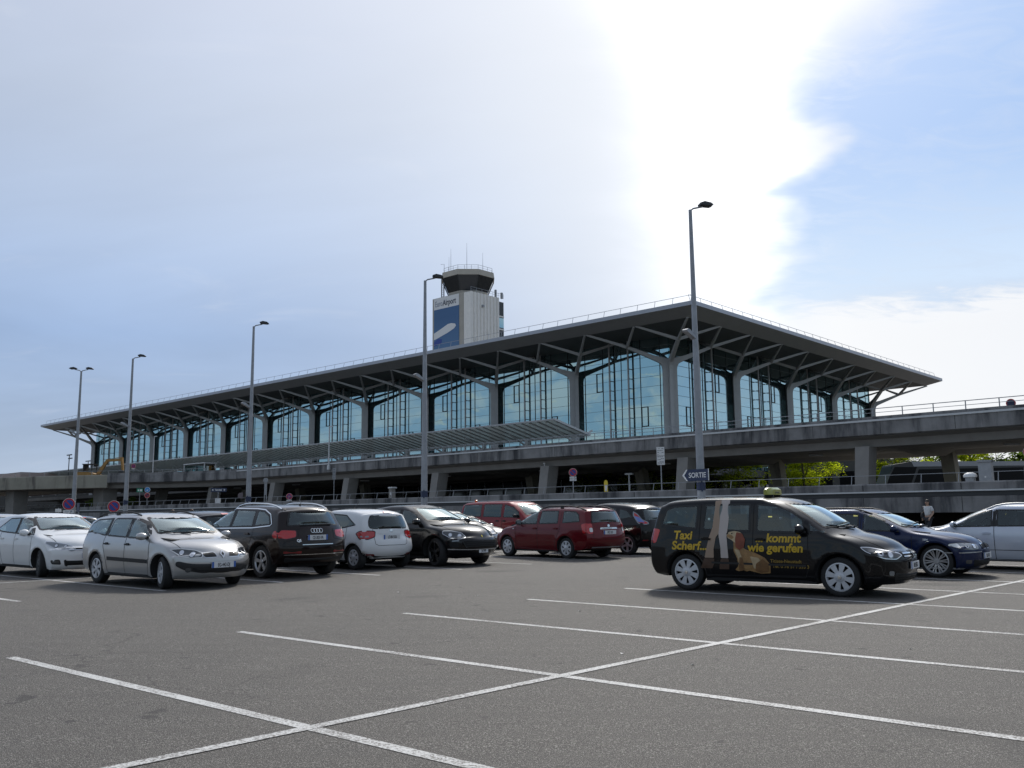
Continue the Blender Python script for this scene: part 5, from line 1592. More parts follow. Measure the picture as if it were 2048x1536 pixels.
# ------------------------------------------------------------------ white small hatchback seen from behind
def white_small():
    sp = dict(hw=.848, axles=(1.255, -1.255), tyre=.305, arch=.045,
        top=[(-1.58, 1.40), (-1.45, 1.445), (-.9, 1.50), (-.3, 1.51), (.15, 1.47), (.55, 1.33), (.95, 1.15), (1.2, 1.04), (1.4, .97), (1.7, .87), (1.9, .76)],
        front=[(.18, 1.84), (.28, 1.98), (.45, 2.05), (.6, 2.04), (.76, 1.95)],
        rear=[(.27, -1.66), (.40, -1.79), (.55, -1.825), (.72, -1.80), (.85, -1.74), (.98, -1.735), (1.05, -1.72), (1.2, -1.66), (1.40, -1.58)],
        sec=[(.18, .90), (.28, .955), (.42, .985), (.58, 1.0), (.76, .998), (.90, .975), (.99, .94), (1.15, .88), (1.30, .82), (1.42, .765), (1.55, .70)],
        plan=[(-1.8, .91), (-1.4, .97), (-.9, .998), (0, 1.0), (1.0, .985), (1.5, .93), (1.9, .85)],
        bot=[(-1.8, .33), (-1.5, .25), (0, .18), (1.5, .19), (2.0, .18)], cf=.28, cr=.20, cw=.18, cb=.08, xm=.0)
    c, rz = carpos((18.14, 14.22), (20.64, 14.28), .74, -1)
    car = Car('small_hatchback', sp, MAT['paint_white'], c, rz, 'small white hatchback parked tail outwards between the brown and the black off-roaders', 'car')
    B = dict(both=True, hole=True, ring=.032)
    car.patch('windscreen', [(-.62, 1.07), (.62, 1.07), (.52, 1.42), (-.52, 1.42)], 0, GW, ring=.035, hole=True, rnd=.06)
    car.patch('rear_window', [(-.60, 1.02), (-.45, 1.0), (.45, 1.0), (.60, 1.02), (.58, 1.20), (.50, 1.345), (-.50, 1.345), (-.58, 1.20)], 180, GD, ring=.02, hole=True, rnd=.05)
    car.patch('side_window', [(-.02, .985), (.85, .98), (.48, 1.25), (.20, 1.37), (-.02, 1.395)], 90, GD, **B)
    car.patch('side_window', [(-.85, 1.03), (-.10, .99), (-.10, 1.40), (-.80, 1.36), (-1.0, 1.25), (-1.28, 1.10)], 90, GD, **B)
    car.seams([[(.92, .95), (.90, .55), (.84, .26)], [(-.06, 1.38), (-.07, .25)], [(-.92, 1.2), (-.98, .80), (-.80, .50), (-.78, .25)]])
    car.patch('tail_light', [(-1.74, -.50, .80), (-1.66, -.66, .74), (-1.48, -.80, .75), (-1.36, -.83, .90), (-1.50, -.80, .965), (-1.70, -.62, .97), (-1.76, -.50, .955)], -145, [MAT['lens_red'], MAT['seam']], ring=.018, both=True, off=.005)
    car.patch('tail_light_inner', [(-1.66, -.64, .80), (-1.50, -.77, .80), (-1.48, -.78, .84), (-1.66, -.64, .84)], -145, [MAT['lens_clear']], both=True, off=.010)
    car.line('tailgate_gap', [(-.52, 1.0), (-.50, .64), (-.42, .60), (.42, .60), (.50, .64), (.52, 1.0)], 180, .010, both=False)
    car.patch('number_plate_panel', [(-.34, .885), (.34, .885), (.36, .915), (-.36, .915)], 180, [car.paint], off=.025)
    car.plate(180, .80, 'LÖ:BB 5556', xs=.58, bands=(1, 0))
    car.disc('emblem', 180, 0, .955, .042, MAT['chrome'], sx=1.4)
    car.patch('brake_light', [(-.11, 1.395), (.11, 1.395), (.10, 1.43), (-.10, 1.43)], 180, [MAT['lens_red']], off=.012, rnd=.01)
    car.patch('lower_valance', [(-.48, .30), (.48, .30), (.60, .375), (-.60, .375)], 180, [MAT['trim_black']], off=.006)
    for sd in (1, -1): car.patch('reflector', [(.48 * sd, .36), (.70 * sd, .365), (.70 * sd, .40), (.52 * sd, .395)], 180, [MAT['lens_dark_red']], off=.010)
    car.wiper(180, [(.0, 1.03), (.26, 1.06), (.36, 1.04)], 'rear_wiper')
    car.mirror(.72, 1.04, car.paint); car.handles((.04, -.78), .86, car.paint)
    car.wheels('cover7', .195, .095); car.cabin(.95, .08, -.70, 1.0); car.stick('antenna', -.2, .2, lean=-.2)
    car.finish(); return car

# ------------------------------------------------------------------ black off-roader facing the aisle
def black_suv():
    sp = dict(hw=.962, axles=(1.4035, -1.4035), tyre=.372, arch=.05,
        top=[(-2.0, 1.32), (-1.8, 1.42), (-1.3, 1.54), (-.6, 1.615), (-.05, 1.615), (.35, 1.53), (.80, 1.34), (1.15, 1.17), (1.35, 1.09), (1.75, 1.04), (2.05, .94), (2.2, .82), (2.235, .76)],
        front=[(.25, 2.12), (.35, 2.25), (.50, 2.315), (.65, 2.31), (.76, 2.235)],
        rear=[(.35, -2.15), (.5, -2.30), (.7, -2.34), (.95, -2.28), (1.1, -2.2), (1.32, -2.0)],
        sec=[(.22, .90), (.33, .955), (.48, .985), (.66, 1.0), (.85, .998), (1.0, .965), (1.08, .92), (1.25, .845), (1.42, .77), (1.55, .70), (1.65, .65)],
        plan=[(-2.3, .90), (-1.8, .97), (-1.2, 1.0), (0, .985), (.9, .99), (1.5, .985), (1.9, .93), (2.3, .85)],
        bot=[(-2.3, .38), (-1.9, .27), (0, .23), (1.8, .24), (2.3, .24)], cf=.34, cr=.14, cw=.22, xm=-.1, flare=.022)
    c, rz = carpos((20.26, 16.20), (17.46, 16.27), .85, 1)
    car = Car('offroad_car', sp, MAT['paint_black'], c, rz, 'black off-roader with black wheels, nose towards the aisle beside the small white hatchback', 'car')
    B = dict(both=True, hole=True, ring=.032)
    car.patch('windscreen', [(-.72, 1.16), (.72, 1.16), (.64, 1.36), (.54, 1.535), (-.54, 1.535), (-.64, 1.36)], 0, GW, ring=.035, hole=True, rnd=.06)
    car.patch('rear_window', [(-.55, 1.1), (.55, 1.1), (.46, 1.28), (-.46, 1.28)], 180, GD, ring=.04, hole=True, rnd=.05)
    car.patch('side_window', [(-.04, 1.09), (.90, 1.08), (.50, 1.36), (.20, 1.465), (-.04, 1.49)], 90, GD, **B)
    car.patch('side_window', [(-.98, 1.12), (-.12, 1.095), (-.12, 1.492), (-.75, 1.44), (-.98, 1.36)], 90, GD, **B)
    car.patch('side_window', [(-1.58, 1.18), (-1.05, 1.125), (-1.05, 1.33), (-1.35, 1.25)], 90, GD, **B)
    car.seams([[(.98, 1.05), (.98, .65), (.90, .33)], [(-.08, 1.48), (-.09, .32)], [(-1.02, 1.3), (-1.06, .95), (-.92, .62), (-.88, .32)]])
    car.line('bonnet_gap', [(1.36, .74), (1.8, .70), (2.12, .56)], 'top', .010)
    car.patch('headlight', [(2.17, -.52, .74), (2.08, -.68, .70), (1.90, -.83, .72), (1.66, -.90, .84), (1.66, -.89, .92), (1.88, -.80, .92), (2.08, -.62, .87)], -48, [MAT['lens_smoke'], MAT['chrome']], ring=.010, both=True, off=.005)
    for (x, y, z, r) in ((2.05, -.66, .785, .06), (1.87, -.82, .81, .055)):
        D, T = car.view(-48); a = Vector((x, y, 0)).dot(T)
        car.patch('headlight_bulb', [((a + r * math.cos(t * .35)) * T.x, (a + r * math.cos(t * .35)) * T.y, z + r * math.sin(t * .35)) for t in range(18)], -48, [MAT['reflector'], MAT['lens_clear']], ring=.014, both=True, off=.010, rnd=0)
    car.patch('grille', [(-.56, .47), (.56, .47), (.66, .66), (.52, .70), (-.52, .70), (-.66, .66)], 0, [MAT['seam'], MAT['trim_black']], ring=.02, off=.006)
    for z in (.52, .57, .62, .66): car.line('grille_bar', [(-.56, z), (.56, z)], 0, .014, MAT['trim_black'], both=False, off=.012)
    car.line('bumper_blade', [(-.90, .452), (-.5, .44), (.5, .44), (.90, .452)], 0, .022, MAT['alloy'], both=False, off=.012)
    car.patch('side_intake', [(2.10, -.70, .50), (1.92, -.86, .50), (1.90, -.88, .62), (2.06, -.74, .64)], -46, [MAT['seam']], both=True, off=.006)
    car.line('daytime_lamp', [(.72, .665), (.86, .66)], 0, .025, MAT['lens_clear'], both=True, off=.010)
    car.disc('emblem', 0, 0, .77, .030, MAT['yellow'], sx=.8)
    car.plate(0, .40, 'JE:1989', bands=(0, 0), w=.34, xs=.6)
    car.patch('tail_light', [(-2.25, -.60, .92), (-1.95, -.90, .95), (-1.88, -.90, 1.05), (-2.2, -.62, 1.02)], -145, [MAT['lens_red']], both=True, off=.005)
    car.mirror(.78, 1.15, car.paint, size=(.11, .13, .085)); car.handles((.02, -.88), .98, car.paint)
    car.wheels('five', .275, .125, rimmat=MAT['rim_black'], steer=-14)
    car.cabin(1.04, .10, -.85, 1.08)
    car.wiper(0, [(.52, 1.17), (.05, 1.20), (-.35, 1.18)])
    car.finish()
    # bright rim edge
    return car

# ------------------------------------------------------------------ dark red estate seen from behind
def red_estate():
    sp = dict(hw=.867, axles=(1.317, -1.317), tyre=.312, arch=.045,
        top=[(-2.10, 1.42), (-1.98, 1.46), (-1.4, 1.495), (-.6, 1.51), (-.05, 1.48), (.38, 1.36), (.80, 1.18), (1.12, 1.035), (1.32, .97), (1.65, .93), (1.95, .83), (2.05, .74)],
        front=[(.2, 1.98), (.3, 2.09), (.5, 2.135), (.65, 2.11), (.74, 2.05)],
        rear=[(.28, -2.15), (.42, -2.29), (.58, -2.345), (.70, -2.33), (.86, -2.28), (1.0, -2.265), (1.06, -2.25), (1.25, -2.17), (1.42, -2.10)],
        sec=[(.18, .90), (.28, .955), (.42, .985), (.60, 1.0), (.78, .997), (.92, .975), (1.0, .945), (1.15, .89), (1.30, .83), (1.42, .775), (1.52, .72)],
        plan=[(-2.3, .91), (-1.8, .97), (-1.0, .997), (0, 1.0), (1.0, .99), (1.6, .95), (2.1, .86)],
        bot=[(-2.3, .34), (-1.9, .25), (0, .19), (1.7, .20), (2.2, .20)], cf=.26, cr=.14, cw=.18, cb=.07, xm=-.1)
    c, rz = carpos((16.79, 20.75), (19.54, 21.07), .77, -1)
    car = Car('estate_car', sp, paint('paint_red', (.13, .005, .010), .2, .3), c, rz, 'dark red estate car with black roof rails, tail out, in front of a red van', 'car')
    B = dict(both=True, hole=True, ring=.032)
    car.patch('windscreen', [(-.64, 1.06), (.64, 1.06), (.54, 1.40), (-.54, 1.40)], 0, GW, ring=.035, hole=True, rnd=.06)
    car.patch('rear_window', [(-.62, 1.03), (.62, 1.03), (.56, 1.22), (.50, 1.385), (-.50, 1.385), (-.56, 1.22)], 180, GW, ring=.03, hole=True, rnd=.05)
    car.patch('side_window', [(-.06, 1.0), (.84, .985), (.44, 1.26), (.14, 1.375), (-.06, 1.40)], 90, GL, **B)
    car.patch('side_window', [(-.98, 1.02), (-.16, 1.0), (-.16, 1.405), (-.92, 1.40)], 90, GL, **B)
    car.patch('side_window', [(-1.86, 1.07), (-1.16, 1.03), (-1.12, 1.395), (-1.62, 1.375), (-1.78, 1.28)], 90, GL, **B)
    car.seams([[(.90, .97), (.90, .60), (.84, .26)], [(-.11, 1.4), (-.12, .25)], [(-1.05, 1.38), (-1.08, .85), (-.90, .52), (-.86, .25)]])
    car.patch('tail_light', [(-2.27, -.64, .74), (-2.22, -.72, .73), (-2.05, -.845, .75), (-2.0, -.85, 1.0), (-2.10, -.80, 1.03), (-2.24, -.66, 1.02)], -140, [MAT['lens_red']], both=True, off=.005)
    car.patch('tail_light_white', [(-2.26, -.63, .78), (-2.20, -.72, .78), (-2.19, -.72, .90), (-2.25, -.64, .91)], -150, [MAT['lens_white']], both=True, off=.011)
    car.line('tailgate_gap', [(-.62, 1.02), (-.62, .62), (-.55, .58), (.55, .58), (.62, .62), (.62, 1.02)], 180, .010, both=False)
    car.patch('name_bar', [(-.36, .855), (.36, .855), (.34, .905), (-.34, .905)], 180, [MAT['chrome']], off=.012, rnd=.01)
    car.decal('LOGAN MCV', .30, .865, .045, MAT['seam'], phi=180, name='lettering', off=.016, xs=1.6)
    car.disc('emblem', 180, 0, .955, .04, MAT['chrome'], sx=1.2)
    car.plate(180, .765, 'FF:Z 1301', xs=.58)
    car.patch('bumper_step', [(-.72, .545), (.72, .545), (.72, .57), (-.72, .57)], 180, [MAT['lens_dark_red']], off=.006, rnd=.005)
    car.line('skid_plate', [(-.60, .345), (.60, .345)], 180, .035, MAT['alloy'], both=False, off=.008)
    car.wiper(180, [(.0, 1.05), (-.22, 1.075), (-.36, 1.06)], 'rear_wiper')
    car.mirror(.70, 1.05, MAT['trim_black'], size=(.10, .115, .09)); car.handles((.0, -.92), .87, car.paint)
    car.wheels('cover7', .205, .098); car.cabin(.96, .05, -.90, 1.0); car.rails(-1.95, .05, .58, MAT['trim_black'], .06, .02)
    car.disc('side_repeater', 90, 1.0, .86, .022, MAT['lens_white'], both=True)
    car.finish(); return car

# ------------------------------------------------------------------ black compact people carrier behind
def dark_carrier():
    sp = dict(hw=.922, axles=(1.35, -1.35), tyre=.325, arch=.045,
        top=[(-1.78, 1.47), (-1.62, 1.535), (-1.1, 1.60), (-.4, 1.635), (.1, 1.60), (.50, 1.46), (.95, 1.25), (1.25, 1.10), (1.42, 1.03), (1.75, .95), (2.0, .84), (2.08, .75)],
        front=[(.2, 2.0), (.3, 2.12), (.5, 2.17), (.65, 2.15), (.75, 2.08)],
        rear=[(.27, -1.92), (.42, -2.06), (.6, -2.12), (.8, -2.12), (.95, -2.08), (1.08, -2.02), (1.25, -1.92), (1.47, -1.78)],
        sec=[(.18, .90), (.28, .955), (.42, .985), (.60, 1.0), (.80, .998), (.95, .97), (1.05, .93), (1.25, .86), (1.42, .79), (1.55, .73), (1.65, .68)],
        plan=[(-2.1, .90), (-1.6, .97), (-1.0, .997), (0, 1.0), (1.0, .99), (1.6, .95), (2.1, .86)],
        bot=[(-2.1, .30), (-1.7, .23), (0, .19), (1.7, .20), (2.2, .20)], cf=.26, cr=.20, cw=.18, cb=.10, xm=0)
    c, rz = carpos((16.66, 23.44), (19.35, 23.52), .82, -1)
    car = Car('people_carrier', sp, MAT['paint_black'], c, rz, 'black people carrier with tall pale-edged tail lamps, half hidden behind the black taxi', 'car')
    B = dict(both=True, hole=True, ring=.032)
    car.patch('windscreen', [(-.66, 1.12), (.66, 1.12), (.56, 1.50), (-.56, 1.50)], 0, GW, ring=.035, hole=True, rnd=.06)
    car.patch('rear_window', [(-.66, 1.05), (.66, 1.05), (.64, 1.18), (.52, 1.43), (-.52, 1.43), (-.64, 1.18)], 180, GW, ring=.03, hole=True, rnd=.06)
    car.patch('side_window', [(-.04, 1.04), (.88, 1.02), (.46, 1.34), (.16, 1.46), (-.04, 1.49)], 90, GL, **B)
    car.patch('side_window', [(-.92, 1.07), (-.13, 1.045), (-.13, 1.495), (-.86, 1.47)], 90, GL, **B)
    car.patch('side_window', [(-1.58, 1.15), (-1.02, 1.09), (-.98, 1.45), (-1.28, 1.40)], 90, GD, **B)
    car.patch('tail_light', [(-2.08, -.62, .96), (-2.02, -.74, .93), (-1.84, -.89, .97), (-1.64, -.86, 1.22), (-1.60, -.80, 1.36), (-1.72, -.76, 1.28), (-1.90, -.76, 1.10), (-2.04, -.64, 1.03)], -140, [MAT['lens_red'], MAT['lens_clear']], ring=.03, both=True, off=.006)
    car.patch('tail_light_white', [(-1.98, -.72, 1.0), (-1.82, -.86, 1.02), (-1.68, -.86, 1.2), (-1.78, -.80, 1.18), (-1.92, -.76, 1.06)], -140, [MAT['lens_sky_reflection']], both=True, off=.011)  # sky reflection painted as a patch on the clear lens
    car.plate(180, .80, 'DK-128-RS', bands=(1, 1), xs=.6); car.line('chrome_bar', [(-.36, .90), (.36, .90)], 180, .03, MAT['chrome'], both=False, off=.010)
    car.disc('emblem', 180, 0, .985, .045, MAT['chrome'], sx=.75)
    car.patch('reflector', [(.62, .44), (.80, .44), (.80, .48), (.62, .48)], 180, [MAT['lens_dark_red']]); car.patch('reflector', [(-.62, .44), (-.80, .44), (-.80, .48), (-.62, .48)], 180, [MAT['lens_dark_red']])
    car.wiper(180, [(.0, 1.075), (-.24, 1.10), (-.36, 1.085)], 'rear_wiper')
    car.mirror(.78, 1.10, car.paint); car.handles((.02, -.86), .92, car.paint)
    car.wheels('five', .225, .105, rimmat=MAT['alloy']); car.cabin(1.02, .10, -.85, 1.04)
    car.finish(); return car

# ------------------------------------------------------------------ dark blue touring car with kidney grille
def blue_tourer():
    sp = dict(hw=.87, axles=(1.3625, -1.3625), tyre=.325, arch=.045,
        top=[(-2.15, 1.24), (-1.95, 1.32), (-1.3, 1.38), (-.6, 1.395), (-.1, 1.37), (.30, 1.26), (.72, 1.08), (.98, .975), (1.15, .93), (1.5, .885), (1.85, .80), (2.02, .70), (2.05, .66)],
        front=[(.17, 1.98), (.25, 2.07), (.40, 2.11), (.55, 2.105), (.66, 2.05)],
        rear=[(.26, -2.2), (.4, -2.34), (.6, -2.37), (.85, -2.34), (1.0, -2.28), (1.24, -2.15)],
        sec=[(.16, .90), (.26, .955), (.40, .985), (.58, 1.0), (.74, .993), (.86, .965), (.92, .93), (1.10, .855), (1.25, .785), (1.35, .73), (1.45, .67)],
        plan=[(-2.3, .90), (-1.8, .965), (-1.0, .995), (0, 1.0), (1.0, .995), (1.5, .97), (1.9, .90), (2.1, .85)],
        bot=[(-2.3, .28), (-1.8, .20), (0, .165), (1.7, .17), (2.1, .17)], cf=.24, cr=.10, cw=.18, xm=-.2)
    c, rz = carpos((8.97, 19.13), (6.32, 19.20), .79, 1)
    car = Car('estate_car', sp, paint('paint_blue', (.007, .016, .062), .25, .28), c, rz, 'dark blue estate car with many-spoked wheels, nose showing beyond the black taxi', 'car')
    B = dict(both=True, hole=True, ring=.03)
    car.patch('windscreen', [(-.66, .985), (.66, .985), (.58, 1.17), (.52, 1.305), (-.52, 1.305), (-.58, 1.17)], 0, GW, ring=.035, hole=True, rnd=.06)
    car.patch('rear_window', [(-.56, .95), (.56, .95), (.48, 1.2), (-.48, 1.2)], 180, GW, ring=.04, hole=True, rnd=.05)
    car.patch('side_window', [(-.10, .915), (.68, .905), (.32, 1.16), (.08, 1.26), (-.10, 1.28)], 90, GL, **B)
    car.patch('side_window', [(-.95, .935), (-.18, .92), (-.18, 1.282), (-.85, 1.28)], 90, GL, **B)
    car.patch('side_window', [(-1.9, 1.0), (-1.02, .95), (-.95, 1.275), (-1.6, 1.25)], 90, GL, **B)
    car.seams([[(.92, .88), (.92, .55), (.86, .24)], [(-.14, 1.27), (-.15, .23)], [(-1.0, 1.26), (-1.06, .80), (-.90, .5), (-.86, .23)]])
    car.line('bonnet_gap', [(1.15, .68), (1.6, .63), (1.96, .42)], 'top', .010)
    car.patch('headlight', [(2.06, -.36, .565), (1.98, -.56, .55), (1.84, -.72, .565), (1.58, -.82, .64), (1.60, -.81, .68), (1.80, -.72, .70), (1.96, -.54, .69), (2.04, -.36, .67)], -48, [MAT['lens_clear'], MAT['trim_black']], ring=.008, both=True, off=.005)
    car.patch('indicator', [(1.82, -.73, .585), (1.60, -.82, .64), (1.62, -.81, .67), (1.78, -.73, .68)], -60, [MAT['lens_white']], both=True, off=.009)
    for (x, y, z, r) in ((1.99, -.47, .62, .05), (1.89, -.62, .625, .05)):
        D, T = car.view(-48); a = Vector((x, y, 0)).dot(T)
        car.patch('headlight_bulb', [((a + r * math.cos(t * .35)) * T.x, (a + r * math.cos(t * .35)) * T.y, z + r * math.sin(t * .35)) for t in range(18)], -48, [MAT['reflector'], MAT['lens_smoke']], ring=.012, both=True, off=.011, rnd=0)
    for sd in (1, -1):
        car.patch('grille', [(sd * .03, .565), (sd * .20, .565), (sd * .23, .63), (sd * .20, .675), (sd * .04, .675)], 0, [MAT['seam'], MAT['chrome']], ring=.016, off=.012, rnd=.03)
    car.disc('emblem', 0, 0, .715, .035, MAT['sign_white'])
    car.line('bumper_strip', [(-.84, .50), (-.3, .515)], 0, .018, MAT['alloy'], both=True, off=.008)
    car.patch('lower_grille', [(-.50, .22), (.50, .22), (.56, .36), (-.56, .36)], 0, [MAT['seam']], off=.006)
    car.patch('fog_lamp', [(2.0, -.62, .28), (1.9, -.72, .29), (1.9, -.72, .36), (2.0, -.62, .36)], -44, [MAT['lens_smoke']], both=True, off=.006)
    car.line('splitter', [(-.80, .20), (-.5, .185), (.5, .185), (.80, .20)], 0, .03, MAT['alloy'], both=False, off=.012)
    car.plate(0, .435, 'BL:67 421', bands=(1, 0), xs=.58)
    car.patch('tail_light', [(-2.3, -.60, .75), (-2.1, -.84, .76), (-2.0, -.85, .88), (-2.3, -.60, .88)], -145, [MAT['lens_red']], both=True)
    car.mirror(.62, .965, car.paint); car.handles((-.02, -.92), .80, car.paint)
    car.wheels('multi', .245, .105, rimmat=MAT['alloy']); car.cabin(.84, .0, -.90, .92)
    car.rails(-1.9, .05, .56, MAT['trim_black'], .035, .016, feet=False)
    car.decal('320d', 1.14, .74, .05, MAT['chrome'], side=-1, name='badge')
    car.wiper(0, [(.50, .985), (.05, 1.01), (-.30, .99)]); car.wiper(0, [(-.08, .985), (-.40, 1.005), (-.58, 1.04)])
    car.finish(); return car

# ------------------------------------------------------------------ silver-blue estate at the right edge
def silver_tourer():
    sp = dict(hw=.886, axles=(1.40, -1.40), tyre=.325, arch=.045,
        top=[(-2.15, 1.28), (-2.0, 1.35), (-1.3, 1.425), (-.6, 1.455), (-.1, 1.44), (.32, 1.335), (.75, 1.15), (1.05, 1.015), (1.25, .95), (1.6, .905), (1.95, .82), (2.15, .70)],
        front=[(.17, 2.15), (.25, 2.28), (.42, 2.34), (.56, 2.32), (.70, 2.22)],
        rear=[(.26, -2.2), (.4, -2.37), (.6, -2.40), (.85, -2.36), (1.0, -2.30), (1.28, -2.15)],
        sec=[(.16, .90), (.26, .955), (.42, .985), (.60, 1.0), (.76, .995), (.88, .97), (.95, .935), (1.12, .865), (1.27, .795), (1.40, .73), (1.5, .67)],
        plan=[(-2.3, .90), (-1.8, .965), (-1.0, .995), (0, 1.0), (1.0, .995), (1.6, .96), (2.0, .89), (2.3, .84)],
        bot=[(-2.3, .28), (-1.8, .20), (0, .17), (1.7, .18), (2.3, .18)], cf=.28, cr=.10, cw=.2, xm=-.1)
    p = P(6.12, 22.95)
    car = Car('estate_car', sp, paint('paint_silver_blue', (.60, .64, .72), .3, .3), p, TH + math.pi + R(-1.6), 'silver-blue estate car with a pale roof rail cut off by the right edge', 'car')
    B = dict(both=True, hole=True, ring=.03)
    car.patch('windscreen', [(-.66, 1.0), (.66, 1.0), (.58, 1.2), (.52, 1.355), (-.52, 1.355), (-.58, 1.2)], 0, GW, ring=.035, hole=True, rnd=.06)
    car.patch('rear_window', [(-.56, .98), (.56, .98), (.48, 1.22), (-.48, 1.22)], 180, GW, ring=.04, hole=True, rnd=.05)
    car.patch('side_window', [(-.06, .95), (.80, .935), (.42, 1.19), (.12, 1.31), (-.06, 1.335)], 90, GL, **B)
    car.patch('side_window', [(-.98, .965), (-.15, .952), (-.15, 1.338), (-.90, 1.33)], 90, GL, **B)
    car.patch('side_window', [(-1.95, 1.03), (-1.06, .98), (-1.0, 1.325), (-1.6, 1.29)], 90, GL, **B)
    car.pillars([(-.16, -.05, .955, 1.335), (-1.07, -.97, .98, 1.325)])
    car.seams([[(.92, .92), (.94, .55), (.88, .24)], [(-.10, 1.33), (-.11, .23)], [(-1.02, 1.32), (-1.08, .80), (-.92, .5), (-.88, .23)], [(.88, .235), (-.88, .235)], [(.90, .44), (-.90, .44)]])
    car.patch('tail_light', [(-2.3, -.60, .75), (-2.1, -.85, .76), (-2.0, -.86, .92), (-2.3, -.60, .9)], -145, [MAT['lens_red']], both=True)
    car.patch('headlight', [(2.24, -.40, .58), (2.0, -.74, .58), (1.72, -.84, .68), (1.74, -.83, .74), (2.0, -.70, .74), (2.2, -.40, .69)], -48, [MAT['lens_clear']], both=True)
    car.mirror(.76, .995, car.paint); car.handles((.05, -.88), .80, car.paint)
    car.wheels('five', .23, .105, rimmat=MAT['alloy']); car.cabin(.90, .04, -.88, .95)
    car.rails(-2.0, .10, .57, MAT['white_metal'], .045, .02, feet=False)
    car.finish(); return car

# ------------------------------------------------------------------ red van behind the red estate
def red_van():
    sp = dict(hw=.93, axles=(1.45, -1.45), tyre=.33, arch=.045,
        top=[(-2.25, 1.70), (-2.15, 1.755), (-1.5, 1.79), (-.6, 1.80), (.3, 1.785), (.75, 1.72), (1.15, 1.52), (1.55, 1.25), (1.75, 1.13), (2.0, 1.05), (2.25, .92), (2.32, .82)],
        front=[(.2, 2.3), (.3, 2.4), (.5, 2.43), (.7, 2.4), (.82, 2.32)],
        rear=[(.3, -2.3), (.5, -2.38), (.8, -2.40), (1.1, -2.37), (1.4, -2.32), (1.70, -2.25)],
        sec=[(.18, .92), (.3, .97), (.5, .99), (.7, 1.0), (.95, .995), (1.1, .98), (1.2, .955), (1.45, .91), (1.6, .87), (1.7, .83), (1.8, .78)],
        plan=[(-2.4, .94), (-2.0, .98), (-1.0, 1.0), (0, 1.0), (1.2, .99), (1.9, .94), (2.4, .86)],
        bot=[(-2.4, .3), (0, .22), (2.4, .22)], cf=.24, cr=.06, cw=.2, xm=.5)
    p = P(25.0, 27.4)
    car = Car('van', sp, paint('paint_bright_red', (.22, .012, .018), .1, .35), p, TH + R(-1.6), 'red van with long side windows parked behind the dark red estate car', 'van')
    B = dict(both=True, hole=True, ring=.03)
    car.patch('windscreen', [(-.72, 1.22), (.72, 1.22), (.66, 1.45), (.60, 1.66), (-.60, 1.66), (-.66, 1.45)], 0, GW, ring=.035, hole=True, rnd=.06)
    car.patch('rear_window', [(-.62, 1.15), (.62, 1.15), (.58, 1.62), (-.58, 1.62)], 180, GW, ring=.04, hole=True, rnd=.05)
    car.patch('side_window', [(.28, 1.14), (1.22, 1.12), (1.10, 1.36), (.80, 1.56), (.28, 1.66)], 90, GL, **B)
    car.patch('side_window', [(-.88, 1.16), (.16, 1.14), (.16, 1.665), (-.88, 1.67)], 90, GD, **B)
    car.patch('side_window', [(-2.15, 1.18), (-1.0, 1.16), (-1.0, 1.67), (-2.08, 1.65)], 90, GD, **B)
    car.seams([[(.22, 1.66), (.22, .3)], [(-.94, 1.66), (-.94, .3)], [(1.3, 1.1), (1.3, .5), (1.0, .3)]])
    car.mirror(1.05, 1.2, MAT['trim_black']); car.handles((.35, -.05), 1.0, MAT['trim_black'])
    car.wheels('cover7', .21, .10); car.cabin(1.35, .40, -.8, 1.14)
    m_ = MB(); m_.lathe([(.06, 1.76), (.055, 1.84), (.0, 1.87)], 12, c=(-1.85, -.35, 0)); m_.build('beacon', mat('beacon_orange', (.75, .13, .02), .3), car.root, smooth=True)
    car.finish(); return car

CARS = {}
for f_ in (black_taxi, silver_estate, white_hatch, brown_suv, white_small, black_suv, red_estate, dark_carrier, blue_tourer, silver_tourer, red_van):
    CARS[f_.__name__] = f_()
def another(src, name, u, v, facing, m, sc, label, cat='car'):
    o = copy_tree(CARS[src].root)
    o.name = name
    for k in ('group',):
        if k in o: del o[k]
    rz = TH + (R(-1.6) if facing < 0 else math.pi + R(-1.6))
    sl = math.atan(.012)
    o.location = P(u, v); o.rotation_euler = (sl * math.cos(rz), -sl * math.sin(rz), rz)
    o.scale = tuple(KS * a for a in sc)
    repaint(o, m); tag(o, label, cat, 'parked cars')
    return o
dk = paint('paint_dark_grey', (.02, .022, .028), .3, .3)
another('white_hatch', 'hatchback', 34.6, 11.9, -1, MAT['paint_silver'], (1, 1, 1), 'silver car in the far row, its roof just showing behind the white hatchback')
another('white_small', 'small_hatchback', 36.0, 14.6, 1, dk, (1, 1, .93), 'dark grey small car in the far row between the white hatchback and silver estate')
another('white_small', 'small_hatchback', 23.6, 13.0, 1, MAT['paint_black'], (1.04, 1, 1), 'black small car before the brown off-roader, its red lamp over the silver estate')
another('white_hatch', 'hatchback', 23.2, 22.0, -1, MAT['paint_silver'], (1, 1, .97), 'silver car nose to tail with the dark red estate, windscreen showing over the black off-roader')
another('white_hatch', 'coupe', 24.9, 24.4, -1, MAT['paint_silver'], (.98, .98, .84), 'low silver car with dark side glass in front of the red van')
another('silver_estate', 'estate_car', 18.8, 29.6, -1, MAT['paint_white'], (1, 1, 1), 'white estate car mostly hidden between the black people carrier and the taxi')
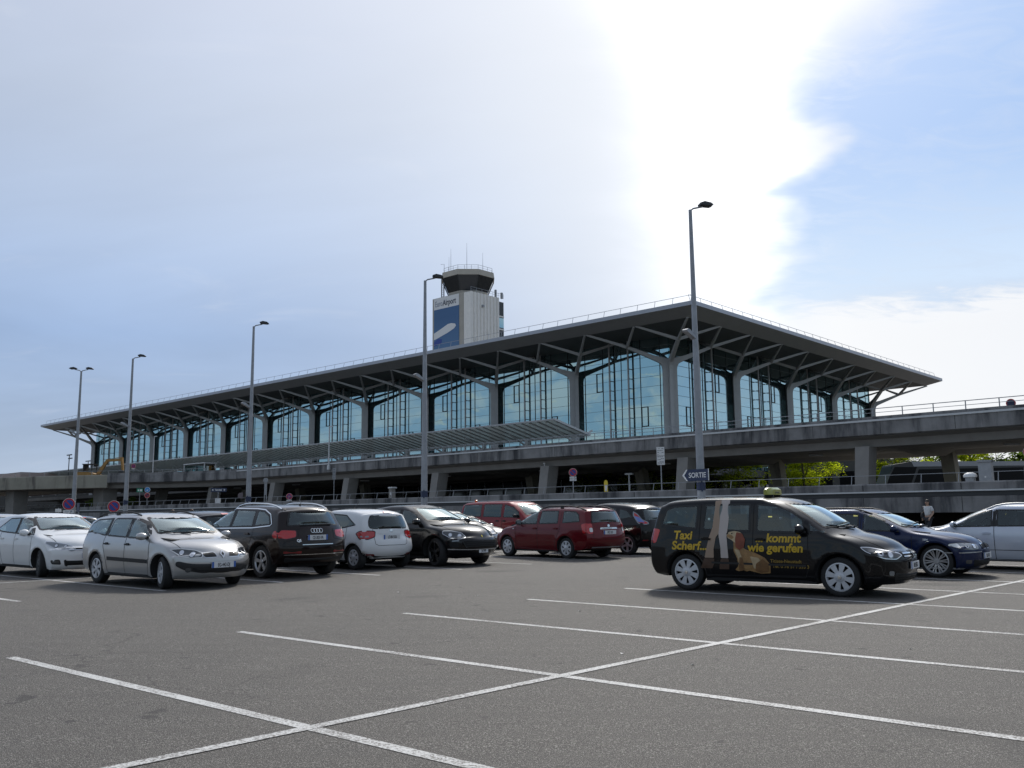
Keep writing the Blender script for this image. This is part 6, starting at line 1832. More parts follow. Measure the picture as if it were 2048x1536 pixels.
# ================================================================== signs and small things
TURNED = ('no_parking_sign', 'road_sign', 'white_plate', 'green_sign', 'round_signs_post', 'notice_panel', 'yellow_marker', 'direction_board')
def post(mb, z0, z1, r=.03, x=0, y=0): mb.tube([(x, y, z0), (x, y, z1)], r, 8)
def disc_y(mb, r, z, y, mi, th=.012, x=0.0, n=28):
    mb.lathe([(0, y), (r, y), (r, y + th), (0, y + th)], n, 'y', c=(x, 0, z), mi=mi)
def sign_root(name, u, v, z0, label, cat='sign', group=None):
    turn = math.atan2(u, v) * .85 if name in TURNED else 0.0
    return empty(name, P(u, v, z0), TH + turn, label, cat, group)

def no_parking(u, v, z0, zc, r, label, plates=1, kind='one', rz=0.0, group=None):
    t = sign_root('no_parking_sign', u, v, z0, label, 'traffic sign', group)
    t.rotation_euler.z += rz
    m_ = MB(); post(m_, 0, zc - z0 + r * .6, .032); m_.build('post', MAT['galvanised'], t, smooth=True)
    h = zc - z0
    m_ = MB(); disc_y(m_, r * 1.06, h, -.050, 0); disc_y(m_, r, h, -.060, 1); disc_y(m_, r * .74, h, -.070, 2)
    face = m_.build('sign_face', [MAT['sign_white'], MAT['sign_red'], MAT['sign_blue']], t)
    m_ = MB()
    for s_ in ((1,) if kind == 'one' else (1, -1)):
        a = Vector((-.60 * r, -.079, h + .60 * r * s_)); b = Vector((.60 * r, -.079, h - .60 * r * s_))
        m_.beam(a, b, .01, r * .20)
    m_.build('slash', MAT['sign_red'], face)
    for i in range(plates):
        w, hh = r * .86, r * .24
        m_ = MB(); zz = h - r * 1.32 - i * r * .6
        m_.box(-w, w, -.055, -.043, zz - hh, zz + hh); pl = m_.build('plate', MAT['sign_white'], t)
        m_ = MB(); m_.box(-w * .7, w * .15, -.058, -.0555, zz - hh * .15, zz + hh * .2); m_.box(w * .35, w * .75, -.058, -.0555, zz - hh * .5, zz + hh * .55)
        m_.build('plate_print', MAT['letter_grey'], pl)
    return t
no_parking(51.32, 20.87, P(51.32, 20.87).z, 2.52, .30, 'round red and blue no-parking sign beside the double-headed lamp post', 1)
no_parking(49.53, 22.50, P(49.53, 22.5).z, 2.37, .30, 'round red and blue no-parking sign standing left of the second lamp post from the left', 1)
no_parking(40.49, 50.55, 2.9, 4.69, .27, 'no-parking sign with two white plates on the wall, between the red estate and the hall', 2)
no_parking(74.53, 50.45, 2.9, 3.86, .28, 'no-stopping sign low on the wall rail behind the brown off-roader', 1, 'two')
no_parking(11.6, 49.4, P(11.6, 49.4).z, 4.42, .28, 'round red sign on a pole at the right edge of the lower wall', 1, 'two')
no_parking(123.7, 58.6, 6.76, 9.29, .28, 'small round red sign with a white plate up on the ramp beside the excavator', 1, 'two')
# parapet sign seen against the sky
t = sign_root('road_sign', 14.6, 58.95, 6.76, 'small round sign dark against the sky on the upper roadway at the right', 'traffic sign')
m_ = MB(); post(m_, 0, 1.3, .03); m_.build('post', MAT['galvanised'], t)
m_ = MB(); disc_y(m_, .26, 1.12, -.05, 0); disc_y(m_, .20, 1.12, -.06, 1); m_.build('sign_face', [MAT['sign_red'], MAT['sign_navy']], t)
# small white plate left of the first sign
t = sign_root('white_plate', 51.73, 20.5, P(51.73, 20.5).z, 'small blank-looking white plate on a thin post left of a no-parking sign', 'sign')
m_ = MB(); post(m_, 0, 1.75, .025); m_.build('post', MAT['galvanised'], t)
m_ = MB(); m_.box(-.15, .15, -.05, -.035, 1.52, 1.70); m_.build('plate', MAT['sign_white'], t)
# blue panel on a post
t = sign_root('blue_panel', 49.4, 20.6, P(49.4, 20.6).z, 'dark blue panel on a post between the two no-parking signs at the left', 'sign')
m_ = MB(); post(m_, 0, 1.9, .03); m_.build('post', MAT['galvanised'], t)
m_ = MB(); m_.box(-.16, .16, -.05, -.035, 1.52, 1.98); m_.build('panel', MAT['sign_navy'], t)
# green sign and the pair of round signs beside it
t = sign_root('green_sign', 104.7, 50.5, 2.9, 'small green board with white marks on a post at the lower wall', 'sign')
m_ = MB(); post(m_, 0, 2.4, .03); m_.build('post', MAT['galvanised'], t)
m_ = MB(); m_.box(-.34, .34, -.05, -.03, 2.2, 2.62, 0); m_.box(.02, .26, -.055, -.051, 2.3, 2.52, 1); m_.box(-.22, -.06, -.055, -.051, 2.32, 2.5, 1)
m_.build('board', [MAT['sign_green'], MAT['sign_white']], t)
t = sign_root('round_signs_post', 102.85, 50.5, 2.9, 'post carrying a light blue round sign above a red round sign', 'traffic sign')
m_ = MB(); post(m_, 0, 2.6, .03); m_.build('post', MAT['galvanised'], t)
m_ = MB(); disc_y(m_, .31, 2.42, -.05, 0); disc_y(m_, .27, 2.42, -.06, 1); m_.prism([(-.13, 2.36), (.10, 2.46), (.02, 2.28)], 'y', -.072, -.061, 0)
m_.build('blue_sign_face', [MAT['sign_white'], MAT['sign_sky']], t)
m_ = MB(); disc_y(m_, .30, 1.78, -.05, 0); disc_y(m_, .28, 1.78, -.06, 1); disc_y(m_, .19, 1.78, -.07, 2); m_.beam((-.17, -.075, 1.95), (.17, -.075, 1.61), .01, .06, mi=1)
m_.build('red_sign_face', [MAT['sign_white'], MAT['sign_red'], MAT['sign_navy']], t)
# tall white panel with small print, on the wall
t = sign_root('notice_panel', 32.97, 50.15, 2.86, 'tall white panel of small print on a pole before the viaduct', 'sign')
m_ = MB(); post(m_, 0, 3.1, .035); m_.box(-.06, .10, -.04, .04, 0, .4); m_.build('post', MAT['galvanised'], t)
m_ = MB(); m_.box(-.25, .25, -.06, -.04, 1.98, 2.55); m_.box(-.25, .25, -.06, -.04, 2.58, 3.13)
pn = m_.build('panel', MAT['sign_white'], t)
m_ = MB(); rnd = random.Random(3)
for z in (2.05, 2.12, 2.19, 2.32, 2.38, 2.50, 2.66, 2.78, 2.9, 3.02):
    a = -.2
    while a < .18:
        b = a + rnd.uniform(.04, .13)
        if rnd.random() < .75: m_.box(a, min(b, .21), -.063, -.0605, z - .014, z + .014)
        a = b + .025
m_.build('small_print', MAT['letter_dark'], pn)
# grey road sign seen from behind
t = sign_root('road_sign', 78.5, 50.4, 2.9, 'round road sign seen from its grey back, with a long plate below', 'traffic sign')
m_ = MB(); post(m_, 0, 2.8, .04, -.08); post(m_, 0, 2.8, .04, .10); m_.build('post', MAT['galvanised'], t)
m_ = MB(); disc_y(m_, .24, 2.62, -.06, 0); m_.box(-.10, .14, -.06, -.045, 1.2, 2.3, 0); m_.build('sign_back', MAT['sign_back'], t)
# plate on a pole
t = sign_root('road_sign', 67.6, 50.4, 2.9, 'narrow pale signboard on a pole under the slim viaduct lamp', 'sign')
m_ = MB(); post(m_, 0, 3.3, .03); m_.build('post', MAT['galvanised'], t)
m_ = MB(); m_.box(-.14, .14, -.06, -.045, 2.3, 2.75, 0); m_.box(-.14, .14, -.06, -.045, 2.78, 3.3, 0)
for z in (2.4, 2.5, 2.65, 2.9, 3.0, 3.15): m_.box(-.09, .08, -.064, -.0605, z, z + .035, 1)
m_.build('signboard', [MAT['sign_back'], MAT['letter_dark']], t)
# terminal direction board
t = sign_root('direction_board', 94.3, 54.5, 2.7, 'dark blue direction board reading Terminal between two white arrows', 'sign')
m_ = MB(); post(m_, 0, 2.3, .04); m_.box(-.28, .28, -.2, .2, .8, 1.5, 1); m_.build('post', [MAT['galvanised'], MAT['sign_white']], t)
m_ = MB(); m_.box(-.8, .9, -.06, -.03, 2.2, 2.64); bd = m_.build('board', MAT['sign_navy'], t)
text_obj('Terminal', .26, MAT['white_paint'], bd, (-.36, -.065, 2.34), (R(90), 0, 0), bold=.01, ext=.002, xs=.8)
m_ = MB(); m_.prism([(-.70, 2.42), (-.52, 2.54), (-.52, 2.30)], 'y', -.07, -.061); m_.prism([(.78, 2.42), (.60, 2.54), (.60, 2.30)], 'y', -.07, -.061)
m_.build('arrow', MAT['white_paint'], bd)
# SORTIE arrow board on the right lamp post
t = empty('exit_sign', P(18.69, 30.82, 2.84), TH, 'dark blue arrow board reading SORTIE on the right lamp post', 'sign')
m_ = MB(); m_.prism([(-.40, 0), (.55, 0), (.55, .44), (-.40, .44), (-.58, .22)], 'y', -.05, -.02); bd = m_.build('board', MAT['sign_navy'], t)
m_ = MB(); m_.prism([(-.40, .44), (-.345, .44), (-.50, .22), (-.345, 0), (-.40, 0), (-.585, .22)], 'y', -.058, -.051); m_.box(.545, .56, -.055, -.015, -.005, .445)
m_.build('arrow_head', MAT['white_paint'], bd)
text_obj('SORTIE', .27, MAT['white_paint'], bd, (-.30, -.055, .125), (R(90), 0, 0), bold=.004, ext=.002, xs=.86)
t = empty('arrow_board', P(50.2, 30.85, 2.9), TH, 'brown arrow-shaped board seen from behind on the third lamp post', 'sign')
m_ = MB(); m_.prism([(-.40, .02), (.02, 0), (.02, .36), (-.40, .34), (-.52, .26), (-.52, .10)], 'y', -.21, -.19); m_.build('board', mat('board_brown', (.10, .075, .085), .5), t)
# things on the lower road
t = sign_root('yellow_marker', 38.75, 52, 2.68, 'small yellow and white round-topped marker board on the lower road', 'sign')
m_ = MB(); m_.prism([(-.13, .55), (.13, .55), (.13, 1.3), (.08, 1.42), (0, 1.47), (-.08, 1.42), (-.13, 1.3)], 'y', -.03, 0, 0); m_.box(-.08, .08, -.036, -.031, .7, 1.1, 1); post(m_, 0, .6, .03)
m_.build('marker_board', [MAT['yellow'], MAT['sign_white']], t)
t = sign_root('path_lamp', 43.85, 62, 2.68, 'low white T-shaped lamp on the lower road under the viaduct', 'lamp')
m_ = MB(); post(m_, 0, 2.35, .07); m_.build('post', MAT['white_metal'], t); m_ = MB(); m_.box(-.36, .36, -.1, .1, 2.32, 2.46); m_.build('lamp_head', MAT['white_metal'], t)
t = sign_root('ticket_machine', 63.9, 54, 2.68, 'grey ticket machine with a flat hood standing on the lower road', 'machine')
m_ = MB(); m_.prism([(-.24, 0), (.24, 0), (.2, 1.65), (-.2, 1.65)], 'y', -.2, .2); m_.build('cabinet', MAT['concrete_beam'], t)
m_ = MB(); m_.box(-.22, .34, -.3, .25, 1.68, 1.80); m_.box(-.05, .12, -.21, -.2, 1.1, 1.35); m_.build('hood', MAT['white_metal'], t)
t = sign_root('info_pillar', 14.6, 53, 2.66, 'grey information pillar with a sloped cap beside the coach', 'pillar')
m_ = MB(); m_.prism([(-.30, 0), (.33, 0), (.30, 1.55), (-.33, 1.55)], 'y', -.2, .2, 0); m_.prism([(-.42, 1.56), (.34, 1.56), (.40, 1.66), (-.34, 1.70)], 'y', -.26, .26, 1)
m_.box(-.04, .04, -.206, -.201, .75, .83, 2)
m_.build('pillar_body', [MAT['galvanised'], MAT['sign_back'], MAT['sign_white']], t)
t = sign_root('litter_bin', 15.4, 53, 2.66, 'round bin with a white domed lid beside the information pillar', 'bin')
m_ = MB(); m_.lathe([(0, 0), (.24, 0), (.26, .82), (0, .82)], 20); m_.build('bin_body', MAT['galvanised'], t, smooth=True)
m_ = MB(); m_.lathe([(.33, .80), (.34, .90), (.28, .99), (.15, 1.05), (0, 1.07)], 20); m_.build('lid', MAT['white_paint'], t, smooth=True)
# slim lamps on the viaduct
for u, v, h, lb in ((79.1, 58.35, 11.3, 'slim white lamp post with a short arm on the viaduct, left of the canopy end'), (112.65, 56.0, 12.4, 'slim white lamp post on the viaduct near the excavator')):
    t = sign_root('viaduct_lamp', u, v, 7.2, lb, 'lamp post')
    m_ = MB(); m_.tube([(0, -.1, 0), (0, -.1, h - 7.2)], [.075, .05], 8); m_.box(-.16, .16, -.2, 0, -.35, .1); m_.build('pole', MAT['white_metal'], t, smooth=True)
    m_ = MB(); m_.box(0, .62, -.16, -.04, h - 7.22, h - 7.14); m_.build('lamp_head', MAT['white_metal'], t)
for u, v, h, lb in ((148.5, 60, 12.2, 'distant dark mast with floodlights at the far left'), (141.5, 60, 10.9, 'distant thin pale mast at the far left')):
    t = sign_root('mast', u, v, 6.7, lb, 'mast')
    m_ = MB(); m_.tube([(0, 0, 0), (0, 0, h - 6.7)], .07, 6); m_.box(-.8, .8, -.1, .1, h - 6.75, h - 6.6); m_.box(-.2, 1.0, -.1, .1, h - 7.3, h - 7.15)
    m_.build('mast_body', MAT['dark_metal'] if 'dark' in lb else MAT['galvanised'], t)
# white drain pipes on the parapet and pillar
t = sign_root('drain_pipe', 50.1, 58.6, 2.68, 'thin white drain pipe running down a leaning viaduct pillar', 'pipe')
m_ = MB(); m_.tube([(-.15, .05, .4), (-.22, .25, 2.0), (-.3, .55, 3.4)], .045, 6); m_.ball((-.3, .5, 3.45), .09, 8); m_.build('pipe', MAT['white_metal'], t)

# glass shelter on the deck
t = sign_root('glass_shelter', 113.0, 62.5, 6.76, 'small glass shelter with a white frame on the upper roadway', 'shelter')
m_ = MB()
for x in (-2.6, 2.6):
    for y in (-.8, .8): m_.box(x - .05, x + .05, y - .05, y + .05, 0, 2.4)
m_.box(-2.7, 2.7, -.9, .9, 2.4, 2.52); m_.box(-2.6, 2.6, -.83, -.78, .5, .56)
m_.build('frame', MAT['white_metal'], t)
m_ = MB(); m_.box(-2.55, 2.55, .78, .80, .3, 2.35); m_.box(-2.61, -2.59, -.75, .75, .3, 2.35); m_.build('pane', MAT['car_glass'], t)

# ================================================================== excavator on the ramp
t = empty('excavator', P(126.5, 54.0, 7.3), TH + R(40), 'small orange excavator with its arm bent, parked on the ramp at the left', 'excavator')
t.scale = (1.1, 1.1, .85)
og = mat('digger_orange', (.34, .19, .055), .6, 0, .25, 3)
m_ = MB(); m_.box(-1.0, 1.0, -.9, -.55, 0, .55); m_.box(-1.0, 1.0, .55, .9, 0, .55); m_.build('track', MAT['rubber'], t)
m_ = MB(); m_.prism([(-1.3, .6), (1.0, .6), (1.1, .95), (.3, 1.25), (-1.1, 1.35), (-1.35, 1.1)], 'y', -.85, .85); hs = m_.build('house', og, t)
m_ = MB()
for x in (-.6, .45):
    for y in (-.6, .6): m_.box(x - .05, x + .05, y - .05, y + .05, 1.2, 2.5)
m_.box(-.75, .6, -.7, .7, 2.5, 2.62); m_.box(-.62, -.56, -.6, .6, 1.3, 2.5); m_.build('cab', MAT['dark_metal'], t)
m_ = MB(); m_.beam((1.0, 0, 1.0), (2.1, 0, 3.2), .3, .42, .26, .36); m_.beam((2.0, 0, 3.15), (3.9, 0, 3.25), .26, .40, .24, .34); m_.build('boom', og, t)
m_ = MB(); m_.beam((3.85, 0, 3.55), (4.05, 0, 1.5), .24, .42, .2, .26); m_.beam((3.0, 0, 3.5), (4.0, 0, 3.6), .1, .12); m_.build('dipper_arm', og, t)
m_ = MB(); m_.prism([(3.7, 1.4), (4.25, 1.5), (4.3, .9), (3.9, .5), (3.5, .7)], 'y', -.35, .35); m_.build('bucket', MAT['dark_metal'], t)

# ================================================================== coach behind the viaduct
mat('coach_glass', (.006, .006, .007), .35, spec=.15)
mat('coach_grey', (.045, .046, .048), .4, .1, .05, 2)
def coach():
    c = P(26.4, 84.9, 2.66); d = Vector((-9.1, 8.3))
    dv = (Uv * d.x + Vv * d.y).normalized()
    t = empty('coach', c, math.atan2(dv.y, dv.x), 'long grey coach with black windows parked beyond the viaduct pillars', 'coach')
    L, w = 6.1, 1.25
    m_ = MB()
    prof = [(-L, .35), (L, .35), (L, 3.35), (-L + 2.4, 3.42), (-L + .9, 3.2), (-L + .15, 1.5), (-L, 1.1)]
    m_.prism(prof, 'y', -w, w); m_.build('body', MAT['coach_grey'], t)
    m_ = MB(); m_.prism([(-L + 2.6, 3.0), (L - .05, 3.0), (L - .05, 3.37), (-L + 2.4, 3.44)], 'y', -w - .01, w + .01); m_.build('roof_panel', MAT['sign_back'], t)
    m_ = MB(); m_.prism([(-L + 2.3, 1.15), (L - .55, 1.15), (L - .3, 1.5), (L - .3, 2.85), (-L + 3.0, 2.75)], 'y', -w - .012, -w - .002); m_.build('side_window', MAT['coach_glass'], t)
    m_ = MB(); m_.prism([(-L + .1, 1.1), (-L + 2.1, 1.15), (-L + 2.85, 2.95), (-L + .95, 2.98), (-L + .35, 1.9)], 'y', -w - .012, -w - .002); m_.build('front_window', MAT['coach_glass'], t)
    m_ = MB(); m_.hexa([(-L + .16, -w * .92, 1.3), (-L + .12, -w * .92, 1.3), (-L + .12, w * .92, 1.3), (-L + .16, w * .92, 1.3), (-L + .9, -w * .92, 3.05), (-L + .8, -w * .92, 3.05), (-L + .8, w * .92, 3.05), (-L + .9, w * .92, 3.05)]); m_.build('windscreen', MAT['coach_glass'], t)
    for x in (-L + 2.4, L - 3.0, L - 1.7):
        for s_ in (1, -1):
            m_ = MB(); m_.lathe([(0, -.13), (.5, -.13), (.5, .13), (0, .13)], 24, 'y', c=(x, s_ * (w - .1), .5)); m_.build('wheel', MAT['tyre'], t, smooth=True)
coach()

# ================================================================== trees
def leaf_mat(name, a, b):
    m = bpy.data.materials.new(name); m.use_nodes = True
    q = G(m.node_tree); m.node_tree.nodes.clear()
    t = q.n('ShaderNodeTexCoord').outputs['Object']
    c = q.mix(q.lin(q.noise(t, 1.6, 3, .6), .3, .7, 0, 1), a, b)
    d = q.n('ShaderNodeBsdfDiffuse'); q.put(d.inputs[0], c)
    tr = q.n('ShaderNodeBsdfTranslucent'); q.put(tr.inputs[0], q.mix(1.0, c, (2.9, 2.7, 1.2), 'MULTIPLY'))  # transmitted colour raised above the leaf's own, for a backlit look
    mx = q.n('ShaderNodeMixShader'); mx.inputs[0].default_value = .55
    m.node_tree.links.new(d.outputs[0], mx.inputs[1]); m.node_tree.links.new(tr.outputs[0], mx.inputs[2])
    o = q.n('ShaderNodeOutputMaterial'); m.node_tree.links.new(mx.outputs[0], o.inputs[0])
    MAT[name] = m; return m
leaf_mat('leaf_backlit', (.17, .23, .016), (.29, .33, .03))  # yellow-green brightened to carry the backlight in the leaf colour
leaf_mat('leaf_dark', (.030, .055, .014), (.065, .10, .022))
mat('bark', (.10, .085, .07), .9, 0, .2, 4)
def tree_proto(name, leafm, n, seed, h=5.6, rx=2.3, base=1.2, size=.26):
    rnd = random.Random(seed)
    t = empty(name, (0, 0, 0))
    m_ = MB(); m_.tube([(0, 0, 0), (.05, .02, base), (.0, .08, h * .55), (.06, .0, h * .85)], [.12, .10, .07, .02], 8)
    clumps = []
    for i in range(34):
        z = base + (h - base) * rnd.random() ** .8
        f = 1 - ((z - base - (h - base) * .38) / ((h - base) * .66)) ** 2
        rr_ = rx * max(.15, f) * rnd.uniform(.25, 1.0)
        a = rnd.uniform(0, 6.283)
        c = Vector((rr_ * math.cos(a), rr_ * math.sin(a), z)); clumps.append((c, rnd.uniform(.35, .85)))
        m_.tube([(0, 0, max(base * .8, z - rr_ * .55)), c * .6 + Vector((0, 0, z * .4 - .1)), c], [.035, .02, .008], 5, cap=False)
    m_.build('trunk', MAT['bark'], t, smooth=True)
    L = MB()
    for i in range(n):
        c, r_ = rnd.choice(clumps)
        p = c + Vector((rnd.gauss(0, .5), rnd.gauss(0, .5), rnd.gauss(0, .30))) * r_
        s_ = size * rnd.uniform(.5, 1.2)
        e1 = Vector((rnd.uniform(-1, 1), rnd.uniform(-1, 1), rnd.uniform(-.45, .45))).normalized()
        e2 = e1.cross(Vector((rnd.uniform(-.5, .5), rnd.uniform(-.5, .5), 1))).normalized()
        L.add([p - e1 * s_ * .5, p + e2 * s_ * .22, p + e1 * s_ * .5, p - e2 * s_ * .22], [(0, 1, 2, 3)])
    L.build('crown', leafm, t, recalc=False)
    return t
first = {}
def plant(kind, u, v, z, s_, rz, label, group):
    if kind not in first:
        if kind == 'bright': o = tree_proto('young_tree', MAT['leaf_backlit'], 8500, 5)
        else: o = tree_proto('dark_tree', MAT['leaf_dark'], 4200, 9, 8.5, 4.0, 1.6, .46)
        first[kind] = o
    else: o = copy_tree(first[kind])
    o.location = P(u, v, z); o.rotation_euler = (0, 0, rz); o.scale = (s_,) * 3
    tag(o, label, 'tree', group)
YG = 'young trees under the viaduct'
for i, (u, v, s_, lb) in enumerate(((40.6, 74, 1.1, 'yellow-green young tree right of the SORTIE board'), (35.0, 75, 1.12, 'yellow-green young tree left of the broad grey viaduct pillar'),
        (34.6, 95, 1.35, 'yellow-green young tree showing above the front end of the coach'), (28.5, 98, 1.4, 'yellow-green young tree showing over the middle of the coach roof'),
        (56.6, 78, .95, 'young tree in shade behind the yellow marker board'), (52.0, 78.4, .95, 'young tree in shade behind the white notice panel'), (44.8, 74.5, 1.0, 'yellow-green young tree between the notice panel and the SORTIE board'), (38.2, 82, 1.2, 'yellow-green young tree set back between two brighter ones right of the SORTIE board'),
        (60.8, 78, .9, 'young tree in shade right of the no-parking sign with two plates'))):
    plant('bright', u, v, 2.62, s_, i * 1.3, lb, YG)
for i in range(12):
    plant('dark', 52 - 2.9 * i + (i % 3) * .6, 106 + (i % 3) * 3.5, .6, .9 + .12 * (i % 3), i * 2.1, 'dark green tree in the row far behind the coach and the viaduct', 'dark trees behind the coach')
for u, v, s_, lb in ((148, 64, .62, 'dark green bush in the left opening under the ramp'), (139, 66, .6, 'dark green bush in the right opening under the ramp')):
    plant('dark', u, v, 2.6, s_ * .6, 1.0, lb, 'bushes under the ramp')
# backs of buildings seen under the viaduct
def low_block(u0, u1, v0, v1, z0, z1, m, label, name='low_building', win=None):
    t = empty(name, P((u0 + u1) / 2, v0, z0), TH, label, 'building')
    w = (u1 - u0) / 2
    mb = MB(); mb.box(-w, w, 0, v1 - v0, 0, z1 - z0); mb.build('wall', m, t)
    if win:
        mb = MB(); a = -w + 1
        while a < w - 1: mb.box(a, a + 1.6, -.05, -.01, (z1 - z0) * .25, (z1 - z0) * .8); a += 2.4
        mb.build('window_band', MAT['coach_glass'], t)
    return t
low_block(36, 49, 96, 106, 1.5, 7.4, MAT['concrete_dark'], 'dark low building with window band seen under the viaduct behind the young trees', win=1)
mat('wall_dark', (.05, .048, .045), .9)
low_block(100, 330, 79, 84, 1.0, 8.2, MAT['wall_dark'], 'dark low building closing the space under the ramp at the left')
low_block(168, 182, 60, 66, 6.7, 10.4, mat('pale_pink', (.45, .37, .34), .8), 'pale pinkish block on the skyline at the far left edge')

# ================================================================== people
def skin_mesh(joints, bones, name, m, parent, sub=2):
    """joints: name -> (pos, radius); bones: pairs; one continuous surface grown along the skeleton"""
    keys = list(joints); me = bpy.data.meshes.new(name)
    me.from_pydata([joints[k][0] for k in keys], [(keys.index(a), keys.index(b)) for a, b in bones], [])
    o = bpy.data.objects.new(name, me); COL.objects.link(o)
    md = o.modifiers.new('skin', 'SKIN')
    for i, k in enumerate(keys):
        r = joints[k][1]; r = r if isinstance(r, tuple) else (r, r)
        me.skin_vertices[0].data[i].radius = r
    me.skin_vertices[0].data[0].use_root = True
    sb = o.modifiers.new('sub', 'SUBSURF'); sb.levels = sub; sb.render_levels = sub
    dg = bpy.context.evaluated_depsgraph_get()
    m2 = bpy.data.meshes.new_from_object(o.evaluated_get(dg))
    bpy.data.objects.remove(o)
    m2.name = name; m2.materials.clear(); m2.materials.append(m)
    m2.polygons.foreach_set('use_smooth', [True] * len(m2.polygons))
    o = bpy.data.objects.new(name, m2); COL.objects.link(o); o.parent = parent
    return o
mat('skin', (.42, .27, .20), .6); mat('hair_brown', (.075, .035, .018), .6, 0, .3, 20); mat('hair_dark', (.02, .014, .011), .6)
mat('shirt_white', (.62, .63, .64), .8, 0, .08, 5); mat('trousers_dark', (.02, .022, .03), .8); mat('shirt_maroon', (.16, .03, .03), .8); mat('bag_dark', (.03, .03, .035), .7)
def person(u, v, rz, h, label, hair, shirt, bag=False, group=None, turn=0.0):
    t = empty('person', P(u, v), rz, label, 'person', group)
    k = h / 1.68
    def s(*p): return tuple(a * k for a in p)
    J = {'hip': (s(0, 0, .93), .13), 'waist': (s(0, 0, 1.06), .115), 'chest': (s(.01, 0, 1.27), (.15, .11)), 'neck0': (s(-.01, 0, 1.41), .055), 'neck1': (s(.01, 0, 1.47), .05), 'head0': (s(.02, 0, 1.55), .082), 'head1': (s(.01, 0, 1.62), .075)}
    B = [('hip', 'waist'), ('waist', 'chest'), ('chest', 'neck0'), ('neck0', 'neck1'), ('neck1', 'head0'), ('head0', 'head1')]
    for sd, n in ((1, 'l'), (-1, 'r')):
        fw = .12 * sd
        J[n + 'sh'] = (s(-.01, .165 * sd, 1.36), .055); J[n + 'el'] = (s(-.06 + .02 * sd, .245 * sd, 1.12), .040); J[n + 'wr'] = (s(.10 + .06 * sd, .22 * sd, .92), .027); J[n + 'hand'] = (s(.15 + .06 * sd, .21 * sd, .86), .034)
        J[n + 'th'] = (s(.0, .085 * sd, .86), .085); J[n + 'kn'] = (s(.06 + fw * .6, .09 * sd, .48), .055); J[n + 'an'] = (s(.0 + fw, .09 * sd, .085), .038); J[n + 'toe'] = (s(.14 + fw, .10 * sd, .035), .032)
        B += [('chest', n + 'sh'), (n + 'sh', n + 'el'), (n + 'el', n + 'wr'), (n + 'wr', n + 'hand'), ('hip', n + 'th'), (n + 'th', n + 'kn'), (n + 'kn', n + 'an'), (n + 'an', n + 'toe')]
    # five fingers on each hand, rooted in the palm
    for sd, n in ((1, 'l'), (-1, 'r')):
        hx_, hy_, hz_ = J[n + 'hand'][0]
        for f in range(4):
            a, b = n + 'f%da' % f, n + 'f%db' % f
            J[a] = ((hx_ + (.03) * k, hy_ + (-.027 + .018 * f) * k, hz_ - .045 * k), .0095); J[b] = ((hx_ + .03 * k, hy_ + (-.027 + .018 * f) * k, hz_ - (.085 - .008 * abs(f - 1.4)) * k), .008)
            B += [(n + 'hand', a), (a, b)]
        J[n + 'ta'] = ((hx_ + .045 * k, hy_ - .01 * sd * k, hz_ - .01 * k), .011); J[n + 'tb'] = ((hx_ + .07 * k, hy_ - .015 * sd * k, hz_ - .035 * k), .009)
        B += [(n + 'hand', n + 'ta'), (n + 'ta', n + 'tb')]
    body = skin_mesh(J, B, 'body', MAT['skin'], t)
    SJ = {'waist': (s(0, 0, .95), .142), 'mid': (s(0, 0, 1.10), .132), 'chest': (s(.01, 0, 1.27), (.165, .125)), 'top': (s(0, 0, 1.385), .075)}
    SB = [('waist', 'mid'), ('mid', 'chest'), ('chest', 'top')]
    for sd, n in ((1, 'l'), (-1, 'r')):
        SJ[n + 'sh'] = (s(-.01, .17 * sd, 1.355), .072); SJ[n + 'ue'] = (s(-.045 + .015 * sd, .225 * sd, 1.17), .062); SB += [('chest', n + 'sh'), (n + 'sh', n + 'ue')]
    skin_mesh(SJ, SB, 'shirt', shirt, t)
    TJ = {'hip': (s(0, 0, .93), .145)}; TB = []
    for sd, n in ((1, 'l'), (-1, 'r')):
        for nm, r in (('th', .098), ('kn', .068), ('an', .055)): TJ[n + nm] = (J[n + nm][0], r)
        TB += [('hip', n + 'th'), (n + 'th', n + 'kn'), (n + 'kn', n + 'an')]
    skin_mesh(TJ, TB, 'trousers', MAT['trousers_dark'], t)
    m_ = MB(); hd = Vector(s(.02, 0, 1.575))
    m_.ball(hd + Vector((-.03, 0, .035)), (.088 * k, .086 * k, .096 * k), 16); m_.ball(hd + Vector((-.075, 0, -.06)), (.055 * k, .07 * k, .09 * k), 12)
    m_.build('hair', hair, t, smooth=True)
    m_ = MB()
    for sd in (1, -1): m_.ball(hd + Vector((.083, .033 * sd, .0)) * k, .011, 8)
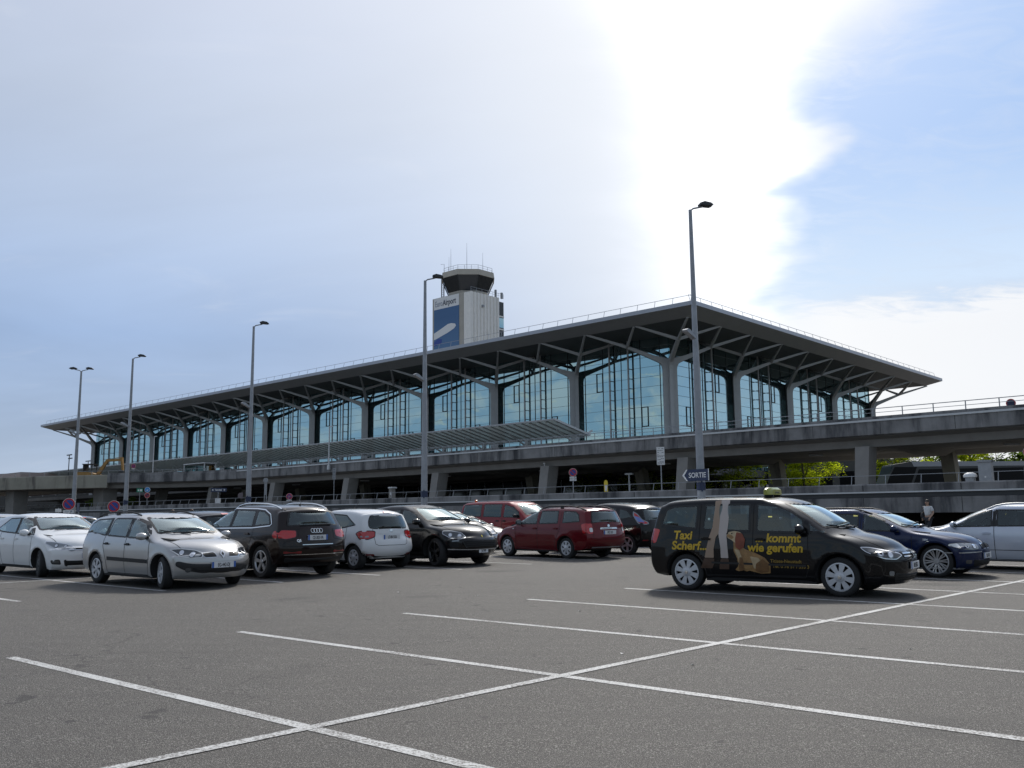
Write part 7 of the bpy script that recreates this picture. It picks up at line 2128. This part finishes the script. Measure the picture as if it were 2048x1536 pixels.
    m_.build('eye', MAT['hair_dark'], t, smooth=True)
    m_ = MB(); m_.ball(hd + Vector((.098, 0, -.02)) * k, (.016, .011, .022), 8)
    for sd in (1, -1): m_.ball(hd + Vector((.0, .085 * sd, -.01)) * k, (.018, .010, .028), 8)
    nose = m_.build('nose_and_ears', MAT['skin'], t, smooth=True)
    m_ = MB(); m_.ball(hd + Vector((.084, 0, -.06)) * k, (.010, .026, .007), 8); m_.build('mouth', MAT['shirt_maroon'], t, smooth=True)
    if bag:
        m_ = MB(); m_.ball(s(-.02, -.26, .98), (.15, .07, .17), 12); m_.tube([s(.02, -.25, 1.1), s(.05, -.17, 1.34), s(-.02, -.10, 1.42), s(-.14, -.16, 1.25), s(-.08, -.25, 1.1)], .018, 6)
        m_.build('shoulder_bag', MAT['bag_dark'], t, smooth=True)
    return t
person(13.7, 41.0, math.pi + .5, 1.62, 'person in a white T-shirt with a dark shoulder bag walking before the grey wall', MAT['hair_dark'], MAT['shirt_white'], True)
person(34.9, 18.2, -2.2, 1.52, 'left of two brown-haired people behind the silver estate car', MAT['hair_brown'], MAT['shirt_maroon'])
person(34.4, 18.75, -.9, 1.54, 'right of two brown-haired people behind the silver estate car', MAT['hair_brown'], MAT['shirt_white'])

# paper scraps and leaves on the asphalt
rnd = random.Random(21)
pm = mat('scrap_white', (.7, .69, .66), .8)
for x, y in ((1.05, 9.3), (1.6, 8.6), (-.9, 12.6), (.9, 13.1), (3.9, 9.4), (-2.0, 16.4), (-.6, 15.6)):
    a = rnd.uniform(0, 3.1); L = rnd.uniform(.014, .026)
    mb = MB(); d = Vector((math.cos(a), math.sin(a), 0)) * L; e = Vector((-d.y, d.x, 0)) * .5
    mb.quad(-d - e + Vector((0, 0, .004)), d - e + Vector((0, 0, .012)), d + e + Vector((0, 0, .005)), -d + e + Vector((0, 0, .016)))
    o = mb.build('paper_scrap', pm); o.location = (x, y, gz(x, y) + .001)
    tag(o, 'tiny pale paper scrap lying on the bare asphalt', 'litter', 'paper scraps on the asphalt')
